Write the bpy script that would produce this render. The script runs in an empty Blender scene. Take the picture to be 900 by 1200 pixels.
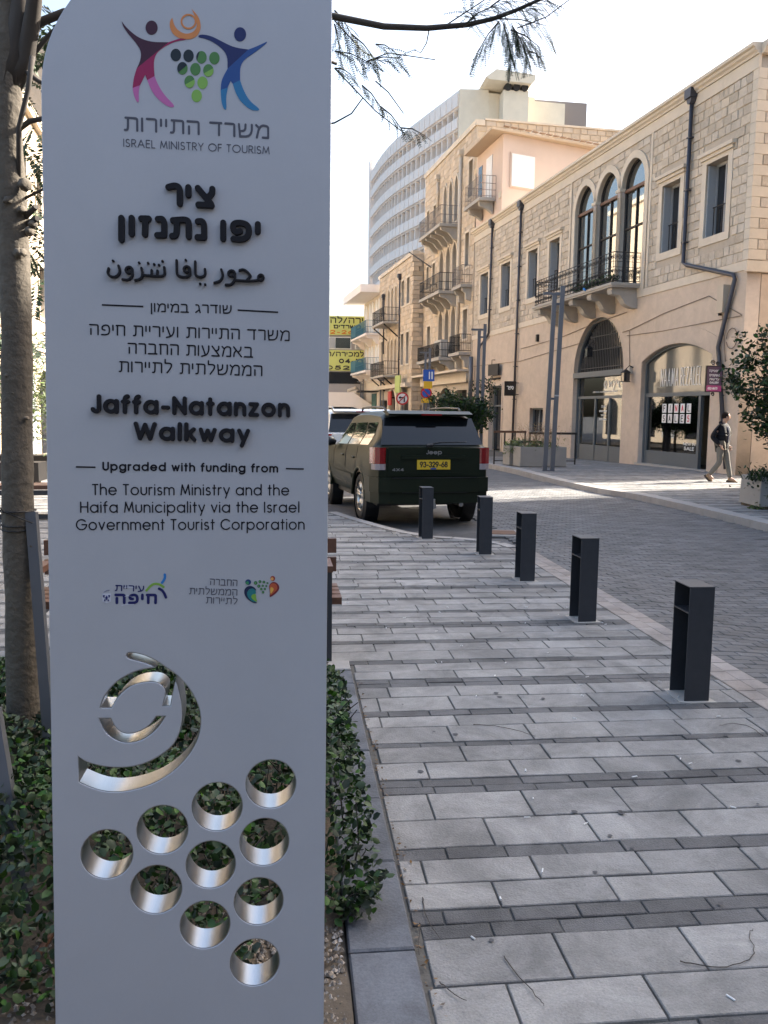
import bpy, bmesh, math, random
import numpy as np
from mathutils import Vector, Matrix
random.seed(7)
rnd = random.random
U = random.uniform
R = math.radians
S = bpy.context.scene
COL = S.collection

# ------------------------------------------------------------------ camera
F_PX, PITCH, ROLL, YAW, EYE = 1000.0, math.atan(0.117), 0.012, R(6.2), 1.6
cam_d = bpy.data.cameras.new('camera')
cam_d.sensor_fit = 'VERTICAL'; cam_d.sensor_height = 24.0; cam_d.lens = 24.0 * F_PX / 1200.0
cam_d.clip_start = 0.05; cam_d.clip_end = 2000
cam = bpy.data.objects.new('camera', cam_d); COL.objects.link(cam)
CAMR = (Matrix.Rotation(-YAW, 3, 'Z') @ Matrix.Rotation(math.pi/2 - PITCH, 3, 'X') @ Matrix.Rotation(ROLL, 3, 'Z'))
cam.matrix_world = Matrix.Translation((0, 0, EYE)) @ CAMR.to_4x4()
S.camera = cam

# ------------------------------------------------------------------ sky, sun, exposure
SUN_AZ, SUN_EL = R(71), R(33)
w = bpy.data.worlds.new('World'); S.world = w; w.use_nodes = True
nt = w.node_tree; bg = nt.nodes['Background']
sky = nt.nodes.new('ShaderNodeTexSky'); sky.sky_type = 'NISHITA'; sky.sun_disc = False
sky.sun_elevation = SUN_EL; sky.sun_rotation = SUN_AZ
sky.air_density = 1.2; sky.dust_density = 6.5; sky.ozone_density = 1.5; sky.altitude = 30
nt.links.new(sky.outputs[0], bg.inputs[0]); bg.inputs[1].default_value = 0.15
sd = bpy.data.lights.new('sun', 'SUN'); sd.energy = 5.0; sd.angle = R(0.5); sd.color = (1, .93, .82)
sun = bpy.data.objects.new('sun', sd); COL.objects.link(sun)
sdir = Vector((math.sin(SUN_AZ)*math.cos(SUN_EL), math.cos(SUN_AZ)*math.cos(SUN_EL), math.sin(SUN_EL)))
sun.rotation_euler = sdir.to_track_quat('Z', 'Y').to_euler(); sun.location = (20, 5, 30)
S.view_settings.view_transform = 'Standard'; S.view_settings.look = 'None'
S.view_settings.exposure = 1.78; S.view_settings.gamma = 1
S.cycles.max_bounces = 6; S.cycles.diffuse_bounces = 4; S.cycles.transparent_max_bounces = 12
S.cycles.use_denoising = True

# ------------------------------------------------------------------ materials
MATS = {}
def mat(name, col, rough=.7, metal=0., var=0., vscale=6., bump=0., bscale=60., island=0., spec=.5, stain=0., coat=0., objvar=0., brush=0., speck=0.):
    """colour with optional clouding, fine relief, and a tint per piece"""
    if name in MATS: return MATS[name]
    m = bpy.data.materials.new(name); m.use_nodes = True; t = m.node_tree; N = t.nodes; L = t.links
    b = N['Principled BSDF']; b.inputs['Roughness'].default_value = rough; b.inputs['Metallic'].default_value = metal
    b.inputs['Specular IOR Level'].default_value = spec; b.inputs['Coat Weight'].default_value = coat
    tc = N.new('ShaderNodeTexCoord')
    rgb = N.new('ShaderNodeRGB'); rgb.outputs[0].default_value = (*col, 1); out = rgb.outputs[0]
    def scaled(out, fac_out, lo, hi):
        mr = N.new('ShaderNodeMapRange'); mr.inputs['To Min'].default_value = lo; mr.inputs['To Max'].default_value = hi
        L.new(fac_out, mr.inputs['Value'])
        mx = N.new('ShaderNodeVectorMath'); mx.operation = 'SCALE'
        L.new(out, mx.inputs[0]); L.new(mr.outputs[0], mx.inputs['Scale']); return mx.outputs[0]
    if var:
        n = N.new('ShaderNodeTexNoise'); n.inputs['Scale'].default_value = vscale; n.inputs['Detail'].default_value = 6
        n.inputs['Roughness'].default_value = .65; L.new(tc.outputs['Object'], n.inputs['Vector'])
        out = scaled(out, n.outputs['Fac'], 1-var*1.6, 1+var*1.6)
    if stain:
        n = N.new('ShaderNodeTexNoise'); n.inputs['Scale'].default_value = vscale*.22; n.inputs['Detail'].default_value = 3
        L.new(tc.outputs['Object'], n.inputs['Vector']); out = scaled(out, n.outputs['Fac'], 1-stain*1.5, 1+stain*1.5)
    if speck:
        n = N.new('ShaderNodeTexNoise'); n.inputs['Scale'].default_value = 170; n.inputs['Detail'].default_value = 3; n.inputs['Roughness'].default_value = .7
        L.new(tc.outputs['Object'], n.inputs['Vector']); out = scaled(out, n.outputs['Fac'], 1-speck*2.2, 1+speck*2.2)
        n = N.new('ShaderNodeTexNoise'); n.inputs['Scale'].default_value = 2.6; n.inputs['Detail'].default_value = 9; n.inputs['Roughness'].default_value = .72; n.inputs['Distortion'].default_value = .6
        L.new(tc.outputs['Object'], n.inputs['Vector']); cr = N.new('ShaderNodeMapRange'); cr.inputs['From Min'].default_value = .36; cr.inputs['From Max'].default_value = .60
        L.new(n.outputs['Fac'], cr.inputs['Value']); out = scaled(out, cr.outputs[0], 1-speck*2.3, 1+speck*.4)
    if island or objvar:
        g = N.new('ShaderNodeNewGeometry'); o = N.new('ShaderNodeObjectInfo')
        ad = N.new('ShaderNodeMath'); ad.operation = 'ADD'; L.new(g.outputs['Random Per Island'], ad.inputs[0]); L.new(o.outputs['Random'], ad.inputs[1])
        fr = N.new('ShaderNodeMath'); fr.operation = 'FRACT'; L.new(ad.outputs[0], fr.inputs[0])
        i = island or objvar
        out = scaled(out, fr.outputs[0], 1-i, 1+i)
        hs = N.new('ShaderNodeHueSaturation')
        m2 = N.new('ShaderNodeMath'); m2.operation = 'MULTIPLY'; m2.inputs[1].default_value = 7.3; L.new(ad.outputs[0], m2.inputs[0])
        f2 = N.new('ShaderNodeMath'); f2.operation = 'FRACT'; L.new(m2.outputs[0], f2.inputs[0])
        mr = N.new('ShaderNodeMapRange'); mr.inputs['To Min'].default_value = 1-i*.9; mr.inputs['To Max'].default_value = 1+i*.9
        L.new(f2.outputs[0], mr.inputs['Value']); L.new(mr.outputs[0], hs.inputs['Saturation']); L.new(out, hs.inputs['Color']); out = hs.outputs[0]
    L.new(out, b.inputs['Base Color'])
    if bump:
        n = N.new('ShaderNodeTexNoise'); n.inputs['Scale'].default_value = bscale; n.inputs['Detail'].default_value = 5
        if brush:
            mp = N.new('ShaderNodeMapping'); mp.inputs['Scale'].default_value = (1, 1, brush); L.new(tc.outputs['Object'], mp.inputs[0]); L.new(mp.outputs[0], n.inputs['Vector'])
        else: L.new(tc.outputs['Object'], n.inputs['Vector'])
        bp = N.new('ShaderNodeBump'); bp.inputs['Strength'].default_value = bump; bp.inputs['Distance'].default_value = .01
        L.new(n.outputs['Fac'], bp.inputs['Height']); L.new(bp.outputs[0], b.inputs['Normal'])
    MATS[name] = m; return m
def glassy(name, tint=(.55,.6,.6), trans=.6, rough=.02):
    m = bpy.data.materials.new(name); m.use_nodes = True; t = m.node_tree; N = t.nodes; L = t.links
    N.remove(N['Principled BSDF']); o = N['Material Output']
    tr = N.new('ShaderNodeBsdfTransparent'); tr.inputs[0].default_value = (*tint, 1)
    gl = N.new('ShaderNodeBsdfGlossy'); gl.inputs['Roughness'].default_value = rough; gl.inputs[0].default_value = (.9,.93,.95,1)
    fr = N.new('ShaderNodeFresnel'); fr.inputs[0].default_value = 1.5
    ad = N.new('ShaderNodeMath'); ad.operation = 'ADD'; ad.inputs[1].default_value = 1-trans; ad.use_clamp = True
    L.new(fr.outputs[0], ad.inputs[0]); mx = N.new('ShaderNodeMixShader')
    L.new(ad.outputs[0], mx.inputs[0]); L.new(tr.outputs[0], mx.inputs[1]); L.new(gl.outputs[0], mx.inputs[2]); L.new(mx.outputs[0], o.inputs[0])
    MATS[name] = m; return m
PAVER = mat('paver_light', (.262,.254,.242), .8, var=.14, vscale=9, stain=.10, bump=.45, bscale=120, island=.15, speck=.17)
BRICK_D = mat('paver_dark', (.108,.106,.106), .75, var=.12, vscale=14, bump=.5, bscale=160, island=.18, speck=.20)
BED = mat('joint_sand', (.10,.095,.085), .95, var=.25, vscale=30, bump=.5)
BORDER = mat('border_stone', (.31,.27,.24), .8, var=.1, island=.14, bump=.3, speck=.14)
SETT = mat('road_sett', (.122,.119,.118), .62, var=.14, vscale=8, stain=.12, bump=.4, bscale=90, island=.24, speck=.16)
ASPH = mat('road_ground', (.115,.113,.113), .85, var=.2, vscale=3, stain=.15, speck=.15, bump=.5)
EARTH = mat('earth', (.11,.085,.06), .95, var=.3, vscale=12, bump=.8, bscale=40)
KERB_D = mat('kerb_dark', (.120,.128,.145), .7, var=.22, vscale=7, stain=.25, speck=.22, bump=.3, bscale=80, objvar=.08)
KERB_L = mat('kerb_light', (.33,.31,.29), .8, var=.14, vscale=6, bump=.3, island=.08)
STONE = mat('limestone', (.52,.445,.355), .9, var=.17, vscale=11, stain=.12, speck=.06, bump=1.0, bscale=18, island=.12)
STONE2 = mat('limestone_far', (.52,.425,.32), .88, var=.12, vscale=5, stain=.10, bump=.7, bscale=10, island=.15)
MORTAR = mat('mortar', (.44,.375,.30), .95, var=.15, bump=.4)
TRIM = mat('dressed_stone', (.60,.52,.415), .85, var=.08, vscale=5, stain=.10, bump=.25, bscale=30)
PLASTER = mat('plaster', (.555,.45,.355), .92, var=.06, vscale=2.2, stain=.10, speck=.05, bump=.15, bscale=40)
PINK = mat('pink_plaster', (.62,.48,.39), .92, var=.05, vscale=1.5, stain=.10, bump=.1)
CONC = mat('concrete', (.40,.37,.33), .88, var=.10, vscale=5, stain=.1, bump=.3, bscale=50)
CONC_W = mat('white_concrete', (.86,.78,.71), .85, var=.05, vscale=1.0)
CONC_Y = mat('cream_concrete', (.68,.62,.50), .9, var=.10, vscale=.7)
WHITE = mat('white_paint', (.75,.74,.72), .6, var=.04)
CREAM = mat('cream_wall', (.66,.57,.45), .9, var=.10, vscale=2, stain=.10)
DARKM = mat('charcoal_steel', (.050,.053,.060), .42, metal=.3, var=.12, vscale=25, bump=.08, bscale=200)
IRON = mat('wrought_iron', (.03,.027,.026), .6, metal=.4)
SHOPF = mat('grey_shop_frame', (.10,.115,.125), .5, var=.06)
PIPE = mat('dark_pipe', (.06,.06,.072), .45, metal=.3)
POLE = mat('grey_pole', (.13,.135,.15), .45, metal=.4, var=.06)
DGLASS = mat('dark_glass', (.02,.022,.026), .06, spec=.9)
RGLASS = mat('mirror_glass', (.32,.33,.33), .03, metal=.92)
SHOPG = glassy('shop_glass', (.82,.86,.86), .90)
SHUT = mat('grey_shutter', (.36,.37,.38), .7, var=.08)
WOOD = mat('bench_wood', (.13,.06,.035), .55, var=.25, vscale=25, bump=.2)
PANEL = mat('panel_paint', (.52,.535,.575), .42, metal=.2, var=.025, vscale=5, stain=.03, speck=.012, bump=.03, bscale=900, spec=.35)
STEEL = mat('brushed_steel', (.40,.415,.44), .30, metal=1., bump=.06, bscale=60, brush=30, var=.04, vscale=20)
LETTER = mat('raised_letter', (.012,.012,.016), .55, spec=.25)
LEAF = mat('hedge_leaf', (.032,.060,.020), .55, island=.60, spec=.32, var=.15, vscale=20)
LEAF2 = mat('tree_leaf', (.035,.065,.025), .5, island=.45)
LEAF3 = mat('feathery_leaf', (.045,.075,.030), .6, island=.35)
LEAF_Y = mat('olive_leaf', (.12,.16,.06), .6, island=.4)
DRY = mat('dry_grass', (.30,.22,.12), .8, island=.3)
BARK = mat('bark', (.105,.088,.068), .9, var=.3, vscale=18, stain=.2, bump=1.0, bscale=35)
TWIG = mat('twig', (.06,.05,.042), .85, var=.2)

# ------------------------------------------------------------------ object helpers
def tag(o, label=None, cat=None, group=None, kind=None):
    if label: o['label'] = label
    if cat: o['category'] = cat
    if group: o['group'] = group
    if kind: o['kind'] = kind
    return o
def link(name, me, parent=None):
    o = bpy.data.objects.new(name, me); COL.objects.link(o)
    if parent is not None: o.parent = parent
    return o
def empty(name, loc=(0,0,0), rz=0., label=None, cat=None, group=None):
    o = bpy.data.objects.new(name, None); COL.objects.link(o); o.location = loc; o.rotation_euler = (0,0,rz)
    return tag(o, label, cat, group)
def copy_tree(o, parent=None):
    c = o.copy(); COL.objects.link(c)
    if parent is not None: c.parent = parent
    for ch in list(o.children): copy_tree(ch, c)
    return c

def ch(pts, it=2):
    for _ in range(it):
        q = [pts[0]]
        for a, b in zip(pts[:-1], pts[1:]):
            q += [(a[0]*.75+b[0]*.25, a[1]*.75+b[1]*.25), (a[0]*.25+b[0]*.75, a[1]*.25+b[1]*.75)]
        pts = q + [pts[-1]]
    return pts
class MB:
    """collects shapes into one mesh"""
    def __init__(s): s.v = []; s.f = []; s.mi = []
    def add(s, vs, fs, mi=0):
        n = len(s.v); s.v += [tuple(p) for p in vs]; s.f += [[i+n for i in f] for f in fs]; s.mi += [mi]*len(fs); return s
    def box(s, x0, x1, y0, y1, z0, z1, mi=0, M=None):
        vs = [Vector(p) for p in ((x0,y0,z0),(x1,y0,z0),(x1,y1,z0),(x0,y1,z0),(x0,y0,z1),(x1,y0,z1),(x1,y1,z1),(x0,y1,z1))]
        if M is not None: vs = [M @ p for p in vs]
        return s.add(vs, [(0,3,2,1),(4,5,6,7),(0,1,5,4),(1,2,6,5),(2,3,7,6),(3,0,4,7)], mi)
    def bbox(s, x0, x1, y0, y1, z0, z1, b=.004, mi=0, sides=True):
        """box with a chamfered top (no bottom face)"""
        vs = [(x0,y0,z0),(x1,y0,z0),(x1,y1,z0),(x0,y1,z0),(x0,y0,z1-b),(x1,y0,z1-b),(x1,y1,z1-b),(x0,y1,z1-b),
              (x0+b,y0+b,z1),(x1-b,y0+b,z1),(x1-b,y1-b,z1),(x0+b,y1-b,z1)]
        return s.add(vs, [(8,9,10,11),(4,5,9,8),(5,6,10,9),(6,7,11,10),(7,4,8,11),(0,1,5,4),(1,2,6,5),(2,3,7,6),(3,0,4,7)], mi)
    def tube(s, pts, r, n=8, mi=0, caps=True, squash=None):
        pts = [Vector(p) for p in pts]; rs = r if isinstance(r, (list, tuple)) else [r]*len(pts)
        rings = []; up = None
        for i, p in enumerate(pts):
            d = (pts[min(i+1, len(pts)-1)] - pts[max(i-1, 0)])
            if d.length < 1e-9: d = Vector((0,0,1))
            d.normalize()
            if up is None: up = d.orthogonal().normalized()
            else:
                up = up - d*up.dot(d)
                up = up.normalized() if up.length > 1e-6 else d.orthogonal().normalized()
            q = d.cross(up)
            rings.append([p + (up*math.cos(2*math.pi*k/n) + q*math.sin(2*math.pi*k/n))*rs[i] for k in range(n)])
        vs = [p for rg in rings for p in rg]; fs = []
        for i in range(len(rings)-1):
            for k in range(n): fs.append((i*n+k, i*n+(k+1) % n, (i+1)*n+(k+1) % n, (i+1)*n+k))
        if caps: fs.append(tuple(range(n-1, -1, -1))); fs.append(tuple((len(rings)-1)*n+k for k in range(n)))
        return s.add(vs, fs, mi)
    def prism(s, poly, y0, y1, mi=0, axis='y'):
        """polygon given in (x,z), drawn out along y (or in (x,y) along z, (y,z) along x)"""
        n = len(poly)
        f = {'y': lambda a, b, t: (a, t, b), 'z': lambda a, b, t: (a, b, t), 'x': lambda a, b, t: (t, a, b)}[axis]
        vs = [f(a, b, y0) for a, b in poly] + [f(a, b, y1) for a, b in poly]
        return s.add(vs, [tuple(range(n)), tuple(range(2*n-1, n-1, -1))] + [(i, i+n, (i+1) % n+n, (i+1) % n) for i in range(n)], mi)
    def stone(s, x0, x1, z0, z1, y0, dep, b=.012):
        """stone block facing +y"""
        dx = min(b, (x1-x0)*.3); dz = min(b, (z1-z0)*.3); j = lambda: U(-.006, .006)
        vs = [(x0,y0,z0),(x1,y0,z0),(x1,y0,z1),(x0,y0,z1)] + [(x0+dx+j(), y0+dep+j(), z0+dz+j()), (x1-dx+j(), y0+dep+j(), z0+dz+j()), (x1-dx+j(), y0+dep+j(), z1-dz+j()), (x0+dx+j(), y0+dep+j(), z1-dz+j())]
        return s.add(vs, [(7,6,5,4),(4,5,1,0),(5,6,2,1),(6,7,3,2),(7,4,0,3)])
    def mesh(s, name, mats):
        me = bpy.data.meshes.new(name); me.from_pydata(s.v, [], s.f)
        for m in (mats if isinstance(mats, (list, tuple)) else [mats]): me.materials.append(m)
        if any(s.mi): me.polygons.foreach_set('material_index', s.mi)
        me.update(); return me
    def build(s, name, mats, parent=None, fix=True, smooth=False):
        me = s.mesh(name, mats)
        if fix and len(s.f) < 60000:
            bm = bmesh.new(); bm.from_mesh(me); bmesh.ops.recalc_face_normals(bm, faces=bm.faces); bm.to_mesh(me); bm.free()
        if smooth:
            me.polygons.foreach_set('use_smooth', [True]*len(me.polygons))
        return link(name, me, parent)

def smooth_angle(o, deg=35):
    me = o.data; me.polygons.foreach_set('use_smooth', [True]*len(me.polygons))
    bm = bmesh.new(); bm.from_mesh(me); c = math.cos(R(deg))
    for e in bm.edges:
        if len(e.link_faces) == 2 and e.link_faces[0].normal.dot(e.link_faces[1].normal) < c: e.smooth = False
    bm.to_mesh(me); bm.free()

def plate(name, loops, thick, d, mats, parent, res=None, bevel=0.):
    """flat sheet of given loops (outer and holes) in the x-z plane, front face at y=d (facing +y) or, with thick<0, facing -y"""
    cu = bpy.data.curves.new(name, 'CURVE'); cu.dimensions = '2D'; cu.fill_mode = 'BOTH'; cu.extrude = abs(thick)/2
    if bevel: cu.bevel_depth = bevel; cu.bevel_resolution = 1; cu.offset = -bevel; cu.extrude = max(abs(thick)/2-bevel, .0001)
    for lp in loops:
        sp = cu.splines.new('POLY'); sp.points.add(len(lp)-1)
        sp.points.foreach_set('co', [c for p in lp for c in (p[0], p[1], 0., 1.)]); sp.use_cyclic_u = True
    to = bpy.data.objects.new('tmp', cu); me = bpy.data.meshes.new_from_object(to)
    bpy.data.objects.remove(to); bpy.data.curves.remove(cu); me.name = name
    yc = d - thick/2
    co = np.empty(len(me.vertices)*3, 'f'); me.vertices.foreach_get('co', co); co = co.reshape(-1, 3)
    co = np.stack([co[:,0], -co[:,2]+yc, co[:,1]], 1); me.vertices.foreach_set('co', co.ravel())
    me.materials.clear()
    for m in (mats if isinstance(mats, (list, tuple)) else [mats]): me.materials.append(m)
    me.update(); return link(name, me, parent)
def rect(x0, x1, z0, z1): return [(x0,z0),(x1,z0),(x1,z1),(x0,z1)]
def pointed(x0, x1, z0, zs, za, n=10):
    """opening with a pointed head: spring zs, apex za"""
    c = (x0+x1)/2; h = (x1-x0)/2; k = za-zs
    Rr = (h*h+k*k)/(2*h); a1 = math.asin(min(1, k/Rr))
    right = [(x1-Rr+Rr*math.cos(a1*i/n), zs+Rr*math.sin(a1*i/n)) for i in range(n+1)]
    left = [(2*c-x, z) for x, z in right[:-1]][::-1]
    return [(x0,z0),(x1,z0)] + right + left
def segmental(x0, x1, z0, zs, za, n=14):
    c = (x0+x1)/2; h = (x1-x0)/2; k = za-zs; Rr = (h*h+k*k)/(2*k); a = math.asin(h/Rr)
    return [(x0,z0),(x1,z0)] + [(c+Rr*math.sin(a-2*a*i/n), za-Rr+Rr*math.cos(a-2*a*i/n)) for i in range(n+1)]
def ring_of(loop, t):
    """the same loop pushed outwards by t (open at the foot)"""
    out = []; n = len(loop)
    for i in range(n):
        p0, p1, p2 = Vector(loop[i-1]), Vector(loop[i]), Vector(loop[(i+1) % n])
        a = (p1-p0); b = (p2-p1)
        if a.length < 1e-6 or b.length < 1e-6: out.append(tuple(p1)); continue
        a.normalize(); b.normalize(); nrm = Vector((a.y+b.y, -a.x-b.x))
        if nrm.length < 1e-6: nrm = Vector((a.y, -a.x))
        nrm.normalize(); k = 1/max(.5, nrm.dot(Vector((a.y, -a.x))))
        out.append(tuple(p1 + nrm*t*k))
    return out

# ------------------------------------------------------------------ stroke lettering (distance field, then outline)
def seg_loops(strokes, wd, cell):
    segs = []
    for st in strokes:
        if len(st) == 1: st = [st[0], st[0]]
        for i in range(len(st)-1): segs.append((*st[i], *st[i+1]))
    sg = np.array(segs, float); pad = wd*.5 + 3*cell
    x0, x1 = min(sg[:,0].min(), sg[:,2].min())-pad, max(sg[:,0].max(), sg[:,2].max())+pad
    y0, y1 = min(sg[:,1].min(), sg[:,3].min())-pad, max(sg[:,1].max(), sg[:,3].max())+pad
    nx, ny = int((x1-x0)/cell)+2, int((y1-y0)/cell)+2
    X, Y = np.meshgrid(x0+np.arange(nx)*cell, y0+np.arange(ny)*cell)
    D = np.full(X.shape, 1e9)
    for ax, ay, bx, by in sg:
        i0 = max(0, int((min(ax,bx)-pad-x0)/cell)); i1 = min(nx, int((max(ax,bx)+pad-x0)/cell)+2)
        j0 = max(0, int((min(ay,by)-pad-y0)/cell)); j1 = min(ny, int((max(ay,by)+pad-y0)/cell)+2)
        xs, ys = X[j0:j1,i0:i1], Y[j0:j1,i0:i1]
        dx, dy = bx-ax, by-ay; L2 = dx*dx+dy*dy
        t = np.clip(((xs-ax)*dx+(ys-ay)*dy)/L2, 0, 1) if L2 > 1e-12 else 0
        D[j0:j1,i0:i1] = np.minimum(D[j0:j1,i0:i1], np.hypot(xs-ax-t*dx, ys-ay-t*dy)-wd/2)
    D[np.abs(D) < cell*1e-3] = -cell*1e-3
    ins = D < 0
    ce = ins[:-1,:-1]*1+ins[:-1,1:]*2+ins[1:,1:]*4+ins[1:,:-1]*8
    nxt = {}; P = {}
    def ept(j, i, e):
        if e == 0: k = ('h', j, i); a, b = (j,i), (j,i+1)
        elif e == 1: k = ('v', j, i+1); a, b = (j,i+1), (j+1,i+1)
        elif e == 2: k = ('h', j+1, i); a, b = (j+1,i), (j+1,i+1)
        else: k = ('v', j, i); a, b = (j,i), (j+1,i)
        if k not in P:
            da, db = D[a], D[b]; t = da/(da-db)
            P[k] = (X[a]+(X[b]-X[a])*t, Y[a]+(Y[b]-Y[a])*t)
        return k
    T = {1:[(0,3)],2:[(1,0)],3:[(1,3)],4:[(2,1)],5:[(0,3),(2,1)],6:[(2,0)],7:[(2,3)],8:[(3,2)],9:[(0,2)],10:[(1,0),(3,2)],11:[(1,2)],12:[(3,1)],13:[(0,1)],14:[(3,0)]}
    for j, i in zip(*np.nonzero((ce > 0) & (ce < 15))):
        for a, b in T[int(ce[j,i])]: nxt[ept(j,i,a)] = ept(j,i,b)
    loops = []; seen = set()
    for k in list(nxt):
        if k in seen: continue
        lp = []; c = k
        while c not in seen and c in nxt: seen.add(c); lp.append(P[c]); c = nxt[c]
        if len(lp) > 3:
            # drop nearly collinear points
            out = [lp[0]]
            for q in range(1, len(lp)-1):
                a, b, c2 = out[-1], lp[q], lp[q+1]
                ar = abs((b[0]-a[0])*(c2[1]-a[1])-(b[1]-a[1])*(c2[0]-a[0]))
                if ar > cell*cell*.10 or math.dist(a, b) > wd*2.5: out.append(b)
            out.append(lp[-1])
            if len(out) > 3: loops.append(out)
    return loops
def A(cx, cy, rx, ry, a0, a1, n=14): return [(cx+rx*math.cos(R(a0+(a1-a0)*i/n)), cy+ry*math.sin(R(a0+(a1-a0)*i/n))) for i in range(n+1)]
def ch(pts, it=2):
    for _ in range(it):
        q = [pts[0]]
        for a, b in zip(pts[:-1], pts[1:]):
            q += [(a[0]*.75+b[0]*.25, a[1]*.75+b[1]*.25), (a[0]*.25+b[0]*.75, a[1]*.25+b[1]*.75)]
        pts = q + [pts[-1]]
    return pts
x_ = .72
O_ = lambda cx=.36: A(cx, .36, .36, .36, 0, 360, 24)
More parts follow.
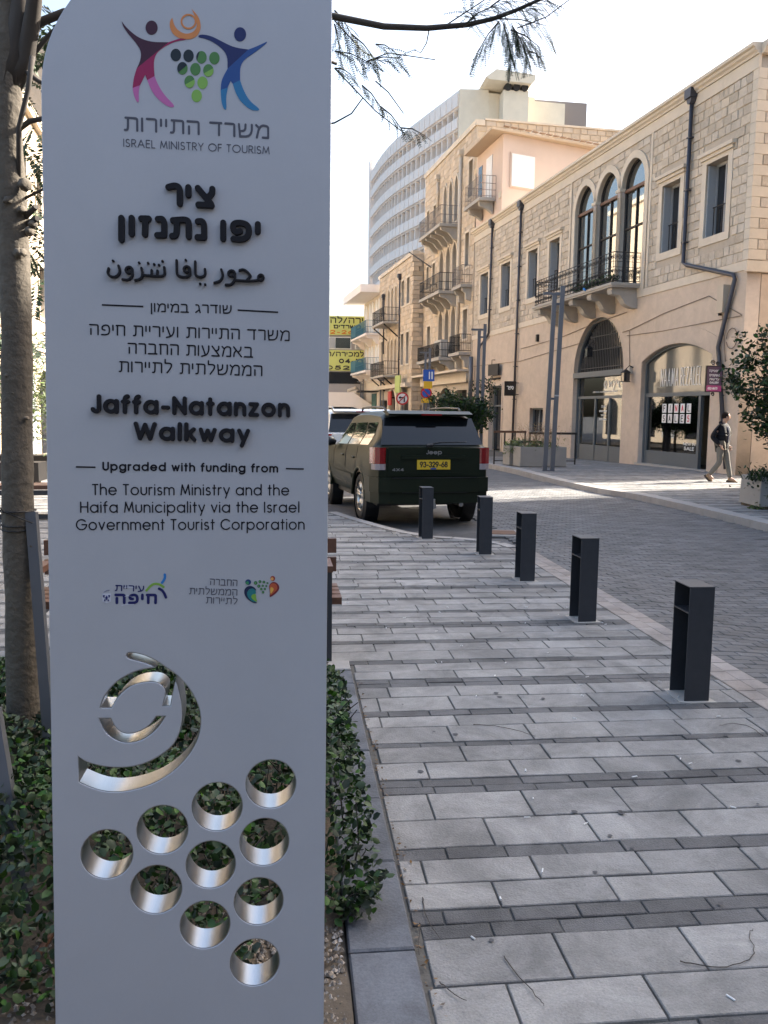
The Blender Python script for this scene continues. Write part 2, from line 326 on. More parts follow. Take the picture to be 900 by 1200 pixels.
G = {  # latin glyphs: (advance, strokes), cap height 1, x-height .72
 'a': (.74, [O_(), [(.72,x_),(.72,0)]]), 'b': (.74, [A(.38,.36,.36,.36,0,360,24), [(.02,1.05),(.02,0)]]), 'c': (.62, [A(.36,.36,.36,.36,48,312)]),
 'd': (.74, [O_(), [(.72,1.05),(.72,0)]]), 'e': (.72, [A(.36,.36,.36,.36,-38,-360,22)+[(.02,.36)]]),
 'f': (.32, [[(.12,0),(.12,.85)]+A(.30,.85,.18,.2,180,90,6), [(0,x_-.03),(.32,x_-.03)]]),
 'g': (.74, [O_(), [(.72,x_),(.72,-.02)]+A(.37,-.02,.35,.3,0,-150,10)]),
 'h': (.56, [[(0,1.05),(0,0)], [(0,.42)]+A(.28,.44,.28,.28,180,0,10)+[(.56,0)]]), 'i': (.02, [[(.01,x_),(.01,0)], [(.01,.98)]]),
 'k': (.5, [[(0,1.05),(0,0)], [(.46,x_),(.04,.33)], [(.16,.42),(.5,0)]]), 'l': (.02, [[(.01,1.05),(.01,0)]]),
 'm': (.96, [[(0,x_),(0,0)], A(.24,.48,.24,.24,180,0,8)+[(.48,0)], A(.72,.48,.24,.24,180,0,8)+[(.96,0)]]),
 'n': (.56, [[(0,x_),(0,0)], [(0,.42)]+A(.28,.44,.28,.28,180,0,10)+[(.56,0)]]), 'o': (.72, [O_()]),
 'p': (.74, [A(.38,.36,.36,.36,0,360,24), [(.02,x_),(.02,-.34)]]), 'r': (.28, [[(0,x_),(0,0)], [(0,.42)]+A(.22,.44,.22,.28,180,75,8)]),
 's': (.42, [A(.21,.54,.18,.18,40,250,9)+A(.21,.18,.21,.18,80,-140,10)]), 't': (.3, [[(.14,.98),(.14,0)], [(0,x_-.03),(.3,x_-.03)]]),
 'u': (.54, [[(0,x_)]+A(.27,.27,.27,.27,180,360,10)+[(.54,x_)]]), 'v': (.54, [[(0,x_),(.27,0),(.54,x_)]]),
 'w': (.86, [[(0,x_),(.22,0),(.43,.66),(.64,0),(.86,x_)]]), 'y': (.56, [[(0,x_),(.29,.02)], [(.56,x_),(.18,-.32)]]), 'z': (.46, [[(0,x_),(.45,x_),(0,0),(.46,0)]]),
 'A': (.8, [[(0,0),(.4,1),(.8,0)], [(.13,.33),(.67,.33)]]), 'B': (.52, [[(0,0),(0,1)], [(0,1),(.25,1)]+A(.25,.77,.23,.23,90,-90,8)+[(0,.54)], [(.25,.54)]+A(.27,.27,.25,.27,90,-90,8)+[(0,0)]]),
 'C': (.88, [A(.5,.5,.5,.5,42,318,20)]), 'D': (.74, [[(0,0),(0,1),(.24,1)]+A(.24,.5,.5,.5,90,-90,16)+[(0,0)]]), 'E': (.45, [[(.45,1),(0,1),(0,0),(.45,0)], [(0,.54),(.42,.54)]]),
 'F': (.42, [[(.42,1),(0,1),(0,0)], [(0,.52),(.38,.52)]]), 'G': (.98, [A(.5,.5,.5,.5,42,360,20)+[(.55,.5)]]), 'H': (.68, [[(0,0),(0,1)], [(.68,0),(.68,1)], [(0,.53),(.68,.53)]]),
 'I': (.02, [[(.01,0),(.01,1)]]), 'J': (.42, [[(.42,1)]+A(.22,.22,.20,.22,0,-160,10)]), 'L': (.4, [[(0,1),(0,0),(.4,0)]]), 'M': (.86, [[(0,0),(.12,1),(.43,.12),(.74,1),(.86,0)]]),
 'N': (.68, [[(0,0),(0,1),(.68,0),(.68,1)]]), 'O': (1., [A(.5,.5,.5,.5,0,360,30)]), 'R': (.52, [[(0,0),(0,1),(.24,1)]+A(.24,.74,.26,.26,90,-90,8)+[(0,.48)], [(.2,.48),(.54,0)]]),
 'P': (.5, [[(0,0),(0,1),(.24,1)]+A(.24,.73,.26,.27,90,-90,8)+[(0,.46)]]), 'K': (.55, [[(0,0),(0,1)],[(.5,1),(.03,.48),(.55,0)]]), 'V': (.7,[[(0,1),(.35,0),(.7,1)]]), '7': (.5,[[(0,1),(.5,1),(.15,0)]]),
 'S': (.5, [A(.25,.75,.22,.25,35,255,10)+A(.25,.25,.25,.25,75,-150,10)]), 'T': (.5, [[(0,1),(.5,1)], [(.25,1),(.25,0)]]), 'U': (.62, [[(0,1)]+A(.31,.31,.31,.31,180,360,12)+[(.62,1)]]),
 'W': (1.15, [[(0,1),(.27,0),(.57,.94),(.88,0),(1.15,1)]]), 'Y': (.6, [[(0,1),(.3,.48),(.6,1)], [(.3,.48),(.3,0)]]), 'Z': (.56, [[(0,1),(.55,1),(0,0),(.56,0)]]),
 'X': (.6, [[(0,0),(.6,1)],[(0,1),(.6,0)]]), 'j': (.1, [[(.1,.7),(.1,-.2),(0,-.3)],[(.1,.98)]]), 'x': (.5, [[(0,0),(.5,x_)],[(0,x_),(.5,0)]]),
 '-': (.34, [[(.02,.36),(.32,.36)]]), '.': (.02, [[(.01,0)]]), ':': (.02, [[(.01,.1)],[(.01,.6)]]), '/': (.4, [[(0,-.05),(.4,1.05)]]), '"': (.2, [[(.02,1),(.02,.75)],[(.18,1),(.18,.75)]]), '%': (.8,[A(.15,.8,.15,.2,0,360,10),A(.65,.2,.15,.2,0,360,10),[(.1,0),(.7,1)]]),
 '0': (.56, [A(.28,.5,.28,.5,0,360,20)]), '1': (.3, [[(.02,.8),(.22,1),(.22,0)]]), '2': (.56, [A(.28,.7,.27,.3,170,-20,10)+[(0,0),(.56,0)]]), '3': (.54, [A(.26,.76,.24,.24,160,-70,9)+A(.26,.27,.28,.27,70,-160,10)]),
 '4': (.58, [[(.44,0),(.44,1),(0,.28),(.58,.28)]]), '5': (.54, [[(.5,1),(.1,1),(.05,.56)]+A(.25,.32,.29,.32,130,-150,12)]), '6': (.56, [A(.28,.3,.28,.3,0,360,16), [(.03,.4),(.36,1)]]),
 '8': (.54, [A(.27,.76,.23,.24,0,360,14), A(.27,.26,.27,.26,0,360,14)]), '9': (.56, [A(.28,.7,.28,.3,0,360,16), [(.53,.6),(.2,0)]]),
}
H = {  # hebrew glyphs, letter height 1
 'א': (.8, [[(.02,1),(.8,0)], ch([(.74,1),(.72,.68),(.46,.46)]), ch([(.04,0),(.06,.36),(.26,.64)])]),
 'ב': (.8, [ch([(.05,1),(.5,1),(.66,.95),(.66,.7)])+[(.66,0)], [(0,0),(.82,0)]]), 'ג': (.5, [ch([(.05,1),(.3,1),(.4,.75),(.42,.35),(.52,0)]), [(.4,.34),(.02,0)]]),
 'ד': (.74, [[(0,1),(.76,1)], [(.6,1),(.6,0)]]), 'ה': (.76, [ch([(0,1),(.55,1),(.76,.98),(.76,.7)])+[(.76,0)], [(.1,.58),(.1,0)]]),
 'ו': (.06, [[(.03,1),(.03,0)]]), 'ז': (.4, [[(0,1),(.4,1)], [(.22,1),(.22,0)]]), 'ח': (.76, [ch([(0,1),(.55,1),(.76,.98),(.76,.7)])+[(.76,0)], [(.1,1),(.1,0)]]),
 'י': (.05, [[(.03,1),(.03,.5)]]), 'כ': (.7, [ch([(.05,1),(.45,1),(.68,.9),(.7,.5),(.68,.1),(.45,0),(.04,0)])]), 'ל': (.62, [[(.04,1.38),(.04,1)]+ch([(.04,1),(.6,1),(.64,.7),(.5,.4),(.22,0)])]),
 'מ': (.84, [[(0,1),(.2,.78)], ch([(.05,0),(.2,.78),(.42,1),(.62,1),(.84,.92),(.84,.6)])+[(.84,0),(.46,0)]]), 'נ': (.44, [ch([(.1,1),(.34,1),(.44,.85),(.44,.5)])+[(.44,0),(0,0)]]),
 'ם': (.78, [ch([(0,1),(.55,1),(.78,.98),(.78,.7)])+[(.78,0),(.1,0),(.1,1)]]), 'ן': (.06, [[(.03,1),(.03,-.32)]]), 'ע': (.72, [ch([(.7,1),(.7,.5),(.5,.05),(0,-.08)]), [(.04,1),(.36,.08)]]),
 'פ': (.76, [ch([(.34,.48),(.10,.52),(.08,.85),(.34,1),(.58,1),(.76,.8),(.76,.2),(.55,0),(.04,0)])]), 'צ': (.72, [[(.02,1),(.72,.04)], ch([(.68,1),(.68,.64),(.40,.5)]), [(0,0),(.74,0)]]),
 'ר': (.62, [ch([(0,1),(.4,1),(.62,.98),(.62,.7)])+[(.62,0)]]), 'ש': (.92, [ch([(.92,1),(.92,.4),(.7,.02),(.1,0)])+[(.02,1)], ch([(.48,1),(.46,.5),(.10,.42)])]),
 'ת': (.84, [[(.06,1)]+ch([(.3,1),(.6,1),(.84,.98),(.84,.7)])+[(.84,0)], ch([(.22,1),(.22,.2),(.16,0),(0,0)])]), 'ט': (.8, [ch([(.06,1),(.06,.2),(.2,0),(.6,0),(.8,.2),(.8,.8),(.6,1),(.4,.9)])]), 'ס': (.8, [ch([(0,1),(.6,1),(.82,.6),(.6,0),(.3,0),(.1,.5),(.1,1)])]), 'ק': (.7, [ch([(0,1),(.5,1),(.7,.9),(.68,.6),(.4,.1)]), [(.1,.55),(.1,-.3)]]),
}
def lay(text, gap=.20, space=.34):
    """stroke lists per glyph, in em units, with the run's total width"""
    heb = any(c in H for c in text); tab = {**G, **H}; x = 0; out = []
    if heb: text = ''.join(reversed(text))
    for c in text:
        if c == ' ': x += space; continue
        adv, st = tab[c]; out.append([[(px+x, py) for px, py in s_] for s_ in st]); x += adv+gap
    return out, x-gap
def run(text, x0, x1, yb, yt, wd, gap=.20, space=.34, map2=None):
    """glyph strokes fitted between x0..x1 and baseline..cap line, in the coordinates given"""
    gl, wt = lay(text, gap, space); h = wd/2; sx = (x1-x0-wd)/wt; sy = (yt-yb-wd)
    return [[[(x0+h+px*sx, yb+h+py*sy) for px, py in s_] for s_ in g] for g in gl]
def letters(name, glyphs, wd, cell, thick, d, m, parent, joined=False, bevel=0.):
    obs = []
    if joined: glyphs = [[s_ for g in glyphs for s_ in g]]
    for g in glyphs:
        lp = seg_loops(g, wd, cell)
        if lp: obs.append(plate(name, lp, thick, d, m, parent, bevel=bevel))
    return obs

# ================================================================== THE GROUND
def sst(t): t = max(0, min(1, t)); return t*t*(3-2*t)
def slope(y): return -.0143*(max(24, min(y, 110))-24)
def zroad(x, y): return -.02 - .09*max(sst((x-2.85)/1.2), sst((y-9.9)/1.0)) + slope(y)
def zfar(y): return slope(y)
def bay_edge(y):
    P_ = [(-50,2.60),(9.9,2.60),(10.25,2.5),(10.6,2.2),(10.8,1.75),(11.3,1.4),(11.85,1.17),(13.0,.76),(13.6,.58),(20,-.10),(120,-10.6)]
    for (a,b),(c,d) in zip(P_[:-1], P_[1:]):
        if a <= y <= c: return b+(d-b)*(y-a)/(c-a)
    return -10.6
def kerb_far(y):
    P_ = [(-60,7.6),(0,7.35),(10,7.12),(14.8,7.08),(16.6,6.98),(18,6.65),(20,6.46),(27,6.42),(120,-2.5)]
    for (a,b),(c,d) in zip(P_[:-1], P_[1:]):
        if a <= y <= c: return b+(d-b)*(y-a)/(c-a)
    return -2.5
def sheet(name, xs, ys, fz_, m, kind='structure', label=None):
    vs = [(x, y, fz_(x, y)) for y in ys for x in xs]; n = len(xs)
    fs = [(j*n+i, j*n+i+1, (j+1)*n+i+1, (j+1)*n+i) for j in range(len(ys)-1) for i in range(n-1)]
    me = bpy.data.meshes.new(name); me.from_pydata(vs, [], fs); me.materials.append(m); me.update()
    return tag(link(name, me), label, kind=kind)
xs = [-900,-200,-60,-20,-8,-4,-2,0,1,2,2.4,2.6,2.8,3,3.2,3.4,3.6,3.8,4.0,4.3,5,6,7,8,10,14,20,60,200,900]
ys = [-900,-100,-20,0,4,6,8,9,9.6,9.9,10.1,10.3,10.5,10.7,10.9,11.2,12,14,18,24,30,40,60,80,110,200,500,900]
road = sheet('road', xs, ys, lambda x, y: zroad(x, y)-.03, ASPH)

# near pavement slab (body under the paving slabs)
def strip_slab(name, edge_l, edge_r, ys_, ztop, depth, m):
    vs = []; fs = []
    for y in ys_:
        a, b, z = edge_l(y), edge_r(y), ztop(y)
        vs += [(a,y,z-depth),(a,y,z),(b,y,z),(b,y,z-depth)]
    for j in range(len(ys_)-1):
        for k in range(3): fs.append((j*4+k, j*4+k+1, (j+1)*4+k+1, (j+1)*4+k))
    n = (len(ys_)-1)*4; fs += [(0,1,2,3), (n+3,n+2,n+1,n)]
    me = bpy.data.meshes.new(name); me.from_pydata(vs, [], fs); me.materials.append(m); me.update()
    bm = bmesh.new(); bm.from_mesh(me); bmesh.ops.recalc_face_normals(bm, faces=bm.faces); bm.to_mesh(me); bm.free()
    return link(name, me)
ysn = [-30,0,5.3,9.9,10.1,10.25,10.4,10.6,10.7,10.8,11.0,11.3,11.6,11.85,12.4,13,13.6,16,20,30,60,110]
pave = tag(strip_slab('pavement', lambda y: -7.2, lambda y: bay_edge(y)-.004, ysn, lambda y: -.006+slope(y), .4, BED), kind='structure')
rows = [(1.05,1.21,'L'),(1.21,1.37,'L'),(1.37,1.45,'D'),(1.45,1.63,'L'),(1.63,1.85,'L'),(1.85,1.925,'D'),(1.925,2.006,'D'),
 (2.006,2.189,'L'),(2.189,2.405,'L'),(2.405,2.482,'D'),(2.482,2.557,'D'),(2.557,2.709,'L'),(2.709,2.865,'L'),(2.865,2.951,'D'),(2.951,3.169,'L'),(3.169,3.40,'L'),
 (3.40,3.469,'D'),(3.469,3.542,'D'),(3.542,3.716,'L'),(3.716,3.899,'L'),(3.899,3.957,'D'),(3.957,4.168,'L'),(4.168,4.323,'L'),(4.323,4.402,'D'),(4.402,4.623,'L'),(4.623,4.802,'L')]
y = 4.802; cyc = [.075,.075,-.155,-.16,.08,-.21,-.19,.08,-.18,-.17]; i = 0
while y < 21: d = cyc[i % 10]; rows.append((y, y+abs(d), 'D' if d > 0 else 'L')); y += abs(d); i += 1
n_l = n_d = 0; restL, restD = MB(), MB()
fixed = {2.189:.8, 2.006:1.0, 2.405:.841, 2.482:.925, 3.169:.968, 2.951:1.158}
for (y0, y1, k) in rows:
    ln = .40 if k == 'L' else .2225
    if (y1-y0) > .2 and k == 'L': ln = .405
    off = fixed.get(y0, U(0, ln)); g = .0035 if k == 'L' else .003
    xl = .375 if y0 < 5.25 else -7.1
    ym = (y0+y1)/2; xr = bay_edge(max(y0, y1))-.01
    if xr < xl: continue
    x = off + ln*math.floor((xl-off)/ln)
    while x < xr:
        a, b = max(x, xl)+g, min(x+ln, xr)-g; x += ln
        if b-a < .03: continue
        dz = U(-.0022, .0022); dy = U(-.0015, .0015); tl = U(-.0015,.0015)
        near = a > .3 and ym < (6.0 if k == 'L' else 6.5)
        mb = MB() if near else (restL if k == 'L' else restD)
        z1 = .003+dz+slope(ym) if k == 'L' else .001+dz+slope(ym)
        n0 = len(mb.v)
        mb.bbox(a, b, y0+g+dy, y1-g+dy, z1-.03, z1, .003)
        for q in range(n0+4, n0+12):     # a slight rock of each slab
            p = mb.v[q]; mb.v[q] = (p[0], p[1], p[2] + tl*((p[0]-a)/(b-a)-.5)*2)
        if near:
            if k == 'L' and n_l < 295: mb.build('paving_slab', PAVER, pave, fix=False); n_l += 1
            elif k == 'D' and n_d < 295: mb.build('dark_paver', BRICK_D, pave, fix=False); n_d += 1
            else: (restL if k == 'L' else restD).add(mb.v, mb.f)
tag(restL.build('distant_slabs', PAVER, pave, fix=False), kind='stuff')
tag(restD.build('distant_dark_pavers', BRICK_D, pave, fix=False), kind='stuff')
# mortar patch round the nearest post, border stones along the road
bmb = MB(); nb = 0
y = 1.0
border = tag(strip_slab('kerb', lambda y: 2.598, lambda y: 2.856, [-20, 9.9, 10.1], lambda y: -.012, .3, BED), kind='structure')
for c in (0, 1):
    y = 1.0 + c*.07
    while y < 9.85:
        l = U(.15, .21); x0 = 2.605+c*.126
        mb = MB().bbox(x0+.002, x0+.121, y+.002, min(y+l, 9.9)-.003, -.04, -.004-.006*c+U(-.0015,.0015), .004)
        y += l
        mb.build('border_stone', BORDER, border, fix=False)
# curved kerb round the parking bay
kb = MB()
pts = [9.95,10.25,10.5,10.68,10.8,11.0,11.25,11.6,12.0,12.5,13,13.6]
bayk = tag(empty('bay_kerb', (0,0,0)), kind='structure')
for a, b in zip(pts[:-1], pts[1:]):
    p, q = Vector((bay_edge(a), a)), Vector((bay_edge(b), b)); d = (q-p).normalized(); nn = Vector((-d.y, d.x))*-.14
    m_ = MB().prism([tuple(p+d*.003), tuple(q-d*.003), tuple(q+nn-d*.003), tuple(p+nn+d*.003)], -.12, .003, axis='z'); m_.build('kerb_stone', KERB_L, bayk)
# road setts
ns = 0; rest = MB(); rest2 = MB(); y = 3.2; row = 0
while y < 21:
    x = 2.862 + (row % 2)*-.1
    while x < kerb_far(y)-.02:
        a, b = max(x, 2.862)+.0035, min(x+.2, kerb_far(y)-.01)-.0035; x += .2
        if b-a < .03 or (y > 10.2 and a < 2.9): continue
        z = zroad((a+b)/2, y+.05)
        near = y > 4.2 and y < 6.9 and b < 2.5+.62*(y+.3) and ns < 290
        mb = MB() if near else (rest2 if y > 16.6+.33*(x-4) and y < 19.0+.33*(x-4) else rest)  # rest2: slanted band along the sun strip, sunlight put into the sett colour
        n0 = len(mb.v); mb.bbox(a, b, y+.0035, y+.0965, z-.05, z+U(-.0025,.0025), .005)
        for q in range(n0+4, n0+12): p = mb.v[q]; mb.v[q] = (p[0], p[1], p[2]+zroad(p[0], p[1])-z)
        if near: mb.build('road_sett', SETT, road, fix=False); ns += 1
    y += .1; row += 1
tag(rest.build('distant_setts', SETT, road, fix=False), kind='stuff'); tag(rest2.build('painted_sun_setts', PAVER, road, fix=False), kind='stuff')
# inspection cover in the bay corner
cv = empty('inspection_cover', (3.0, 11.9, zroad(3, 11.9)+.004), R(-8), 'rusty square inspection cover in a pale frame set in the road by the parked car', 'cover')
MB().box(-.3,.3,-.3,.3,-.02,.006).build('frame', KERB_L, cv); MB().box(-.2,.2,-.2,.2,.007,.014).build('lid', mat('rust', (.16,.085,.05), .8, var=.2), cv)

# far pavement
ysf = [-30,0,5,10,12.5,14.8,15.6,16.6,17.3,18,19,20,22,24,27,35,50,70,110]
farp = tag(strip_slab('pavement', lambda y: kerb_far(y)+.30, lambda y: 40 if y < 60 else 15, ysf, lambda y: -.006+zfar(y), .4, BED), kind='structure')
fl, fd = MB(), MB()
y = 8.0; i = 0
while y < 34:
    d = cyc[i % 10]; i += 1; y0, y1 = y, y+abs(d); y = y1
    ln = .4 if d < 0 else .22; xl = kerb_far((y0+y1)/2)+.31; xr = min(11.98-.0998*((y0+y1)/2-22.2), 14) if y0 > 20.5 else 13.4
    x = xl - U(0, ln)
    while x < xr:
        a, b = max(x, xl)+.004, min(x+ln, xr)-.004; x += ln
        if b-a < .03: continue
        (fl if d < 0 else fd).bbox(a, b, y0+.004, y1-.004, -.03+zfar(y0), .002+U(-.002,.002)+zfar(y0), .004)
tag(fl.build('distant_slabs', PAVER, farp, fix=False), kind='stuff'); tag(fd.build('distant_dark_pavers', BRICK_D, farp, fix=False), kind='stuff')
fk = tag(empty('far_kerb', (0,0,0)), kind='structure'); y = 9.0
while y < 60:
    l = .5 if y < 34 else 2; p, q = Vector((kerb_far(y), y)), Vector((kerb_far(y+l), y+l)); z = zfar(y)
    MB().prism([tuple(p+Vector((0,.004))), (p.x+.298, p.y+.004), (q.x+.298, q.y-.004), tuple(q-Vector((0,.004)))], z-.15, z+.006+U(-.002,.002), axis='z').build('kerb_stone', KERB_L, fk); y += l

# planting bed with dark kerbs
bed = tag(MB().box(-3.2,.158,.3,5.10,-.3,.02).build('planting_bed', EARTH), kind='structure')
bm = bmesh.new(); bm.from_mesh(bed.data); bmesh.ops.subdivide_edges(bm, edges=bm.edges[:], cuts=40, use_grid_fill=True)
for v in bm.verts:
    if v.co.z > .01: v.co.z += U(-.012,.022)
bm.to_mesh(bed.data); bm.free()
bk = tag(empty('bed_kerb', (0,0,0)), kind='structure')
for k in range(9):
    y0 = .85+.5*k-.01
    MB().bbox(.165,.362,y0+.002,y0+.496 if k < 8 else 5.08,-.2,.022+U(-.002,.002),.006).build('kerb_stone', KERB_D, bk)
for k in range(6):
    MB().bbox(.36-.56*(k+1)+.003,.36-.56*k,5.10,5.28,-.2,.03+U(-.002,.002),.006).build('kerb_stone', KERB_L, bk)
# gravel in the bed
gv = MB()
for _ in range(4200):
    x, y = U(-.75,.15), U(1.5,2.75); r = U(.003,.010)
    if rnd() < .35: x, y = U(-.3,.15), U(1.5,2.5)
    a = U(0,6.3); ca, sa = math.cos(a)*r, math.sin(a)*r
    gv.add([(x+ca,y+sa,.028),(x-sa,y+ca,.028),(x-ca,y-sa*1.2,.028),(x+sa*1.3,y-ca,.028),(x+U(-.3,.3)*r,y+U(-.3,.3)*r,.028+r*U(.7,1.3))], [(0,1,4),(1,2,4),(2,3,4),(3,0,4)])
tag(gv.build('gravel', mat('gravel', (.25,.22,.19), .95, island=.7), fix=False), 'pale and brown gravel under the hedge at the foot of the sign', kind='stuff')
# debris on the paving: cigarette ends, twigs, spots
def litter(x, y, z=.008, col='w'):
    a = U(0,6.3); l = .012; d = Vector((math.cos(a), math.sin(a), 0))*l
    return MB().tube([Vector((x,y,z))-d, Vector((x,y,z))+d], .0035, 6)
lt = MB()
for _ in range(46):
    x, y = U(.45,2.4), U(2.05,7.5); a = U(0,6.3); l = U(.006,.014); d = Vector((math.cos(a), math.sin(a), 0))*l
    lt.tube([Vector((x,y,.008))-d, Vector((x,y,.008))+d], U(.002,.004), 6)
tag(lt.build('litter', WHITE), 'small pale cigarette ends and scraps scattered on the paving', kind='stuff')
tw = MB()
for (pts) in [[(1.13,2.23),(1.22,2.19),(1.32,2.2),(1.38,2.25),(1.40,2.33),(1.43,2.36)], [(.93,4.16),(1.05,4.13),(1.15,4.05),(1.2,3.98)], [(.43,2.62),(.42,2.5),(.45,2.4)], [(.40,2.48),(.37,2.33)], [(.62,2.3),(.66,2.15),(.68,2.08)],[(2.35,3.9),(2.36,4.02),(2.30,4.08),(2.2,4.05)],[(.41,2.2),(.47,2.12)]]:
    tw.tube([(x+U(-.004,.004),y+U(-.004,.004),.009) for x, y in ch(pts)], [.0019-.0011*i/len(ch(pts)) for i in range(len(ch(pts)))], 5)
tag(tw.build('twigs', TWIG), 'thin fallen twigs lying on the grey paving', kind='stuff')
sp = MB()
for _ in range(26):
    x, y = U(.45,2.4), U(2.1,4.8); r = U(.006,.017)
    sp.add([(x+r*math.cos(k*.8)*U(.8,1.2), y+r*math.sin(k*.8)*U(.8,1.2), .0085) for k in range(8)], [tuple(range(8))])
tag(sp.build('gum_spots', mat('gum', (.06,.06,.065), .7), fix=False), 'dark flattened gum spots on the paving', kind='stuff')
dl = MB()
for _ in range(170):
    x = .372+abs(random.gauss(0,.018)); y = U(1.9,4.9); r = U(.004,.012); a = U(0,6.3)
    dl.add([(x+r*math.cos(a+k*1.57)*(1 if k % 2 else .4), y+r*math.sin(a+k*1.57)*(1 if k % 2 else .4), .007+U(0,.006)) for k in range(4)], [(0,1,2,3)])
tag(dl.build('dry_leaves', mat('dry_leaf', (.14,.09,.05), .9, island=.5), fix=False), 'crumbs of dry leaf caught along the dark kerb', kind='stuff')

# ================================================================== THE TOTEM SIGN
SX, SYAW, SLEAN, SROLL, SW = -.21214, .01854, .04463, -.006586, .575
cy_, sy_ = math.cos(SYAW), math.sin(SYAW)
ex = Vector((cy_, sy_, 0)); nn_ = Vector((sy_, -cy_, 0)); ez = Vector((0,0,1))*math.cos(SLEAN) - nn_*math.sin(SLEAN)
ex2 = ex*math.cos(SROLL)+ez*math.sin(SROLL); ez2 = -ex*math.sin(SROLL)+ez*math.cos(SROLL); ny2 = ez2.cross(ex2)
base = Vector((SX, 1.8, 1.2)) - ez2*1.2
sign = empty('totem_sign', label='tall grey metal totem sign with raised Hebrew, Arabic and English lettering and cut-out grapes', cat='sign')
sign.matrix_world = Matrix(((ex2.x, ny2.x, ez2.x, base.x), (ex2.y, ny2.y, ez2.y, base.y), (ex2.z, ny2.z, ez2.z, base.z), (0,0,0,1)))
def pan(u, v):
    """survey: where on the panel face a point measured in the photograph lies (metres across, metres up)"""
    d = CAMR @ Vector(((u-450)/F_PX, -(v-600)/F_PX, -1)); c = Vector((0,0,EYE))
    t = (base-c).dot(ny2)/d.dot(ny2); p = c+d*t-base; return (p.dot(ex2), p.dot(ez2))
TH = .08
b0 = pan(48, 105)[1]; Rr = .295; top = b0+Rr; hw = SW/2
outline = [(-hw,-.02),(hw,-.02),(hw,top)] + [(-hw+Rr-Rr*math.sin(R(90*i/20)), b0+Rr*math.cos(R(90*i/20))) for i in range(21)]
grapes = []
for (x, y, dm) in [(543,350,117),(420,402,118),(294,455,120),(167,511,122),(528,483,115),(405,535,116),(280,592,120),(515,619,115),(392,673,117),(506,759,115)]:
    u, v = 40+x/1.9565, 740+y/1.9565; c = pan(u, v); r = (pan(u+dm/3.913, v)[0]-pan(u-dm/3.913, v)[0])/2
    grapes.append([(c[0]+r*math.cos(2*math.pi*k/40), c[1]+r*math.sin(2*math.pi*k/40)) for k in range(40)])
def z5(pts): return [pan(80+x/5, 750+y/5) for x, y in pts]
def smooth_loop(pts, corners, it=2):
    """corner cutting on a closed loop, leaving the listed corners sharp"""
    pts = [(p, i in corners) for i, p in enumerate(pts)]
    for _ in range(it):
        q = []; n = len(pts)
        for i in range(n):
            (p, c), (a, ca) = pts[i], pts[(i+1) % n]
            if c: q.append((p, True))
            else: q.append(((p[0]*.75+a[0]*.25, p[1]*.75+a[1]*.25), False))
            if not ca: q.append(((p[0]*.25+a[0]*.75, p[1]*.25+a[1]*.75), False))
        pts = q
    return [p for p, _ in pts]
swirl = [(335,90),(350,70),(400,75),(450,88),(510,115),(570,155),(640,205),(690,255),(735,320),(768,390),(780,455),(775,535),(750,610),(700,690),(620,770),(530,830),(430,870),(320,893),(230,893),(150,875),(60,835),(57,680),(100,712),(200,740),(300,748),(400,738),(490,705),(570,655),(625,600),(655,530),(668,450),(662,370),(648,300),(628,245),(612,320),(600,390),(548,390),(565,330),(568,290),(545,262),(500,245),(430,250),(370,268),(320,305),(280,350),(255,400),(180,400),(205,335),(240,285),(290,235),(360,195),(430,170),(505,160),(470,143),(400,122),(350,112)]
swirl = smooth_loop(z5(swirl), {20,21,33,35,36,45,46,52})
arc = smooth_loop(z5([(178,457),(200,520),(250,575),(320,605),(390,603),(460,575),(530,515),(573,445),(515,445),(480,495),(430,530),(370,548),(320,545),(275,510),(250,457)]), {0,7,8,14})
holes = grapes+[swirl, arc]
plate('panel', [outline]+holes, TH, TH, PANEL, sign, bevel=.0012)
def liner(lp, name='cutout_liner', t=.0016):
    inner = lp; n = len(lp); ar = sum(lp[i-1][0]*lp[i][1]-lp[i][0]*lp[i-1][1] for i in range(n))
    pts = lp if ar > 0 else lp[::-1]
    ins = ring_of(pts, -t)
    mb = MB(); vs = []
    for (a, b) in pts: vs.append((a, .0022, b)); vs.append((a, TH-.0022, b))
    for (a, b) in ins: vs.append((a, .0022, b)); vs.append((a, TH-.0022, b))
    fs = []
    for i in range(n):
        j = (i+1) % n; fs += [(2*n+2*i, 2*n+2*j, 2*n+2*j+1, 2*n+2*i+1), (2*i, 2*j, 2*n+2*j, 2*n+2*i), (2*i+1, 2*n+2*i+1, 2*n+2*j+1, 2*j+1)]
    mb.add(vs, fs); o = mb.build(name, STEEL, sign); smooth_angle(o, 32); return o
for h in holes: liner(h)
MB().box(-hw-.04, hw+.04, -.06, .14, -.03, .03).build('base_plate', DARKM, sign)

def prun(text, ul, vl, ur, vr, hpx, wpx, thick, name, m=LETTER, joined=True, gap=.2, space=.34, bevel=0., d=0.):
    """a line of writing on the panel: baseline from (ul,vl) to (ur,vr) and cap height in photograph pixels"""
    a, b = pan(ul, vl), pan(ur, vr); t = pan(ul, vl-hpx); h = t[1]-a[1]; wd = wpx/hpx*h
    L_ = math.dist(a, b); dx, dz = (b[0]-a[0])/L_, (b[1]-a[1])/L_
    gl = run(text, 0, L_, 0, h, wd, gap, space)
    gl = [[[(a[0]+x*dx-z*dz, a[1]+x*dz+z*dx) for x, z in s_] for s_ in g] for g in gl]
    return letters(name, gl, wd, wd/ (5 if joined else 8), thick, d, m, sign, joined, bevel)
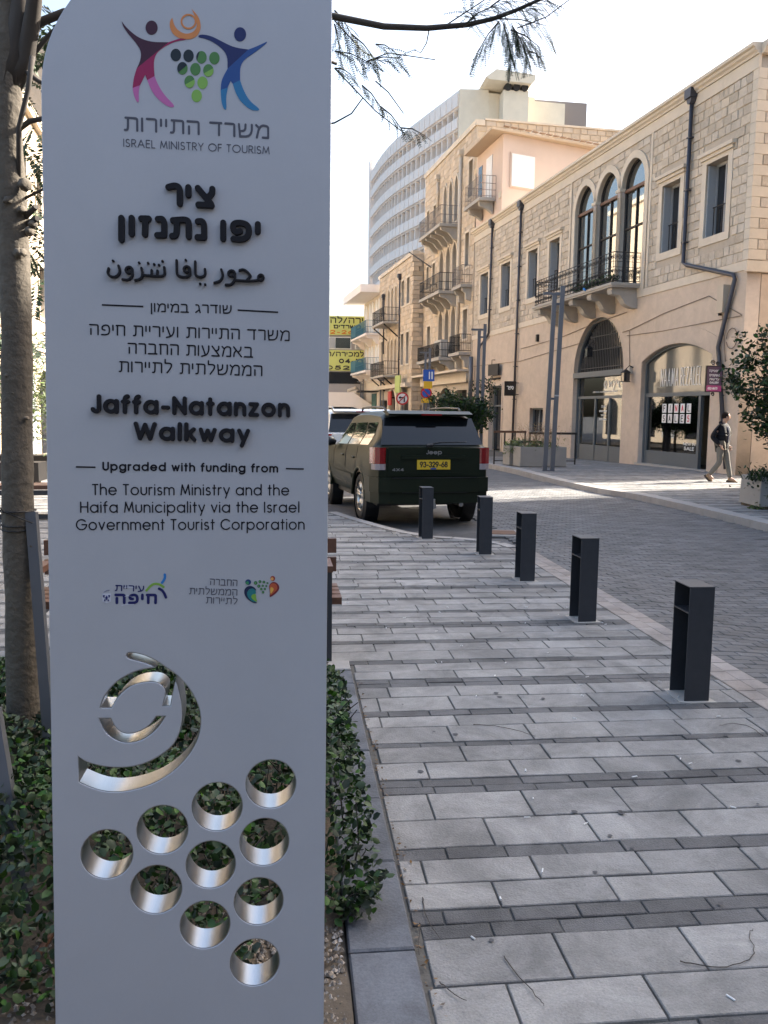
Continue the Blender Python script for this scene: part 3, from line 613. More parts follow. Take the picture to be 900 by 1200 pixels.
# raised letters
def pz(glyphs, ox, oy, sc, wpx, name, thick=.009, m=LETTER):
    gl = [[[pan(ox+x/sc, oy+y/sc) for x, y in s_] for s_ in g] for g in glyphs]
    wd = pan(250, 300)[0]; wd = (pan(200+wpx/sc, 300)[0]-pan(200, 300)[0])
    return letters(name, gl, wd, wd/8, thick, 0, m, sign, False, .0011)
LETTER_H = [ [[(505,97),(575,181)], ch([(581,102),(579,128),(552,150)]), [(508,184),(577,188)]], [[(455,93),(455,132)]], [ch([(350,92),(385,82),(410,95),(410,130)])+[(410,178)]],
 [[(103,254),(103,368)]], [[(157,254),(157,338)]], [[(208,257),(246,258)],[(230,257),(227,340)]], [ch([(295,260),(318,258),(328,275),(328,310)])+[(328,345),(292,344)]],
 [[(374,266)]+ch([(400,264),(440,262),(457,272),(457,300)])+[(457,352)], ch([(394,270),(394,325),(388,347),(370,349)])], [ch([(505,272),(528,270),(538,288),(538,320)])+[(538,357),(503,355)]],
 [[(638,279),(638,363)]], [ch([(727,323),(705,330),(688,310),(692,283),(725,278),(765,288),(776,320),(765,355),(735,368),(692,364)],2)], [[(820,287),(820,325)]] ]
pz(LETTER_H, 120, 200, 4.5, 33, 'letter')
AR = [ [A(836,162,14,15,0,360,12), ch([(826,174),(800,180),(760,180),(700,176)]), ch([(724,124),(745,118),(770,136),(782,154)]), [(782,154),(760,178)], A(682,140,17,15,0,360,12), ch([(700,140),(700,175),(680,200),(652,200)])],
 [ch([(628,120),(638,150),(625,180),(592,190)])],
 [ch([(542,118),(544,150),(525,160),(505,158),(492,150),(491,125)])+[(491,78)]], [[(517,195)]], [[(543,198)]],
 [A(447,118,16,15,0,360,12), ch([(463,118),(465,155),(440,160),(415,158),(396,150),(394,125)])+[(393,72)]], [[(441,70)]],
 [ch([(328,108),(332,148),(315,156),(260,154),(215,148)]), [(292,126),(292,152)], [(262,124),(262,152)], ch([(208,112),(216,145),(205,170),(176,176)])], [[(319,76)]], [[(275,92)]], [[(300,96)]], [[(243,86)]], [[(196,84)]],
 [A(143,122,17,16,0,360,12), ch([(160,122),(162,155),(140,176),(110,172)])], [ch([(88,100),(98,135),(75,160),(45,158),(30,138),(36,114)])], [[(59,74)]] ]
pz(AR, 120, 290, 4.5, 13.5, 'arabic_letter')
prun('Jaffa-Natanzon', 106.5, 484.5, 340, 489.5, 22.5, 4.9, .009, 'letter', joined=False, gap=.40, bevel=.0009)
prun('Walkway', 157, 516, 293, 519.5, 22, 4.9, .009, 'letter', joined=False, gap=.40, bevel=.0009)
# flat print
INK = mat('print_black', (.010,.010,.016), .6, spec=.3); INK2 = mat('print_slate', (.085,.09,.12), .5)
prun('Upgraded with funding from', 120, 551.5, 326, 554, 10.5, 2.0, .0008, 'printed_line', INK, gap=.36, space=.55)
prun('The Tourism Ministry and the', 108, 580.3, 339, 580.8, 13.3, 1.5, .0008, 'printed_line', INK, gap=.27, space=.45)
prun('Haifa Municipality via the Israel', 94, 601, 351, 600.8, 13.3, 1.5, .0008, 'printed_line', INK, gap=.27, space=.45)
prun('Government Tourist Corporation', 89, 621.5, 357, 620.8, 13.3, 1.5, .0008, 'printed_line', INK, gap=.27, space=.45)
prun('שודרג במימון', 176.5, 365.5, 271.5, 368, 10.5, 1.6, .0008, 'printed_line', INK, gap=.3, space=.55)
prun('משרד התיירות ועיריית חיפה', 104.5, 392.5, 339.5, 399.8, 13, 1.7, .0008, 'printed_line', INK, gap=.3, space=.55)
prun('באמצעות החברה', 149.5, 414.5, 296.5, 419.3, 13, 1.7, .0008, 'printed_line', INK, gap=.3, space=.55)
prun('הממשלתית לתיירות', 139, 436, 307.5, 441, 13, 1.7, .0008, 'printed_line', INK, gap=.3, space=.55)
prun('משרד התיירות', 145, 153.5, 315.5, 163, 17, 2.6, .0008, 'printed_line', INK2, gap=.3, space=.5)
prun('ISRAEL MINISTRY OF TOURISM', 144.5, 172, 316, 181, 9.5, .95, .0008, 'printed_line', INK2, gap=.26, space=.45)
prun('החברה', 245.5, 685.5, 278, 687, 7.6, 1.0, .0008, 'printed_line', INK2, gap=.3)
prun('הממשלתית', 221.5, 696.3, 278, 698, 7.6, 1.0, .0008, 'printed_line', INK2, gap=.3)
prun('לתיירות', 241, 707, 278, 708.5, 7.6, 1.0, .0008, 'printed_line', INK2, gap=.3)
NAVY = mat('print_navy', (.008,.012,.11), .5)
prun('עיריית', 134.5, 692.5, 169, 693.5, 7.2, 1.35, .0008, 'printed_line', NAVY, gap=.3)
prun('חיפה', 134, 708, 184, 708, 12.5, 3.2, .0008, 'printed_line', NAVY, gap=.42)
def rule(u0, v0, u1, v1, w_=1.7):
    a, b = pan(u0, v0), pan(u1, v1); h = .0031*w_/1.7
    plate('rule_line', [[a, b, (b[0], b[1]+h), (a[0], a[1]+h)]], .0008, 0, INK, sign)
rule(89, 548, 112, 548.4); rule(335, 550, 356, 550.5); rule(119.5, 358.2, 168, 360.1); rule(278.5, 364.3, 326, 366.8)
# logo figures, flat print
def flat(name, pts, ox, oy, sc, col, d=0., sm=True, corners=()):
    m = mat('print_' + '_'.join(str(int(c*1000)) for c in col), col, .5)
    lp = [pan(ox+x/sc, oy+y/sc) for x, y in pts]
    if sm: lp = smooth_loop(lp, set(corners))
    return plate(name, [lp], .0008, d, m, sign)
LG = dict(ox=120, oy=0, sc=4.09)
def el(cx, cy, rx, ry, n=24): return [(cx+rx*math.cos(2*math.pi*k/n), cy+ry*math.sin(2*math.pi*k/n)) for k in range(n)]
MAR, MAG, PNK = (.055,.012,.035), (.35,.015,.10), (.58,.16,.42)
NVY, BLU, CYN = (.012,.025,.13), (.02,.085,.30), (.03,.21,.44)
flat('logo_figure', [(93,102),(105,120),(135,152),(180,185),(240,203),(318,203),(165,328),(182,292),(187,250),(165,210),(125,165),(98,125)], **LG, col=MAR, corners=(0,5,6))
flat('logo_figure', [(318,203),(360,188),(385,183),(408,190),(350,198),(300,222),(262,250),(245,290),(250,365),(215,385),(205,358),(180,410),(145,422),(150,375),(165,328)], **LG, col=MAG, corners=(0,8,9,10,11,12,14))
flat('logo_figure', [(145,422),(180,408),(173,440),(176,490),(165,490),(150,455)], **LG, col=PNK, corners=(0,1))
flat('logo_figure', [(215,385),(250,365),(268,410),(300,460),(346,505),(340,516),(310,510),(260,470),(233,430)], **LG, col=PNK, corners=(0,1))
flat('logo_figure', el(236,133,29,34), **LG, col=MAR, sm=False)
flat('logo_figure', [(455,178),(470,164),(520,172),(570,198),(630,228),(700,238),(600,330),(600,275),(580,238),(530,200),(490,185)], **LG, col=NVY, corners=(5,6))
flat('logo_figure', [(700,238),(740,223),(788,200),(790,206),(720,260),(680,285),(660,320),(660,385),(625,402),(615,388),(600,420),(567,432),(570,385),(600,330)], **LG, col=BLU, corners=(0,2,7,8,9,10,11,13))
flat('logo_figure', [(567,432),(602,420),(592,465),(596,525),(584,527),(570,490)], **LG, col=CYN, corners=(0,1))
flat('logo_figure', [(625,402),(660,385),(675,430),(705,485),(754,522),(748,532),(710,528),(665,490),(640,450)], **LG, col=CYN, corners=(0,1))
flat('logo_figure', el(660,165,29,34), **LG, col=NVY, sm=False)
ORG = (.72,.27,.085)
flat('logo_swirl', [(335,85),(322,105),(324,140),(345,172),(385,190),(430,188),(460,168),(474,128),(462,80),(428,43),(446,85),(455,125),(440,152),(405,165),(370,153),(345,125)], **LG, col=ORG, corners=(0,9))
orm = MATS['print_720_270_85']
lpp = [[pan(120+x/4.09, y/4.09) for x, y in A(413,104,34,33,0,360,26)]]
letters('logo_swirl', [lpp], .0034, .0005, .0009, 0, orm, sign)
DK, GR, LGR = (.010,.022,.032), (.085,.24,.07), (.25,.50,.10)
for (x, y, c1, c2) in [(352,264,DK,None),(413,268,DK,None),(475,275,GR,'tl'),(537,279,GR,None),(384,328,GR,'dk'),(446,332,GR,None),(508,338,GR,'lt'),(418,392,GR,'lt'),(480,397,LGR,None),(452,460,LGR,None)]:
    flat('logo_grape', el(x,y,25,30), **LG, col=c1, sm=False)
    a = {'tl':(150,250),'dk':(140,330),'lt':(-25,160)}.get(c2)
    if a: flat('logo_grape', [(x+25*math.cos(R(t)), y+(30 if c2 != 'lt' else 30)*math.sin(R(t))) for t in np.linspace(a[0] if c2 != 'lt' else -20, a[1] if c2 != 'lt' else 150, 14)], **LG, col=DK if c2 != 'lt' else LGR, d=-.0004, sm=False)
# city logo: blue, green and navy strokes, small emblem
CL = dict(ox=110, oy=660, sc=9.0)
def strokes_on(pts, ox, oy, sc, wpx, col, name='logo_stroke'):
    m = mat('print_' + '_'.join(str(int(c*1000)) for c in col), col, .5); wd = pan(200+wpx/sc, 690)[0]-pan(200, 690)[0]
    letters(name, [[[pan(ox+x/sc, oy+y/sc) for x, y in ch(pts)]]], wd, wd/7, .0008, 0, m, sign)
strokes_on([(748,120),(752,150),(735,185),(720,205)], **CL, wpx=26, col=(.02,.20,.55))
strokes_on([(555,288),(600,235),(640,215),(690,220),(735,250)], **CL, wpx=24, col=(.22,.42,.06))
strokes_on([(688,268),(720,285),(745,320),(760,360)], **CL, wpx=28, col=(.008,.012,.11))
flat('city_emblem', [(92,322),(180,322),(180,405),(135,422),(92,405)], **CL, col=(.62,.64,.72), sm=False)
for q in ([(98,335),(118,335),(110,365),(98,350)], [(172,335),(152,335),(160,365),(172,350)], [(122,360),(135,340),(148,360),(142,385),(128,385)], [(105,400),(118,375),(125,400)], [(165,400),(152,375),(145,400)]):
    flat('city_emblem', q, **CL, col=(.015,.02,.14), d=-.0009, sm=False)
strokes_on([(105,305),(140,285),(165,285)], **CL, wpx=5, col=(.12,.15,.3))
strokes_on([(325,258),(365,250),(410,252)], **CL, wpx=12, col=(.62,.64,.72), name='scratch')
strokes_on([(330,350),(360,340),(395,350)], **CL, wpx=9, col=(.62,.64,.72), name='scratch')
strokes_on([(295,445),(340,435),(420,436)], **CL, wpx=9, col=(.62,.64,.72), name='scratch')
# corporation logo
KL = dict(ox=270, oy=665, sc=12.857)
flat('logo_figure', [(205,370),(215,320),(260,280),(320,278),(370,305),(392,345),(385,350),(300,310),(250,370),(260,450),(330,515),(405,525),(395,540),(330,530),(260,480),(220,430)], **KL, col=(.01,.02,.07))
flat('logo_figure', [(250,370),(290,325),(340,310),(385,350),(385,400),(340,400),(310,430),(330,480),(400,520),(340,520),(280,470),(252,420)], **KL, col=(.02,.20,.22), d=-.0004)
flat('logo_figure', [(310,430),(340,398),(388,400),(385,460),(410,520),(360,500),(325,470)], **KL, col=(.22,.42,.06), d=-.0008)
flat('logo_figure', el(268,220,44,42), **KL, col=(.01,.05,.16), sm=False); flat('logo_figure', el(255,232,26,24), **KL, col=(.05,.28,.12), sm=False, d=-.0004)
flat('logo_figure', [(580,275),(610,230),(650,215),(700,228),(738,280),(735,330),(690,390),(600,450),(588,435),(595,400),(590,330)], **KL, col=(.20,.02,.03))
flat('logo_figure', [(582,280),(620,235),(680,240),(712,290),(700,340),(640,395),(595,425),(600,340)], **KL, col=(.50,.10,.04), d=-.0004)
flat('logo_figure', [(598,300),(630,295),(655,320),(645,350),(600,410)], **KL, col=(.75,.42,.08), d=-.0008)
flat('logo_figure', el(637,165,36,38), **KL, col=(.30,.04,.03), sm=False); flat('logo_figure', el(628,172,24,24), **KL, col=(.75,.38,.12), sm=False, d=-.0004)
for (x, y, r) in [(380,232,28),(445,212,22),(505,218,20),(558,235,15),(428,280,24),(487,275,18),(540,280,16),(465,325,20),(518,325,18),(492,372,20)]:
    flat('logo_grape', el(x,y,r,r,14), **KL, col=(.04,.15,.06), sm=False); flat('logo_grape', el(x-4,y+2,r*.5,r*.5,10), **KL, col=(.14,.36,.12), sm=False, d=-.0004)

# ================================================================== BUILDINGS
A_ = Vector((-.0993, .99506, 0)); O_F = Vector((11.94, 23.8, 0)); RZ_F = math.atan2(A_.y, A_.x); N_ = Vector((-.99506, -.0993, 0))
def P_local(s, d, z): return O_F + A_*s + N_*d + Vector((0,0,z))
def courses(bd, s0, s1, z0, z1, h, wr, excl, m, nparts, d=0., near_first=True, name='stone'):
    """courses of stone blocks on a wall face, cut round the openings; the nearest are single parts"""
    nr = max(1, round((z1-z0)/h)); hh = (z1-z0)/nr; blocks = []
    for r in range(nr):
        a, b = z0+r*hh, z0+(r+1)*hh; x = s0 - U(0, wr[0]); 
        cuts = sorted(e for f in excl for e in [f(a, b)] if e)
        free = []; cur = s0
        for c0, c1 in cuts:
            if c0 > cur: free.append((cur, min(c0, s1)))
            cur = max(cur, c1)
        if cur < s1: free.append((cur, s1))
        for f0, f1 in free:
            x = f0
            while x < f1-1e-4:
                wdt = U(*wr); e = x+wdt
                if f1-e < wr[0]*.6: e = f1
                e = min(e, f1)
                if e-x > .04: blocks.append((x, e, a, b))
                x = e
    blocks.sort(key=lambda q: q[0]); rest = MB(); g = .007
    for k, (x, e, a, b) in enumerate(blocks):
        mb = MB() if k < nparts else rest
        mb.stone(x+g, e-g, a+g, b-g, d, U(.012, .034))
        if k < nparts: mb.build(name, m, bd, fix=False)
    if rest.v: tag(rest.build('distant_stones', m, bd, fix=False), kind='stuff')
def ex_rect(a0, a1, z0, z1): return lambda a, b: (a0, a1) if (b > z0+.02 and a < z1-.02) else None
def ex_loop(lp):
    def f(a, b):
        xs_ = []
        n = len(lp)
        for zz in (a+.01, (a+b)/2, b-.01):
            for i in range(n):
                (x0, q0), (x1, q1) = lp[i-1], lp[i]
                if (q0-zz)*(q1-zz) < 0: xs_.append(x0+(x1-x0)*(zz-q0)/(q1-q0))
        return (min(xs_), max(xs_)) if xs_ else None
    return f

def rect_window(bd, c, wd, z0, z1, kind='shutter', hood=True, surround=.21, d=0., reveal=.32):
    """opening with dressed surround, deep reveal, leaves and grille"""
    x0, x1 = c-wd/2, c+wd/2
    wn = plate('window', [rect(x0-surround, x1+surround, z0-.22, z1+.12), rect(x0, x1, z0, z1)], .05, d+.04, TRIM, bd)
    if hood:
        MB().box(x0-surround-.12, x1+surround+.12, d, d+.16, z1+.22, z1+.32).box(x0-surround-.05, x1+surround+.05, d, d+.10, z1+.122, z1+.218).build('hood', TRIM, wn)
    MB().box(x0-.02, x1+.02, d-reveal-.02, d-reveal, z0-.02, z1+.02).build('pane', DGLASS, wn)
    f = MB(); f.box(x0, x0+.07, d-reveal, d-reveal+.05, z0, z1).box(x1-.07, x1, d-reveal, d-reveal+.05, z0, z1).box(x0+.07, x1-.07, d-reveal, d-reveal+.05, z1-.07, z1).box(x0+.07, x1-.07, d-reveal, d-reveal+.05, z0, z0+.07).box(c-.03, c+.03, d-reveal, d-reveal+.06, z0+.07, z1-.07)
    f.build('frame', IRON if kind != 'shutter' else SHUT, wn)
    if kind in ('shutter',):
        MB().box(x1-.045, x1-.003, d-reveal+.06, d-.02, z0+.02, z1-.03).build('shutter', SHUT, wn)
        MB().box(x0+.003, x0+.04, d-reveal+.06, d+.0, z0+.02, z1-.03).build('shutter', IRON, wn)
    if kind in ('grille', 'shutter'):
        g = MB(); n = 5
        for k in range(n): x = x0+.1+(wd-.2)*k/(n-1); g.box(x-.008, x+.008, d-reveal+.10, d-reveal+.116, z0, z0+(z1-z0)*.42)
        for zz in (z0+.08, z0+(z1-z0)*.42): g.box(x0+.002, x1-.002, d-reveal+.098, d-reveal+.12, zz-.012, zz+.012)
        g.build('window_grille', IRON, wn)
    return wn
def downpipe(bd, pts, r=.055, head=True, m=PIPE, name='downpipe'):
    pts = [Vector(p) for p in pts]
    p = MB().tube(pts, r, 10).build(name, m, bd, smooth=True)
    if head:
        h = pts[0]; hb = MB(); hb.box(h.x-.17, h.x+.17, h.y-.12, h.y+.16, h.z-.10, h.z+.16).prism([(h.x-.15, h.z-.102), (h.x+.15, h.z-.102), (h.x+.07, h.z-.25), (h.x-.07, h.z-.25)], h.y-.09, h.y+.10); hb.build('rain_head', m, p)
    br = MB()
    z = pts[0].z-1.2
    while z > max(pts[-1].z, pts[1].z)+.3:
        t = (pts[0].z-z)/(pts[0].z-pts[1].z+1e-6); q = pts[0].lerp(pts[1], t); br.box(q.x-.08, q.x+.08, q.y-.09, q.y+.065, z-.02, z+.02); z -= 1.5
    if br.v: br.build('pipe_clip', m, p)
    return p

# ---- the two-storey stone building with the shops
B1 = empty('stone_building', O_F, RZ_F, 'two-storey stone building with plastered ground floor, two shopfronts and three arched balcony windows', 'building')
W1 = [(.05,1.05),(2.48,1.05),(11.52,1.06),(13.9,1.1),(17.38,1.26),(20.58,1.24)]
UPZ0, UPZ1 = 6.7, 8.76
arches = [pointed(4.14, 5.78, 5.95, 9.27, 10.16), pointed(6.02, 7.68, 5.95, 9.27, 10.18), pointed(7.92, 9.56, 5.95, 9.27, 10.2)]
plate('upper_wall', [rect(-1.6, 22.38, 5.5, 11.0)]+[rect(c-w_/2, c+w_/2, UPZ0, UPZ1) for c, w_ in W1]+arches, .4, 0, MORTAR, B1)
sh1 = pointed(5.12, 9.22, -.35, 3.14, 5.15, 16); sh2 = segmental(-.22, 3.80, -.35, 3.34, 3.80)
plate('ground_wall', [rect(-1.6, 22.38, -.4, 5.498), sh1, sh2, rect(17.44, 19.3, -.38, 2.97), rect(12.2, 13.74, .77, 1.86)], .42, .012, PLASTER, B1)
MB().box(-1.2, 22.0, -3.7, -.43, 10.4, 10.5).box(22.0, 22.36, -12, -.43, -.4, 10.98).box(-1.6,-1.2,-4.1,-.43,-.4,5.4).box(-1.2, 22.0, -4.1, -3.71, -.4, 10.9).build('rear_wall', PLASTER, B1)  # unseen rear kept shallow so the sun strip reaches the street
MB().box(-1.62, 22.4, -.01, .045, 5.5, 5.74).build('string_course', TRIM, B1)
# flank wall of dressed stone facing the camera, with long-and-short corner stones
MB().box(-1.60, -1.2, -4.1, -.41, 5.42, 11.0).build('flank_wall', MORTAR, B1)
ex = [ex_rect(c-w_/2-.21, c+w_/2+.21, UPZ0-.22, UPZ1+.33) for c, w_ in W1] + [ex_rect(3.78, 9.98, 5.7, 10.62)]
courses(B1, -1.38, 22.2, 5.75, 10.60, .255, (.20, .44), ex, STONE, 290)
ab = [ring_of(a, .24) for a in arches]
courses(B1, 3.94, 9.82, 9.3, 10.60, .26, (.3, .5), [ex_loop([(p[0], p[1]) for p in r_]) for r_ in ab], STONE, 0)
for k in range(18):      # corner stones, alternately long and short
    z0 = 5.76+k*.27; L_ = .22 if k % 2 else .5
    mb = MB().box(-1.63, -1.39+(.0 if k % 2 else .0), -L_, .034, z0+.004, z0+.264); mb.build('corner_stone', TRIM, B1)
fm = MB()
for k in range(18):
    z0 = 5.76+k*.27; y0 = -.24 if k % 2 else -.52
    while y0 > -3.6:
        l = U(.3, .5); a, b = y0-l+.01, y0-.01; y0 -= l; x = -1.6-U(.008,.03)
        fm.add([(-1.6,a,z0+.01),(-1.6,b,z0+.01),(-1.6,b,z0+.26),(-1.6,a,z0+.26),(x,a+.012,z0+.02),(x,b-.012,z0+.02),(x,b-.012,z0+.25),(x,a+.012,z0+.25)], [(4,5,6,7),(0,1,5,4),(1,2,6,5),(2,3,7,6),(3,0,4,7)])
tag(fm.build('flank_stones', STONE, B1), kind='stuff')
MB().box(-1.7, -1.601, -4.1, .1, 5.44, 5.72).build('flank_course', TRIM, B1)
# flat band and moulded cornice
n = 0; x = -1.64
while x < 22.38:
    e = min(x+1.6, 22.4); MB().box(x+.003, e-.003, -.02, .05, 10.605, 10.94).build('frieze_stone', TRIM, B1)
    MB().prism([(0, 10.945), (.09, 10.945), (.11, 11.0), (.17, 11.04), (.19, 11.10), (.26, 11.13), (.26, 11.22), (-.5, 11.25), (-.5, 10.945)], x+.003, e-.003, axis='x').build('cornice_stone', TRIM, B1); x = e
MB().prism([(0,10.945),(-.10,10.945),(-.17,11.04),(-.26,11.13),(-.26,11.22),(.0,11.23)], -4.1, .0, axis='y').build('flank_cornice', TRIM, B1).location = (-1.64, 0, 0)
rb = MB()
for k in range(7): rb.box(-1.8+U(-.1,.3), -1.5+U(0,.3), -.6-k*.5, -.3-k*.5, 11.24, 11.30+U(0,.09))
rb.build('roof_rubble', STONE, B1)
MB().box(3.70, 3.82, -.01, .05, 5.75, 10.604).build('bay_edge', TRIM, B1); MB().box(9.94, 10.06, -.01, .05, 5.75, 10.604).build('bay_edge', TRIM, B1)
for i, (c, w_) in enumerate(W1): rect_window(B1, c, w_, UPZ0, UPZ1)
# three arched windows with slender columns
for k, (a, r_) in enumerate(zip(arches, ab)):
    aw = plate('arched_window', [r_, a], .06, .05, TRIM, B1)
    plate('glass', [a], .01, -.17, RGLASS, aw)
    MB().tube([(p[0]+(.03 if p[0] < (a[0][0]+a[1][0])/2 else -.03), -.14, p[1]-.02) for p in a[1:]+a[:1]], .035, 5).build('frame', IRON, aw)
    xm = (a[0][0]+a[1][0])/2
    MB().box(a[0][0], a[1][0], -.16, -.08, 9.20, 9.30).build('transom', WOOD, aw)
    MB().box(xm-.022, xm+.022, -.16, -.12, 5.95, 9.2).build('mullion', IRON, aw)
    MB().box(a[0][0]+.03, a[1][0]-.03, -.16, -.12, 7.95, 8.0).build('mullion', IRON, aw)
for x in (5.90, 7.80):
    cl = MB().tube([(x,-.06,5.97),(x,-.06,6.12),(x,-.06,6.15),(x,-.06,9.02),(x,-.06,9.1),(x,-.06,9.26)], [.15,.15,.105,.095,.13,.16], 16).build('column', mat('column_stone', (.42,.36,.33), .7, var=.1), B1, smooth=True)
    MB().box(x-.17, x+.17, -.25, .11, 9.255, 9.36).build('capital', TRIM, cl); MB().box(x-.16, x+.16, -.2, .1, 5.952, 6.0).build('plinth', TRIM, cl)
# balcony of the near building
S0, S1_, BD = 4.15, 11.1, 1.05
bal = MB().box(S0, S1_, .0, BD, 5.80, 5.95).prism([(S0-.03,5.86),(S0-.03,5.94),(S1_+.03,5.94),(S1_+.03,5.86)], 0.06, BD+.04).build('balcony_slab', CONC, B1)
for c in (4.5, 6.05, 7.6, 9.15, 10.7):
    prof = [(.02,5.795),(.95,5.795),(.97,5.70),(.93,5.60),(.80,5.57),(.66,5.56),(.55,5.45),(.46,5.30),(.34,5.22),(.18,5.17),(.02,5.15)]
    MB().prism([(y, z) for y, z in prof], c-.16, c+.16, axis='x').build('corbel', CONC, bal)
def scroll(mb, P, u0, z0, r, tw=1.6, s=1, n=12, rad=.009):
    mb.tube([P(u0+s*r*(1-.75*t/n)*math.cos(t/n*tw*2*math.pi), z0+r*(1-.75*t/n)*math.sin(t/n*tw*2*math.pi)) for t in range(n+1)], rad, 4, caps=False)
rl = MB()
def railing_run(mb, P, L_, z0, z1, ornate=True, step=.13, r=.009):
    for zz in (z0+.05, z1): mb.tube([P(0, zz), P(L_, zz)], r*1.7, 6)
    if ornate: mb.tube([P(0, z0+.68), P(L_, z0+.68)], r, 5); mb.tube([P(0, z0+.5), P(L_, z0+.5)], r, 5)
    n = max(2, round(L_/step))
    for k in range(n+1):
        x = L_*k/n
        if not ornate or k % 2 == 0: mb.tube([P(x, z0+.05), P(x, z1)], r, 5)
        if ornate and k < n:
            xm = x+L_/n/2; h = L_/n/2
            scroll(mb, P, xm, z0+.17, h*.95, s=1 if k % 2 else -1); scroll(mb, P, xm, z0+.37, h*.95, s=-1 if k % 2 else 1); scroll(mb, P, xm, z0+.82, h*1.25, s=1 if k % 2 else -1)
railing_run(rl, lambda x, z: (S0+.06+x, BD-.05, z), S1_-S0-.12, 5.95, 6.93)
railing_run(rl, lambda x, z: (S0+.06, .04+x, z), BD-.09, 5.95, 6.93); railing_run(rl, lambda x, z: (S1_-.06, .04+x, z), BD-.09, 5.95, 6.93)
rl.build('railing', IRON, bal)
# planting along the balcony rail
def leaf_cloud(name, n, fpos, size, m, parent=None, droop=0., aspect=.55, kind=None, label=None, vary=.5):
    V = np.empty((n, 6, 3), 'f')
    for i in range(n):
        p = Vector(fpos()); d = Vector((U(-1,1), U(-1,1), U(-.7,.9)-droop)).normalized(); s_ = Vector((U(-1,1), U(-1,1), U(-.4,.4)))
        s_ = (s_ - d*s_.dot(d)).normalized(); nn = d.cross(s_); L_ = size*U(1-vary, 1+vary*.6); W_ = L_*aspect*.5
        q = [p, p+d*L_*.32+s_*W_*.9+nn*W_*.3, p+d*L_*.72+s_*W_*.8+nn*W_*.25, p+d*L_, p+d*L_*.72-s_*W_*.8+nn*W_*.25, p+d*L_*.32-s_*W_*.9+nn*W_*.3]
        for k in range(6): V[i, k] = q[k]
    me = bpy.data.meshes.new(name); me.vertices.add(n*6); me.vertices.foreach_set('co', V.ravel())
    idx = np.arange(n)[:, None]*6; F = np.concatenate([idx+np.array([[0,1,2,3]]), idx+np.array([[0,3,4,5]])], 1).reshape(-1)
    me.loops.add(n*8); me.loops.foreach_set('vertex_index', F.astype('i')); me.polygons.add(n*2)
    me.polygons.foreach_set('loop_start', (np.arange(n*2)*4).astype('i')); me.update(calc_edges=True); me.validate()
    me.materials.append(m); o = link(name, me, parent)
    if kind or label: tag(o, label, kind=kind)
    return o
leaf_cloud('balcony_plants', 900, lambda: (U(4.3,7.6), U(.7,1.0), 6.05+abs(random.gauss(0,.10))), .09, LEAF, B1, kind='stuff')
bl = MB().tube([(6.4,1.0,6.02),(6.15,1.12,5.99),(6.0,1.14,5.93)], .04, 6).build('blue_cloth', mat('blue_cloth', (.03,.20,.5), .8), B1)

# ---- shop with the pointed arch
def hstrip(mb, x0, x1, y0, y1, z0, z1): mb.box(x0, x1, y0, y1, z0, z1)
S1f = MB()
S1f.box(5.125, 9.215, -.30, .04, 3.0, 3.20)
sf1 = S1f.build('shopfront', SHOPF, B1)
plate('arch_frame', [sh1, ring_of(sh1, -.07)], .10, -.16, SHOPF, sf1)
fr = MB()
for x in (5.2, 6.45, 7.62, 8.98): fr.box(x-.045, x+.045, -.26, -.18, -.1, 2.2)
fr.box(5.15, 9.19, -.26, -.17, 2.20, 2.30); fr.box(5.15, 9.19, -.26, -.2, .38, .46)
fr.build('frame', SHOPF, sf1)
for a, b in ((5.245,6.405),(6.495,7.575),(7.665,8.935)):
    MB().box(a, b, -.25, -.20, -.16, .378).build('lower_panel', SHOPF, sf1)
MB().box(5.19, 9.15, -.232, -.226, .46, 2.2).build('shop_glass', SHOPG, sf1); MB().box(5.19, 9.15, -.232, -.226, 2.3, 3.0).build('shop_glass', SHOPG, sf1)
gr = MB(); x = 5.3
while x < 9.1:
    c = abs(x-7.17); zt = 3.2+(1.9*(1-(c/2.0)**1.75)); gr.box(x-.012, x+.012, -.20, -.176, 3.2, zt); x += .135
for zz in (3.35, 4.0, 4.5): hw_ = 2.0*(1-(zz-3.2)/1.95)**.6; gr.box(7.17-hw_, 7.17+hw_, -.205, -.172, zz-.012, zz+.012)
gr.build('arch_grille', mat('old_iron', (.06,.06,.06), .7), sf1)
plate('arch_glass', [[(a, max(b, 3.2)) for a, b in ring_of(sh1, -.05)[2:]]], .01, -.27, DGLASS, sf1)
MB().box(5.0, 9.3, -3.5, -3.4, -.2, 3.2).box(5.0, 9.3, -3.4, -.45, 3.16, 3.2).box(4.9, 5.0, -3.4, -.45, -.2, 3.2).box(9.3, 9.4, -3.4, -.45, -.2, 3.2).box(5, 9.3, -3.4, -.45, -.2, -.15).build('shop_room', mat('shop_room', (.30,.29,.26), .8), sf1)
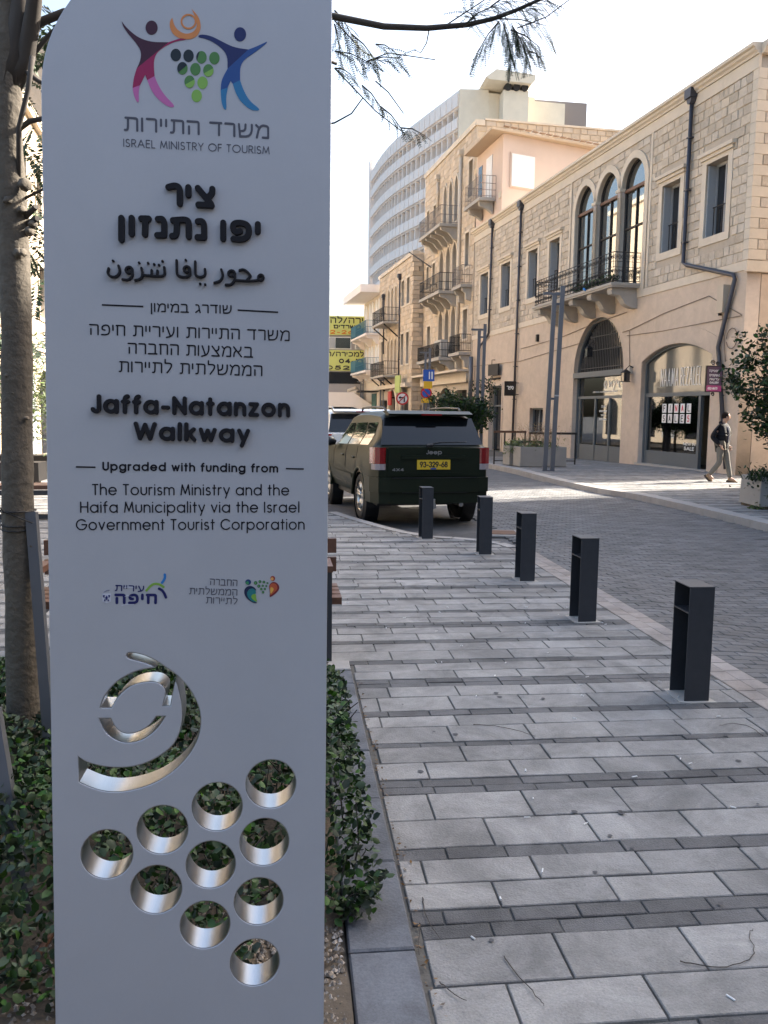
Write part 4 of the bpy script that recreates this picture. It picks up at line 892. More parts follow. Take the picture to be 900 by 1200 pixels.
# ---- clothes shop with the segmental arch
sf2 = plate('shopfront', [sh2, ring_of(sh2, -.07)], .12, -.12, SHOPF, B1)
fr = MB().box(-.18, 3.76, -.25, -.13, 2.20, 2.32).box(.50, .62, -.25, -.14, -.05, 2.2).box(3.62, 3.70, -.25, -.14, -.05, 2.2); fr.build('frame', SHOPF, sf2)
MB().box(.62, 3.62, -.24, -.15, -.1, .45).build('lower_panel', SHOPF, sf2)
MB().box(.62, 3.62, -.20, -.194, .45, 2.2).build('shop_glass', SHOPG, sf2)
plate('shop_glass', [[(a, max(b, 2.32)) for a, b in ring_of(sh2, -.07)]], .006, -.2, mat('arch_glass', (.13,.13,.115), .05, spec=.9), sf2)
MB().box(-.5, 4.0, -4.0, -3.9, -.2, 3.6).box(-.5, 4, -3.9, -.45, 2.9, 3.0).box(-.6, -.5, -3.9, -.45, -.2, 3.0).box(4.0, 4.1, -3.9, -.45, -.2, 3).box(-.5, 4, -3.9, -.45, -.2, -.12).build('shop_room', mat('shop_room2', (.36,.33,.28), .8), sf2)
MB().box(-.30, 3.9, -.4, .10, -.3, .02).build('doorstep', CONC, sf2)
# raised arch band round the clothes shop
plate('arch_moulding', [ring_of(sh2, .52), ring_of(sh2, .012)], .03, .035, PLASTER, B1)
# tall door and small window further along
dr = plate('door_surround', [rect(17.30, 19.44, -.30, 3.1), rect(17.44, 19.3, -.31, 2.97)], .05, .05, PLASTER, B1)
MB().box(17.44, 17.62, -.3, -.2, -.2, 2.97).box(19.12, 19.3, -.3, -.2, -.2, 2.97).box(17.62, 19.12, -.3, -.2, 1.95, 2.03).box(17.62, 19.12, -.3, -.2, 2.89, 2.97).build('frame', SHOPF, dr)
MB().box(17.6, 19.14, -.32, -.30, -.2, 2.95).build('pane', DGLASS, dr)
sw = MB().box(12.2, 12.28, -.2, -.14, .77, 1.86).box(13.66, 13.74, -.2, -.14, .77, 1.86).box(12.28, 13.66, -.2, -.14, 1.79, 1.86).box(12.28, 13.66, -.2, -.14, .77, .84).box(12.94,12.99,-.2,-.15,.84,1.79).build('small_window', SHOPF, B1)
MB().box(12.2, 13.74, -.22, -.2, .77, 1.86).build('pane', DGLASS, sw)
# pipes, wires, boxes
downpipe(B1, [(1.4,.12,10.95),(1.43,.12,6.16),(1.2,.12,6.05),(-1.15,.12,5.42),(-1.22,.12,5.3),(-.62,.12,3.52),(-.7,.12,3.2),(-1.32,.12,.15)], .06)
downpipe(B1, [(15.27,.12,10.97),(15.55,.12,.1)], .055); downpipe(B1, [(19.25,.12,11.0),(19.42,.12,5.65),(19.6,.12,5.5),(20.7,.12,5.1),(20.85,.12,4.9),(20.9,.12,-.1)], .055)
wr = MB()
def wire(pts, r=.012): wr.tube([Vector(p) for p in pts], r, 5)
wire([(-1.5,.04,4.32),(.1,.04,5.02),(2.5,.04,4.8),(4.69,.04,4.48),(5.25,.04,4.45)]); wire([(5.0,.04,5.1),(7.6,.04,4.95),(10.5,.04,4.7),(15,.04,4.55)]); wire([(-1.5,.04,4.30),(2.6,.04,4.25),(4.9,.04,4.3)]); wire([(4.75,.04,4.45),(4.6,.04,3.1)]); wire([(8.3,.04,4.35),(15,.04,4.0),(22,.04,4.1)])
wire([(-.55,.05,4.7),(-.75,.05,3.9),(-.9,.05,3.1)]); wire(ch([(-.75,.05,3.9),(-.95,.1,3.5),(-1.25,.1,3.45),(-1.45,.1,3.8),(-1.3,.1,4.1),(-1.05,.1,4.0)]) if False else [(-1.15+.25*math.cos(k*.5), .06, 3.72+.28*math.sin(k*.5)) for k in range(13)], .014)
wr.build('wires', mat('wire', (.20,.15,.11), .8), B1)
MB().box(-.9, -.62, .015, .24, 4.45, 5.2).build('meter_box', mat('box_beige', (.50,.42,.32), .7), B1); MB().box(-.55, -.5, .015, .1, 4.4, 5.1).build('meter_box', IRON, B1)
MB().box(4.45, 4.65, .015, .12, 3.0, 3.25).build('junction_box', TRIM, B1)
MB().box(12.9, 13.05, .015, .12, 4.72, 5.02).build('junction_box', IRON, B1)

def ftext(text, parent, x0, x1, z0, z1, wd, d, m, thick=.004, gap=.22, space=.4, name='lettering', slant=0.):
    """flat lettering on a facade (reads left to right as seen from the street)"""
    gl = run(text, -x1 if False else 0, abs(x1-x0), z0, z1, wd, gap, space); xm = max(x0, x1)
    gl = [[[(xm-(px+slant*(pz_-z0)), pz_) for px, pz_ in s_] for s_ in g] for g in gl]
    return letters(name, gl, wd, wd/4, thick, d, m, parent, True)
WT = mat('white_vinyl', (.78,.77,.74), .6)
for o in ftext('NAAMA BEZALEL', sf2, 2.92, .62, 2.52, 3.08, .026, -.18, WT, gap=.42): o['label'] = 'thin tall white shop name lettering on the arch glass'
MAG2 = mat('sale_red', (.55,.03,.06), .6)
for r_, (txt, zc) in enumerate((('FINAL', 1.84), ('SALE5', 1.52))):
    for i, c in enumerate(txt):
        xc = 2.62-.355*i; cd = MB().box(xc-.12, xc+.12, -.19, -.186, zc-.15, zc+.13).build('sale_card', WHITE, sf2)
        red = (r_ == 0 and i in (2, 3)) or (r_ == 1 and i == 4)
        gl = run(c if c != 'I' else 'I', 0, .12 if c != 'I' else .03, 0, .2, .028, .2); off = .06 if c != 'I' else .015
        lp = [[(xc+off-px, zc-.11+pz_) for px, pz_ in s_] for s_ in gl[0]]
        letters('lettering', [lp], .03, .008, .003, -.182, MAG2 if red else IRON, cd)
for o in ftext('SALE', sf2, 1.35, .8, .55, .66, .02, -.18, WT): pass
for o in ftext('NEW IN', sf2, 1.4, .75, .70, .78, .014, -.18, WT): pass
# pointed-arch shop: handwritten name, small round mark, opening hours
hand = [[(6.75-x*.9, 2.52+z*.36) for x, z in ch(s_)] for s_ in ([(-.05,.55),(-.12,.85),(-.22,.9),(-.27,.55),(-.20,.15),(-.1,.2),(-.05,.55)], [(.15,.9),(.22,.5),(.2,.25)], [(.22,.5),(.42,.85),(.38,.3)], [(.52,.9),(.6,.6),(.75,.85),(.62,.2),(.56,-.1)], [(.8,.9),(.92,.5),(1.02,.85),(1.0,.3),(1.12,.2)], [(1.2,.75),(1.42,.45),(1.5,-.1)])]
letters('lettering', [hand], .045, .012, .004, -.21, WT, sf1, True)
ftext('OPTICAL GLASSES AND LENSES', sf1, 7.9, 5.95, 2.42, 2.47, .011, -.21, WT)
ftext('א-ה', sf1, 7.15, 6.85, 1.85, 1.95, .016, -.21, WT) ; ftext('09:00-19:00', sf1, 7.3, 6.7, 1.70, 1.77, .014, -.21, WT); ftext('שישי', sf1, 7.15, 6.85, 1.55, 1.62, .014, -.21, WT); ftext('09:00-14:00', sf1, 7.3, 6.7, 1.40, 1.47, .014, -.21, WT)

# ---- things shown inside the shops
def top(name, label, cat, loc=(0,0,0), group=None, rz=RZ_F): return empty(name, loc, rz, label, cat, group)
o = top('dress_form', 'mustard patterned dress on a stand in the clothes shop window', 'mannequin', P_local(2.0,-.9,-.1))
MB().tube([(0,0,.02),(0,0,.62)], .02, 8).box(-.15,.15,-.15,.15,0,.02).build('stand', IRON, o)
dm = mat('dress', (.30,.20,.05), .9, var=.6, vscale=22)
MB().tube([(0,0,.42),(0,0,.75),(0,0,1.02),(0,0,1.25),(0,0,1.45),(0,0,1.52)], [.29,.27,.19,.23,.2,.07], 14).build('dress', dm, o, smooth=True)
MB().tube([(0,0,.92),(0,0,.99)], .225, 14).build('sash', mat('sash', (.42,.36,.3), .8), o)
o = top('yellow_coat', 'long mustard coat hanging in the open shop doorway', 'coat', P_local(.28,-.95,-.1))
MB().tube([(0,0,.45),(0,0,.9),(0,0,1.4),(0,0,1.75),(0,0,1.85)], [.17,.16,.15,.17,.06], 10).build('body', mat('mustard', (.42,.27,.06), .9), o, smooth=True)
MB().tube([(.15,0,1.7),(.22,0,1.1)], .06, 8).build('sleeve', MATS['mustard'], o); MB().tube([(-.15,0,1.7),(-.22,0,1.1)], .06, 8).build('sleeve', MATS['mustard'], o)
o = top('dark_coat', 'long dark coat hanging beside the yellow one in the doorway', 'coat', P_local(-.15,-1.0,-.1))
MB().tube([(0,0,.55),(0,0,1.2),(0,0,1.7),(0,0,1.78)], [.18,.17,.19,.06], 10).build('body', IRON, o, smooth=True); MB().tube([(.17,0,1.65),(.23,0,1.1)], .06, 8).build('sleeve', IRON, o)
o = top('clothes_rail', 'wooden wall shelf with small dark goods inside the clothes shop', 'shelf', P_local(1.7,-2.6,1.75))
MB().box(-1.9,1.9,-.15,.15,0,.03).build('board', TRIM, o); b_ = MB()
for k in range(9): xx = U(-1.8,1.8); b_.box(xx-.07,xx+.07,-.1,.1,.031,.1+U(0,.12))
b_.build('goods', IRON, o)
o = top('display_cabinet', 'low dark display cabinet inside the clothes shop', 'cabinet', P_local(1.4,-2.2,-.1)); MB().box(-.9,.9,-.3,.3,.0,.78).build('body', mat('dark_wood', (.05,.045,.04), .6), o); MB().box(-.95,.95,-.33,.33,.781,.82).build('top', WHITE, o)
o = top('eyewear_rack', 'upright rack of spectacles behind the pointed-arch shop door', 'rack', P_local(7.0,-1.2,-.1)); MB().box(-.45,.45,-.03,.0,.2,1.5).build('panel', WHITE, o)
for k in range(4):
    g = MB(); zz = .5+.27*k
    for q in (-.22,.1): g.tube([(q,.03,zz),(q+.13,.03,zz)], .018, 6)
    g.build('spectacles', IRON, o)
o = top('optician_counter', 'pale curved counter inside the pointed-arch shop', 'counter', P_local(5.9,-2.3,-.1)); MB().tube([(0,0,0),(0,0,.95)], .55, 20).build('body', CONC, o, smooth=False); MB().tube([(0,0,.951),(0,0,1.0)], .6, 20).build('top', WHITE, o)
lampm = bpy.data.materials.new('lamp_glow'); lampm.use_nodes = True; lampm.node_tree.nodes['Principled BSDF'].inputs['Emission Color'].default_value = (1,.9,.6,1); lampm.node_tree.nodes['Principled BSDF'].inputs['Emission Strength'].default_value = .9
o = top('ceiling_lamp', 'round lit lamp inside the pointed-arch shop', 'lamp', P_local(6.1,-1.6,1.45)); MB().tube([(0,0,-.05),(0,0,.05)], .2, 16).build('shade', lampm, o); MB().tube([(0,0,.05),(0,0,1.7)], .012, 6).build('cord', IRON, o)

# ---- signs and lanterns hung on the near building
def bracket_sign(name, label, s, d, z, w_, h, m, out=.9):
    o = top(name, label, 'sign', P_local(s, 0, z))
    MB().box(-.02,.02,d,d+w_,-h/2,h/2).build('board', m, o)
    f = MB(); f.box(-.026,.026,d-.025,d,-h/2-.02,h/2+.02).box(-.026,.026,d+w_,d+w_+.025,-h/2-.02,h/2+.02).box(-.026,.026,d,d+w_,h/2,h/2+.022).box(-.026,.026,d,d+w_,-h/2-.022,-h/2)
    f.box(-.012,.012,.01,d,h/2-.06,h/2-.035).box(-.012,.012,.01,d,-h/2+.035,-h/2+.06)
    f.build('frame', IRON, o); return o
PURP = mat('purple_board', (.085,.045,.085), .5); PINKB = mat('pink_strip', (.42,.06,.20), .5)
hs = bracket_sign('hanging_sign', 'purple hanging sign with pink lower strip on an iron bracket beside the downpipe', -1.02, .22, 2.62, .46, .68, PURP)
MB().box(-.024,-.02,.22,.68,-.34,-.18).build('strip', PINKB, hs)
for (a0, b0_, r0, s0) in ((.50,.44,.075,1),(.36,.42,.06,-1),(.46,-.42,.06,1)):
    sc_ = MB(); scroll(sc_, lambda a, b: (0, a, b), a0, b0_, r0, s=s0, rad=.013); sc_.build('scrollwork', IRON, hs)
def stext(text, parent, y0, y1, z0, z1, wd, m, x=-.022):
    gl = run(text, 0, y1-y0, z0, z1, wd, .3, .5); gl = [[[(y1-px, pz_) for px, pz_ in s_] for s_ in g] for g in gl]
    for o in letters('lettering', gl, wd, wd/4, .002, 0, m, parent, True): o.rotation_euler = (0, 0, R(90)); o.location = (x, 0, 0)
for k, (t, z) in enumerate((('אופטיקה', .19), ('משקפיים', .07), ('עדשות', -.04), ('GALLERY', -.13))): stext(t, hs, .28+.01*k, .62-.01*k, z, z+.06, .011, WT)
stext('052-8675', hs, .34, .64, -.295, -.225, .014, WT, x=-.026)
bs = bracket_sign('black_hanging_sign', 'small square black hanging sign on the downpipe with pale letters', 15.2, .18, 2.75, .5, .62, IRON)
stext('ספר', bs, .26, .60, -.05, .12, .04, WT)
b2 = top('projecting_sign', 'black rectangular shop sign on a bracket above the tall door', 'sign', P_local(18.3, 0, 3.75)); MB().box(-.75,.75,.15,.22,-.27,.27).build('board', IRON, b2); MB().tube([(.3,.01,.5),(.3,.18,.5),(.3,.18,.27)], .02, 6).build('bracket', IRON, b2)
ftext('BOOKS CAFE', b2, .6, -.6, -.48, -.38, .03, .1, IRON, thick=.09)
def lantern(label, s, z):
    o = top('wall_lantern', label, 'lantern', P_local(s, 0, z), 'black wall lanterns on the building')
    MB().box(-.1,.1,.18,.38,-.16,.12).build('glass', DGLASS, o)
    f = MB(); 
    for a in (-.105,.095):
        for b in (.175,.375): f.box(a,a+.012,b,b+.012,-.17,.13)
    f.tube([(0,.28,.12),(0,.28,.24)], [.19,.03], 4).box(-.12,.12,.16,.40,-.19,-.165).tube([(0,.01,.3),(0,.15,.36),(0,.28,.24)], .018, 6); f.build('frame', IRON, o)
lantern('black wall lantern between the two shop arches', 4.42, 2.9); lantern('black wall lantern in front of the pointed arch grille', 7.35, 3.9)

# ---- tall stone building beyond
B2 = empty('tall_stone_building', P_local(22.42, .02, 0), RZ_F, 'tall tan stone building with three tiers of corbelled balconies and arched windows', 'building')
def s2(s): return s-22.42
ow = [[rect(s2(23.3)-.0, s2(24.1), 5.7, 7.3), pointed(s2(28.35), s2(29.25), 4.9, 7.0, 7.8), pointed(s2(26.95), s2(27.85), 4.9, 7.0, 7.8), pointed(s2(25.6), s2(26.5), 4.9, 7.0, 7.8), rect(s2(31.2), s2(32.0), 5.5, 7.1)],
      [rect(s2(23.3), s2(24.0), 9.6, 11.4), pointed(s2(28.35), s2(29.25), 8.7, 10.6, 11.35), pointed(s2(26.95), s2(27.85), 8.7, 10.6, 11.35), pointed(s2(25.6), s2(26.5), 8.7, 10.6, 11.35), rect(s2(30.3), s2(30.9), 9.5, 10.9), rect(s2(31.8), s2(32.4), 9.5, 10.9)],
      [rect(s2(22.9), s2(23.6), 13.2, 15.1), pointed(s2(27.9), s2(28.6), 12.5, 14.3, 15.0), pointed(s2(26.75), s2(27.45), 12.5, 14.3, 15.0), pointed(s2(25.6), s2(26.3), 12.5, 14.3, 15.0), rect(s2(30.3), s2(30.9), 13.1, 14.4), rect(s2(31.9), s2(32.5), 13.1, 14.4)]]
g2 = [rect(s2(23.2), s2(25.2), -.5, 2.9), segmental(s2(26.2), s2(28.9), -.5, 2.6, 3.1), rect(s2(29.8), s2(32.4), -.5, 2.7)]
allw = [w_ for f_ in ow for w_ in f_]
plate('wall', [rect(0, 10.7, -.6, 16.9)]+allw+g2, .4, 0, MORTAR, B2)
MB().box(0, .4, -14, -.41, -.5, 16.9).box(.4, 10.7, -14, -13.6, -.5, 16.8).box(10.3, 10.7, -13.6, -.41, -.5, 16.9).box(.4, 10.3, -13.6, -.41, 16.2, 16.3).build('rear_wall', MORTAR, B2)
courses(B2, .02, 10.68, 3.9, 16.6, .30, (.32, .6), [ex_loop(ring_of(w_, .10)) for w_ in allw], STONE2, 0)
fm = MB()      # flank parapet stones
for k in range(4):
    z0 = 15.7+k*.3; y0 = .0
    while y0 > -13.5:
        l = U(.35,.6); a, b = y0-l+.012, y0-.012; y0 -= l; x = -U(.02,.05)
        fm.add([(0,a,z0+.01),(0,b,z0+.01),(0,b,z0+.29),(0,a,z0+.29),(x,a+.012,z0+.03),(x,b-.012,z0+.03),(x,b-.012,z0+.27),(x,a+.012,z0+.27)], [(4,5,6,7),(0,1,5,4),(1,2,6,5),(2,3,7,6),(3,0,4,7)])
tag(fm.build('flank_stones', STONE2, B2), kind='stuff')
MB().box(-.08, 10.75, -.4, .10, 16.62, 16.9).box(-.08, .3, -14, -.4, 16.9, 17.0).build('cornice', TRIM, B2)
for w_ in allw:
    wn = plate('window', [ring_of(w_, .12), w_], .06, .05, TRIM, B2); plate('pane', [w_], .01, -.28, DGLASS, wn)
    x0, x1, z0, z1 = w_[0][0], w_[1][0], w_[0][1], max(p[1] for p in w_)
    MB().box((x0+x1)/2-.03, (x0+x1)/2+.03, -.28, -.22, z0, z1-.05).box(x0, x1, -.28, -.21, z0+(z1-z0)*.62, z0+(z1-z0)*.62+.06).build('frame', CREAM, wn)
for w_ in g2: wn = plate('shop_opening', [w_], .01, -.35, DGLASS, B2)
plate('shop_fascia', [rect(.2, 10.4, 3.3, 3.85)], .3, .25, TRIM, B2); MB().box(.1, 10.6, 0, .8, 3.86, 3.98).build('shop_canopy', TRIM, B2)
def balcony(bd, x0, x1, dp, z, iron=True, m=CONC, rm=IRON, nc=4, hr=1.0, step=.13, struts=False, th=.16):
    b = MB().box(x0, x1, 0, dp, z-th, z).build('balcony_slab', m, bd)
    c = MB()
    for k in range(nc):
        x = x0+.25+(x1-x0-.5)*k/max(1, nc-1)
        if struts: MB().tube([(x,.02,z-1.0),(x,dp-.1,z-th-.03)], .05, 6).build('strut', IRON, b)
        else: MB().prism([(.02,z-th-.005),(dp-.12,z-th-.005),(dp-.15,z-th-.16),(dp*.5,z-th-.30),(.3,z-th-.62),(.02,z-th-.7)], x-.11, x+.11, axis='x').build('corbel', m, b)
    r_ = MB(); P1 = lambda x, zz: (x0+.04+x, dp-.05, zz); P2 = lambda y_, zz: (x0+.04, .03+y_, zz); P3 = lambda y_, zz: (x1-.04, .03+y_, zz)
    for P, L_ in ((P1, x1-x0-.08), (P2, dp-.08), (P3, dp-.08)):
        for zz in (z+.07, z+hr*.5, z+hr): r_.tube([P(0,zz), P(L_,zz)], .018, 5)
        n_ = max(2, round(L_/step))
        for k in range(n_+1): r_.tube([P(L_*k/n_, z+.05), P(L_*k/n_, z+hr)], .011, 4, caps=False)
    r_.build('railing', rm, b); return b
SHUTC = mat('aged_rail', (.22,.19,.17), .7)
balcony(B2, s2(25.35), s2(30.2), 1.15, 12.2, rm=SHUTC, nc=5); balcony(B2, s2(25.3), s2(29.9), 1.15, 8.5, nc=4); balcony(B2, s2(25.2), s2(30.4), 1.1, 4.75, nc=3, hr=.85, step=.09)
balcony(B2, s2(22.55), s2(24.6), .7, 4.9, nc=2, hr=.95, step=.1); balcony(B2, s2(22.6), s2(24.4), .65, 8.5, nc=2, rm=SHUTC)
ac = empty('air_conditioner', P_local(26.6, .62, 4.76), RZ_F, 'grey air conditioning unit standing on the lowest balcony of the tall stone building', 'air conditioner')
MB().box(-.7,.7,-.2,.2,.0,1.05).build('casing', mat('ac_grey', (.48,.46,.42), .6), ac); fn = MB().tube([(0,.201,.45),(0,.23,.45)], .36, 20).build('fan_grille', IRON, ac)
downpipe(B2, [(s2(24.9),.12,15.9),(s2(24.9),.12,3.9)], .10, m=TRIM); downpipe(B2, [(s2(29.7),.12,15.8),(s2(29.7),.12,13.9)], .08, m=TRIM); downpipe(B2, [(s2(21.9),.2,4.6),(s2(21.9),.2,2.2)], .12, head=False, m=POLE)
br = MB(); br.tube([(s2(31.0),.1,10.7),(s2(33.3),1.0,12.0)], .04, 5); br.build('brace', IRON, B2)
# rendered penthouse on the low roof against the tall building
B3 = empty('roof_house', P_local(18.35, -.02, 11.25), RZ_F, 'pink rendered rooftop room with a white shuttered window and a thin sloping eave', 'rooftop room')
MB().prism([(0,0),(4.03,0),(4.03,-8.7),(2.38,-8.7)], -.9, 3.75, axis='z').build('wall', PINK, B3)
M3 = Matrix(((.264,.9645,0,0),(-.9645,.264,0,0),(0,0,1,0),(0,0,0,1)))      # x along the side wall, y into the room
rw = MB().box(.42, 1.92, -.05, -.0, 1.30, 2.95, M=M3).build('window', PINK, B3); MB().box(.49, 1.85, -.075, -.051, 1.37, 2.88, M=M3).build('roller_shutter', WHITE, rw)
sl = MB()
for k in range(18): sl.box(.49, 1.85, -.082, -.0755, 1.38+k*.083, 1.38+k*.083+.07, M=M3)
sl.build('slats', WHITE, rw)
ev = MB().prism([(-.45,.75),(4.05,.75),(4.05,-8.9),(1.9,-8.9)], 3.76, 3.86, axis='z').build('eave', mat('eave', (.52,.40,.28), .8), B3)
for k in range(22): MB().box(-.35+k*.42, -.05+k*.42, -.62, -.47, 3.865, 3.90, M=M3).build('eave_tile', mat('roof_tile', (.30,.20,.13), .8), ev)
dd = MB().box(1.55, 2.45, .0, .03, .75, 3.2).build('white_door', WHITE, B3); MB().box(3.1,3.7,.0,.03,1.0,3.1).build('side_window', DGLASS, B3)
# its balcony hangs on the street face
bb = empty('roof_balcony', P_local(19.2, .0, 12.2), RZ_F, 'small corbelled balcony with plain bar railing in front of the rooftop white door', 'balcony')
def rail_only(bd, x0, x1, dp, hr, step, rm):
    r_ = MB()
    for P, L_ in ((lambda x, z: (x0+x, dp, z), x1-x0), (lambda x, z: (x0, x, z), dp), (lambda x, z: (x1, x, z), dp)):
        for zz in (.08, hr*.35, hr*.65, hr): r_.tube([P(0,zz), P(L_,zz)], .014, 5)
        n_ = max(2, round(L_/step))
        for k in range(n_+1): r_.tube([P(L_*k/n_, 0), P(L_*k/n_, hr)], .011, 4, caps=False)
    return r_.build('railing', rm, bd)
MB().box(0, 2.6, .04, .85, -.15, 0).build('slab', CONC, bb); rail_only(bb, .04, 2.56, .8, 1.05, .16, SHUTC)
for x in (.4, 2.1): MB().prism([(.04,-.155),(.75,-.155),(.7,-.35),(.3,-.5),(.04,-.7)], x-.12, x+.12, axis='x').build('corbel', CONC, bb)
downpipe(B3, [(.25,-.12,.9),(.25,-.12,-.8)], .09, head=True, m=TRIM)

# ---- third building: stone, set forward, rough corner
B4 = empty('stone_corner_building', P_local(33.2, .7, 0), RZ_F, 'brown stone building with rough projecting corner stones and two strutted balconies', 'building')
def s3(s): return s-33.2
w4 = [rect(s3(c)-.4, s3(c)+.4, z0, z1) for z0, z1 in ((1.2+3.7, 7.0), (8.9, 10.6)) for c in (34.6, 36.2, 43.0)]
a4 = [pointed(s3(c)-.42, s3(c)+.42, z0, z1, z1+.6) for z0, z1 in ((4.4,6.3),(8.1,10.0)) for c in (38.4, 39.6, 40.8)]
g4 = [rect(s3(34.2), s3(36.6), -.5, 2.6), segmental(s3(37.6), s3(40.0), -.5, 2.4, 3.2), rect(s3(41), s3(43.6), -.5, 2.5)]
plate('wall', [rect(0, 11.2, -.8, 12.0)]+w4+a4+g4, .4, 0, MORTAR, B4)
MB().box(0, .4, -10, -.41, -.6, 12).box(.4, 11.2, -10, -9.6, -.6, 12).box(10.8, 11.2, -9.6, -.41, -.6, 12).box(.4, 10.8, -9.6, -.41, 11.3, 11.4).build('rear_wall', MORTAR, B4)
courses(B4, .5, 11.1, 3.6, 11.8, .30, (.35, .6), [ex_loop(ring_of(w_, .10)) for w_ in w4+a4], STONE2, 0)
for k in range(39):
    z0 = .3+k*.30; L_ = U(.3,.8) if k % 2 else U(.5,.75); o_ = U(.02,.14)
    MB().box(-o_, .35+U(0,.15), -L_, .03+U(0,.08), z0+.01, z0+.28).build('corner_stone', STONE2, B4)
for w_ in w4+a4:
    wn = plate('window', [ring_of(w_, .12), w_], .06, .05, TRIM, B4); plate('pane', [w_], .01, -.2, DGLASS if w_ in w4 else CREAM, wn)
for w_ in g4: plate('shop_opening', [w_], .01, -.3, DGLASS, B4)
for w_ in g4[1:2]: plate('arch_surround', [ring_of(w_, .35), w_], .2, .15, CREAM, B4)
MB().box(0, 11.2, .0, .5, 3.3, 3.58).build('shop_canopy', TRIM, B4); MB().box(-.06, 11.26, -.4, .1, 11.85, 12.1).build('cornice', TRIM, B4)
balcony(B4, s3(37.4), s3(41.6), 1.15, 7.95, nc=2, struts=True, rm=IRON, th=.12); balcony(B4, s3(37.2), s3(42.2), 1.15, 4.2, nc=3, struts=True, th=.12)
downpipe(B4, [(s3(36.9),.1,11),(s3(36.9),.1,3.5)], .05); downpipe(B4, [(s3(42.3),.1,10.3),(s3(42.3),.1,6)], .05)
# lit shop signs on it
o = top('green_shop_sign', 'pale green square sign above the shops under the lower balcony', 'sign', P_local(35.3,1.2,0)); MB().box(-.75,.75,-.05,.05,2.95,4.1).build('board', mat('pale_green', (.42,.50,.16), .6), o); MB().box(-.05,.05,-.5,-.05,3.4,3.5).build('bracket', IRON, o)
o = top('red_shop_sign', 'small red box sign over the arched entrance', 'sign', P_local(38.8,1.0,0)); MB().box(-.5,.5,-.05,.05,2.1,3.1).build('board', mat('red_sign', (.45,.04,.03), .5), o); MB().box(-.05,.05,-.35,-.05,2.6,2.7).build('bracket', IRON, o)

# ---- fourth: cream building with blue-railed balconies
B5 = empty('cream_building', P_local(44.6, .5, 0), RZ_F, 'cream building with white roof canopy, tall white shutters and blue balcony railings', 'building')
MB().box(0, 7.5, -9, 0, -1, 10.9).build('wall', CREAM, B5)
MB().box(-.1, 8.6, -1, 1.7, 10.9, 11.5).build('roof_canopy', CONC_W, B5)
for z0, z1 in ((4.4,6.9),(8.0,10.5)):
    for c in (.7, 1.8, 3.4, 4.6, 6.2):
        lp = pointed(c-.33, c+.33, z0, z1-.5, z1); wn = plate('window', [ring_of(lp,.1), lp], .08, .08, WHITE, B5); plate('shutter', [lp], .02, .03, WHITE, wn)
BLUER = mat('blue_rail', (.05,.16,.22), .6)
for z in (7.8, 4.9):
    b_ = balcony(B5, .3, 7.4, 1.2, z, nc=3, rm=BLUER, m=CONC_W); MB().box(5.0, 7.36, 1.16, 1.19, z+.1, z+1.0).build('screen', BLUER, b_); MB().box(7.3, 7.33, .1, 1.1, z+.1, z+1.0).build('screen', BLUER, b_)
for k in range(7): MB().box(.4+k*.5, .62+k*.5, .01, 1.5-.03*k, 3.2, 3.3).build('pergola_slat', IRON, B5)
MB().box(1.5, 3.2, .02, .1, 1.8, 3.1).build('shop_panel', mat('teal_board', (.05,.13,.11), .6), B5); MB().box(.2, 3.0, .02, .08, -.8, 1.7).build('shop_panel', WHITE, B5)
MB().box(3.6, 7.3, .0, 1.9, 2.3, 2.45).build('awning', TRIM, B5); MB().box(4.0, 7.0, .005, .05, -.8, 2.2).build('shop_opening', DGLASS, B5)
for zz, ss in ((3.6, 7.9), (3.3, 6.9)): MB().tube([(ss, .3, zz-.3),(ss,.7,zz),(ss,1.2,zz-.2),(ss,1.3,zz-.6)], [.1,.25,.25,.1], 8).build('stone_scroll', TRIM, B5)

# ---- the white curved hotel far behind
HT = empty('curved_hotel', (20.0, 105.5, 0), 0, 'high curved white hotel with rows of recessed balconies rising behind the stone houses', 'building')
hp = [Vector((0,0)), Vector((-1.3,4.6)), Vector((-2.6,9.2)), Vector((-3.9,13.9)), Vector((-5.1,18.7)), Vector((-5.9,22.8)), Vector((-6.5,27)), Vector((-6.9,31.4)), Vector((-7.2,36))]
hm = MB(); 
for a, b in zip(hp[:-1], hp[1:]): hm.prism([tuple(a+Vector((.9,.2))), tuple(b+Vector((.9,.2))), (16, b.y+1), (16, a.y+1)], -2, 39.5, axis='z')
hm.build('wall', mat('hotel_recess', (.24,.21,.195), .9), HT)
def hside(a, b, w_, z0, z1, mb, out=0.):
    d = (b-a).normalized(); nn = Vector((-d.y, d.x))*(1 if Vector((-d.y, d.x)).x < 0 else -1)
    mb.prism([tuple(a+nn*out), tuple(b+nn*out), tuple(b-nn*w_), tuple(a-nn*w_)], z0, z1, axis='z')
for k in range(13):
    z1 = 40.0-k*3.05; hgt = 2.1 if k == 0 else 1.55
    mb = MB()
    for a, b in zip(hp[:-1], hp[1:]):
        hside(a, b, 1.0, z1-hgt, z1, mb)
        nseg = 3
        for q in range(nseg):     # scalloped fronts
            p0 = a.lerp(b, (q+.06)/nseg); p1 = a.lerp(b, (q+.94)/nseg); hside(p0, p1, -.0, z1-hgt+.18, z1-.22 if k else z1-.5, mb, out=.28)
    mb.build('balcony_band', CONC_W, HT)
    f = MB()
    for a, b in zip(hp[:-1], hp[1:]):
        for q in range(3): p0 = a.lerp(b, q/3); p1 = a.lerp(b, q/3+.045); hside(p0, p1, 1.0, z1-3.05, z1-hgt, f, out=-.02)
    tag(f.build('dividing_fins', CONC_W, HT), kind='stuff')
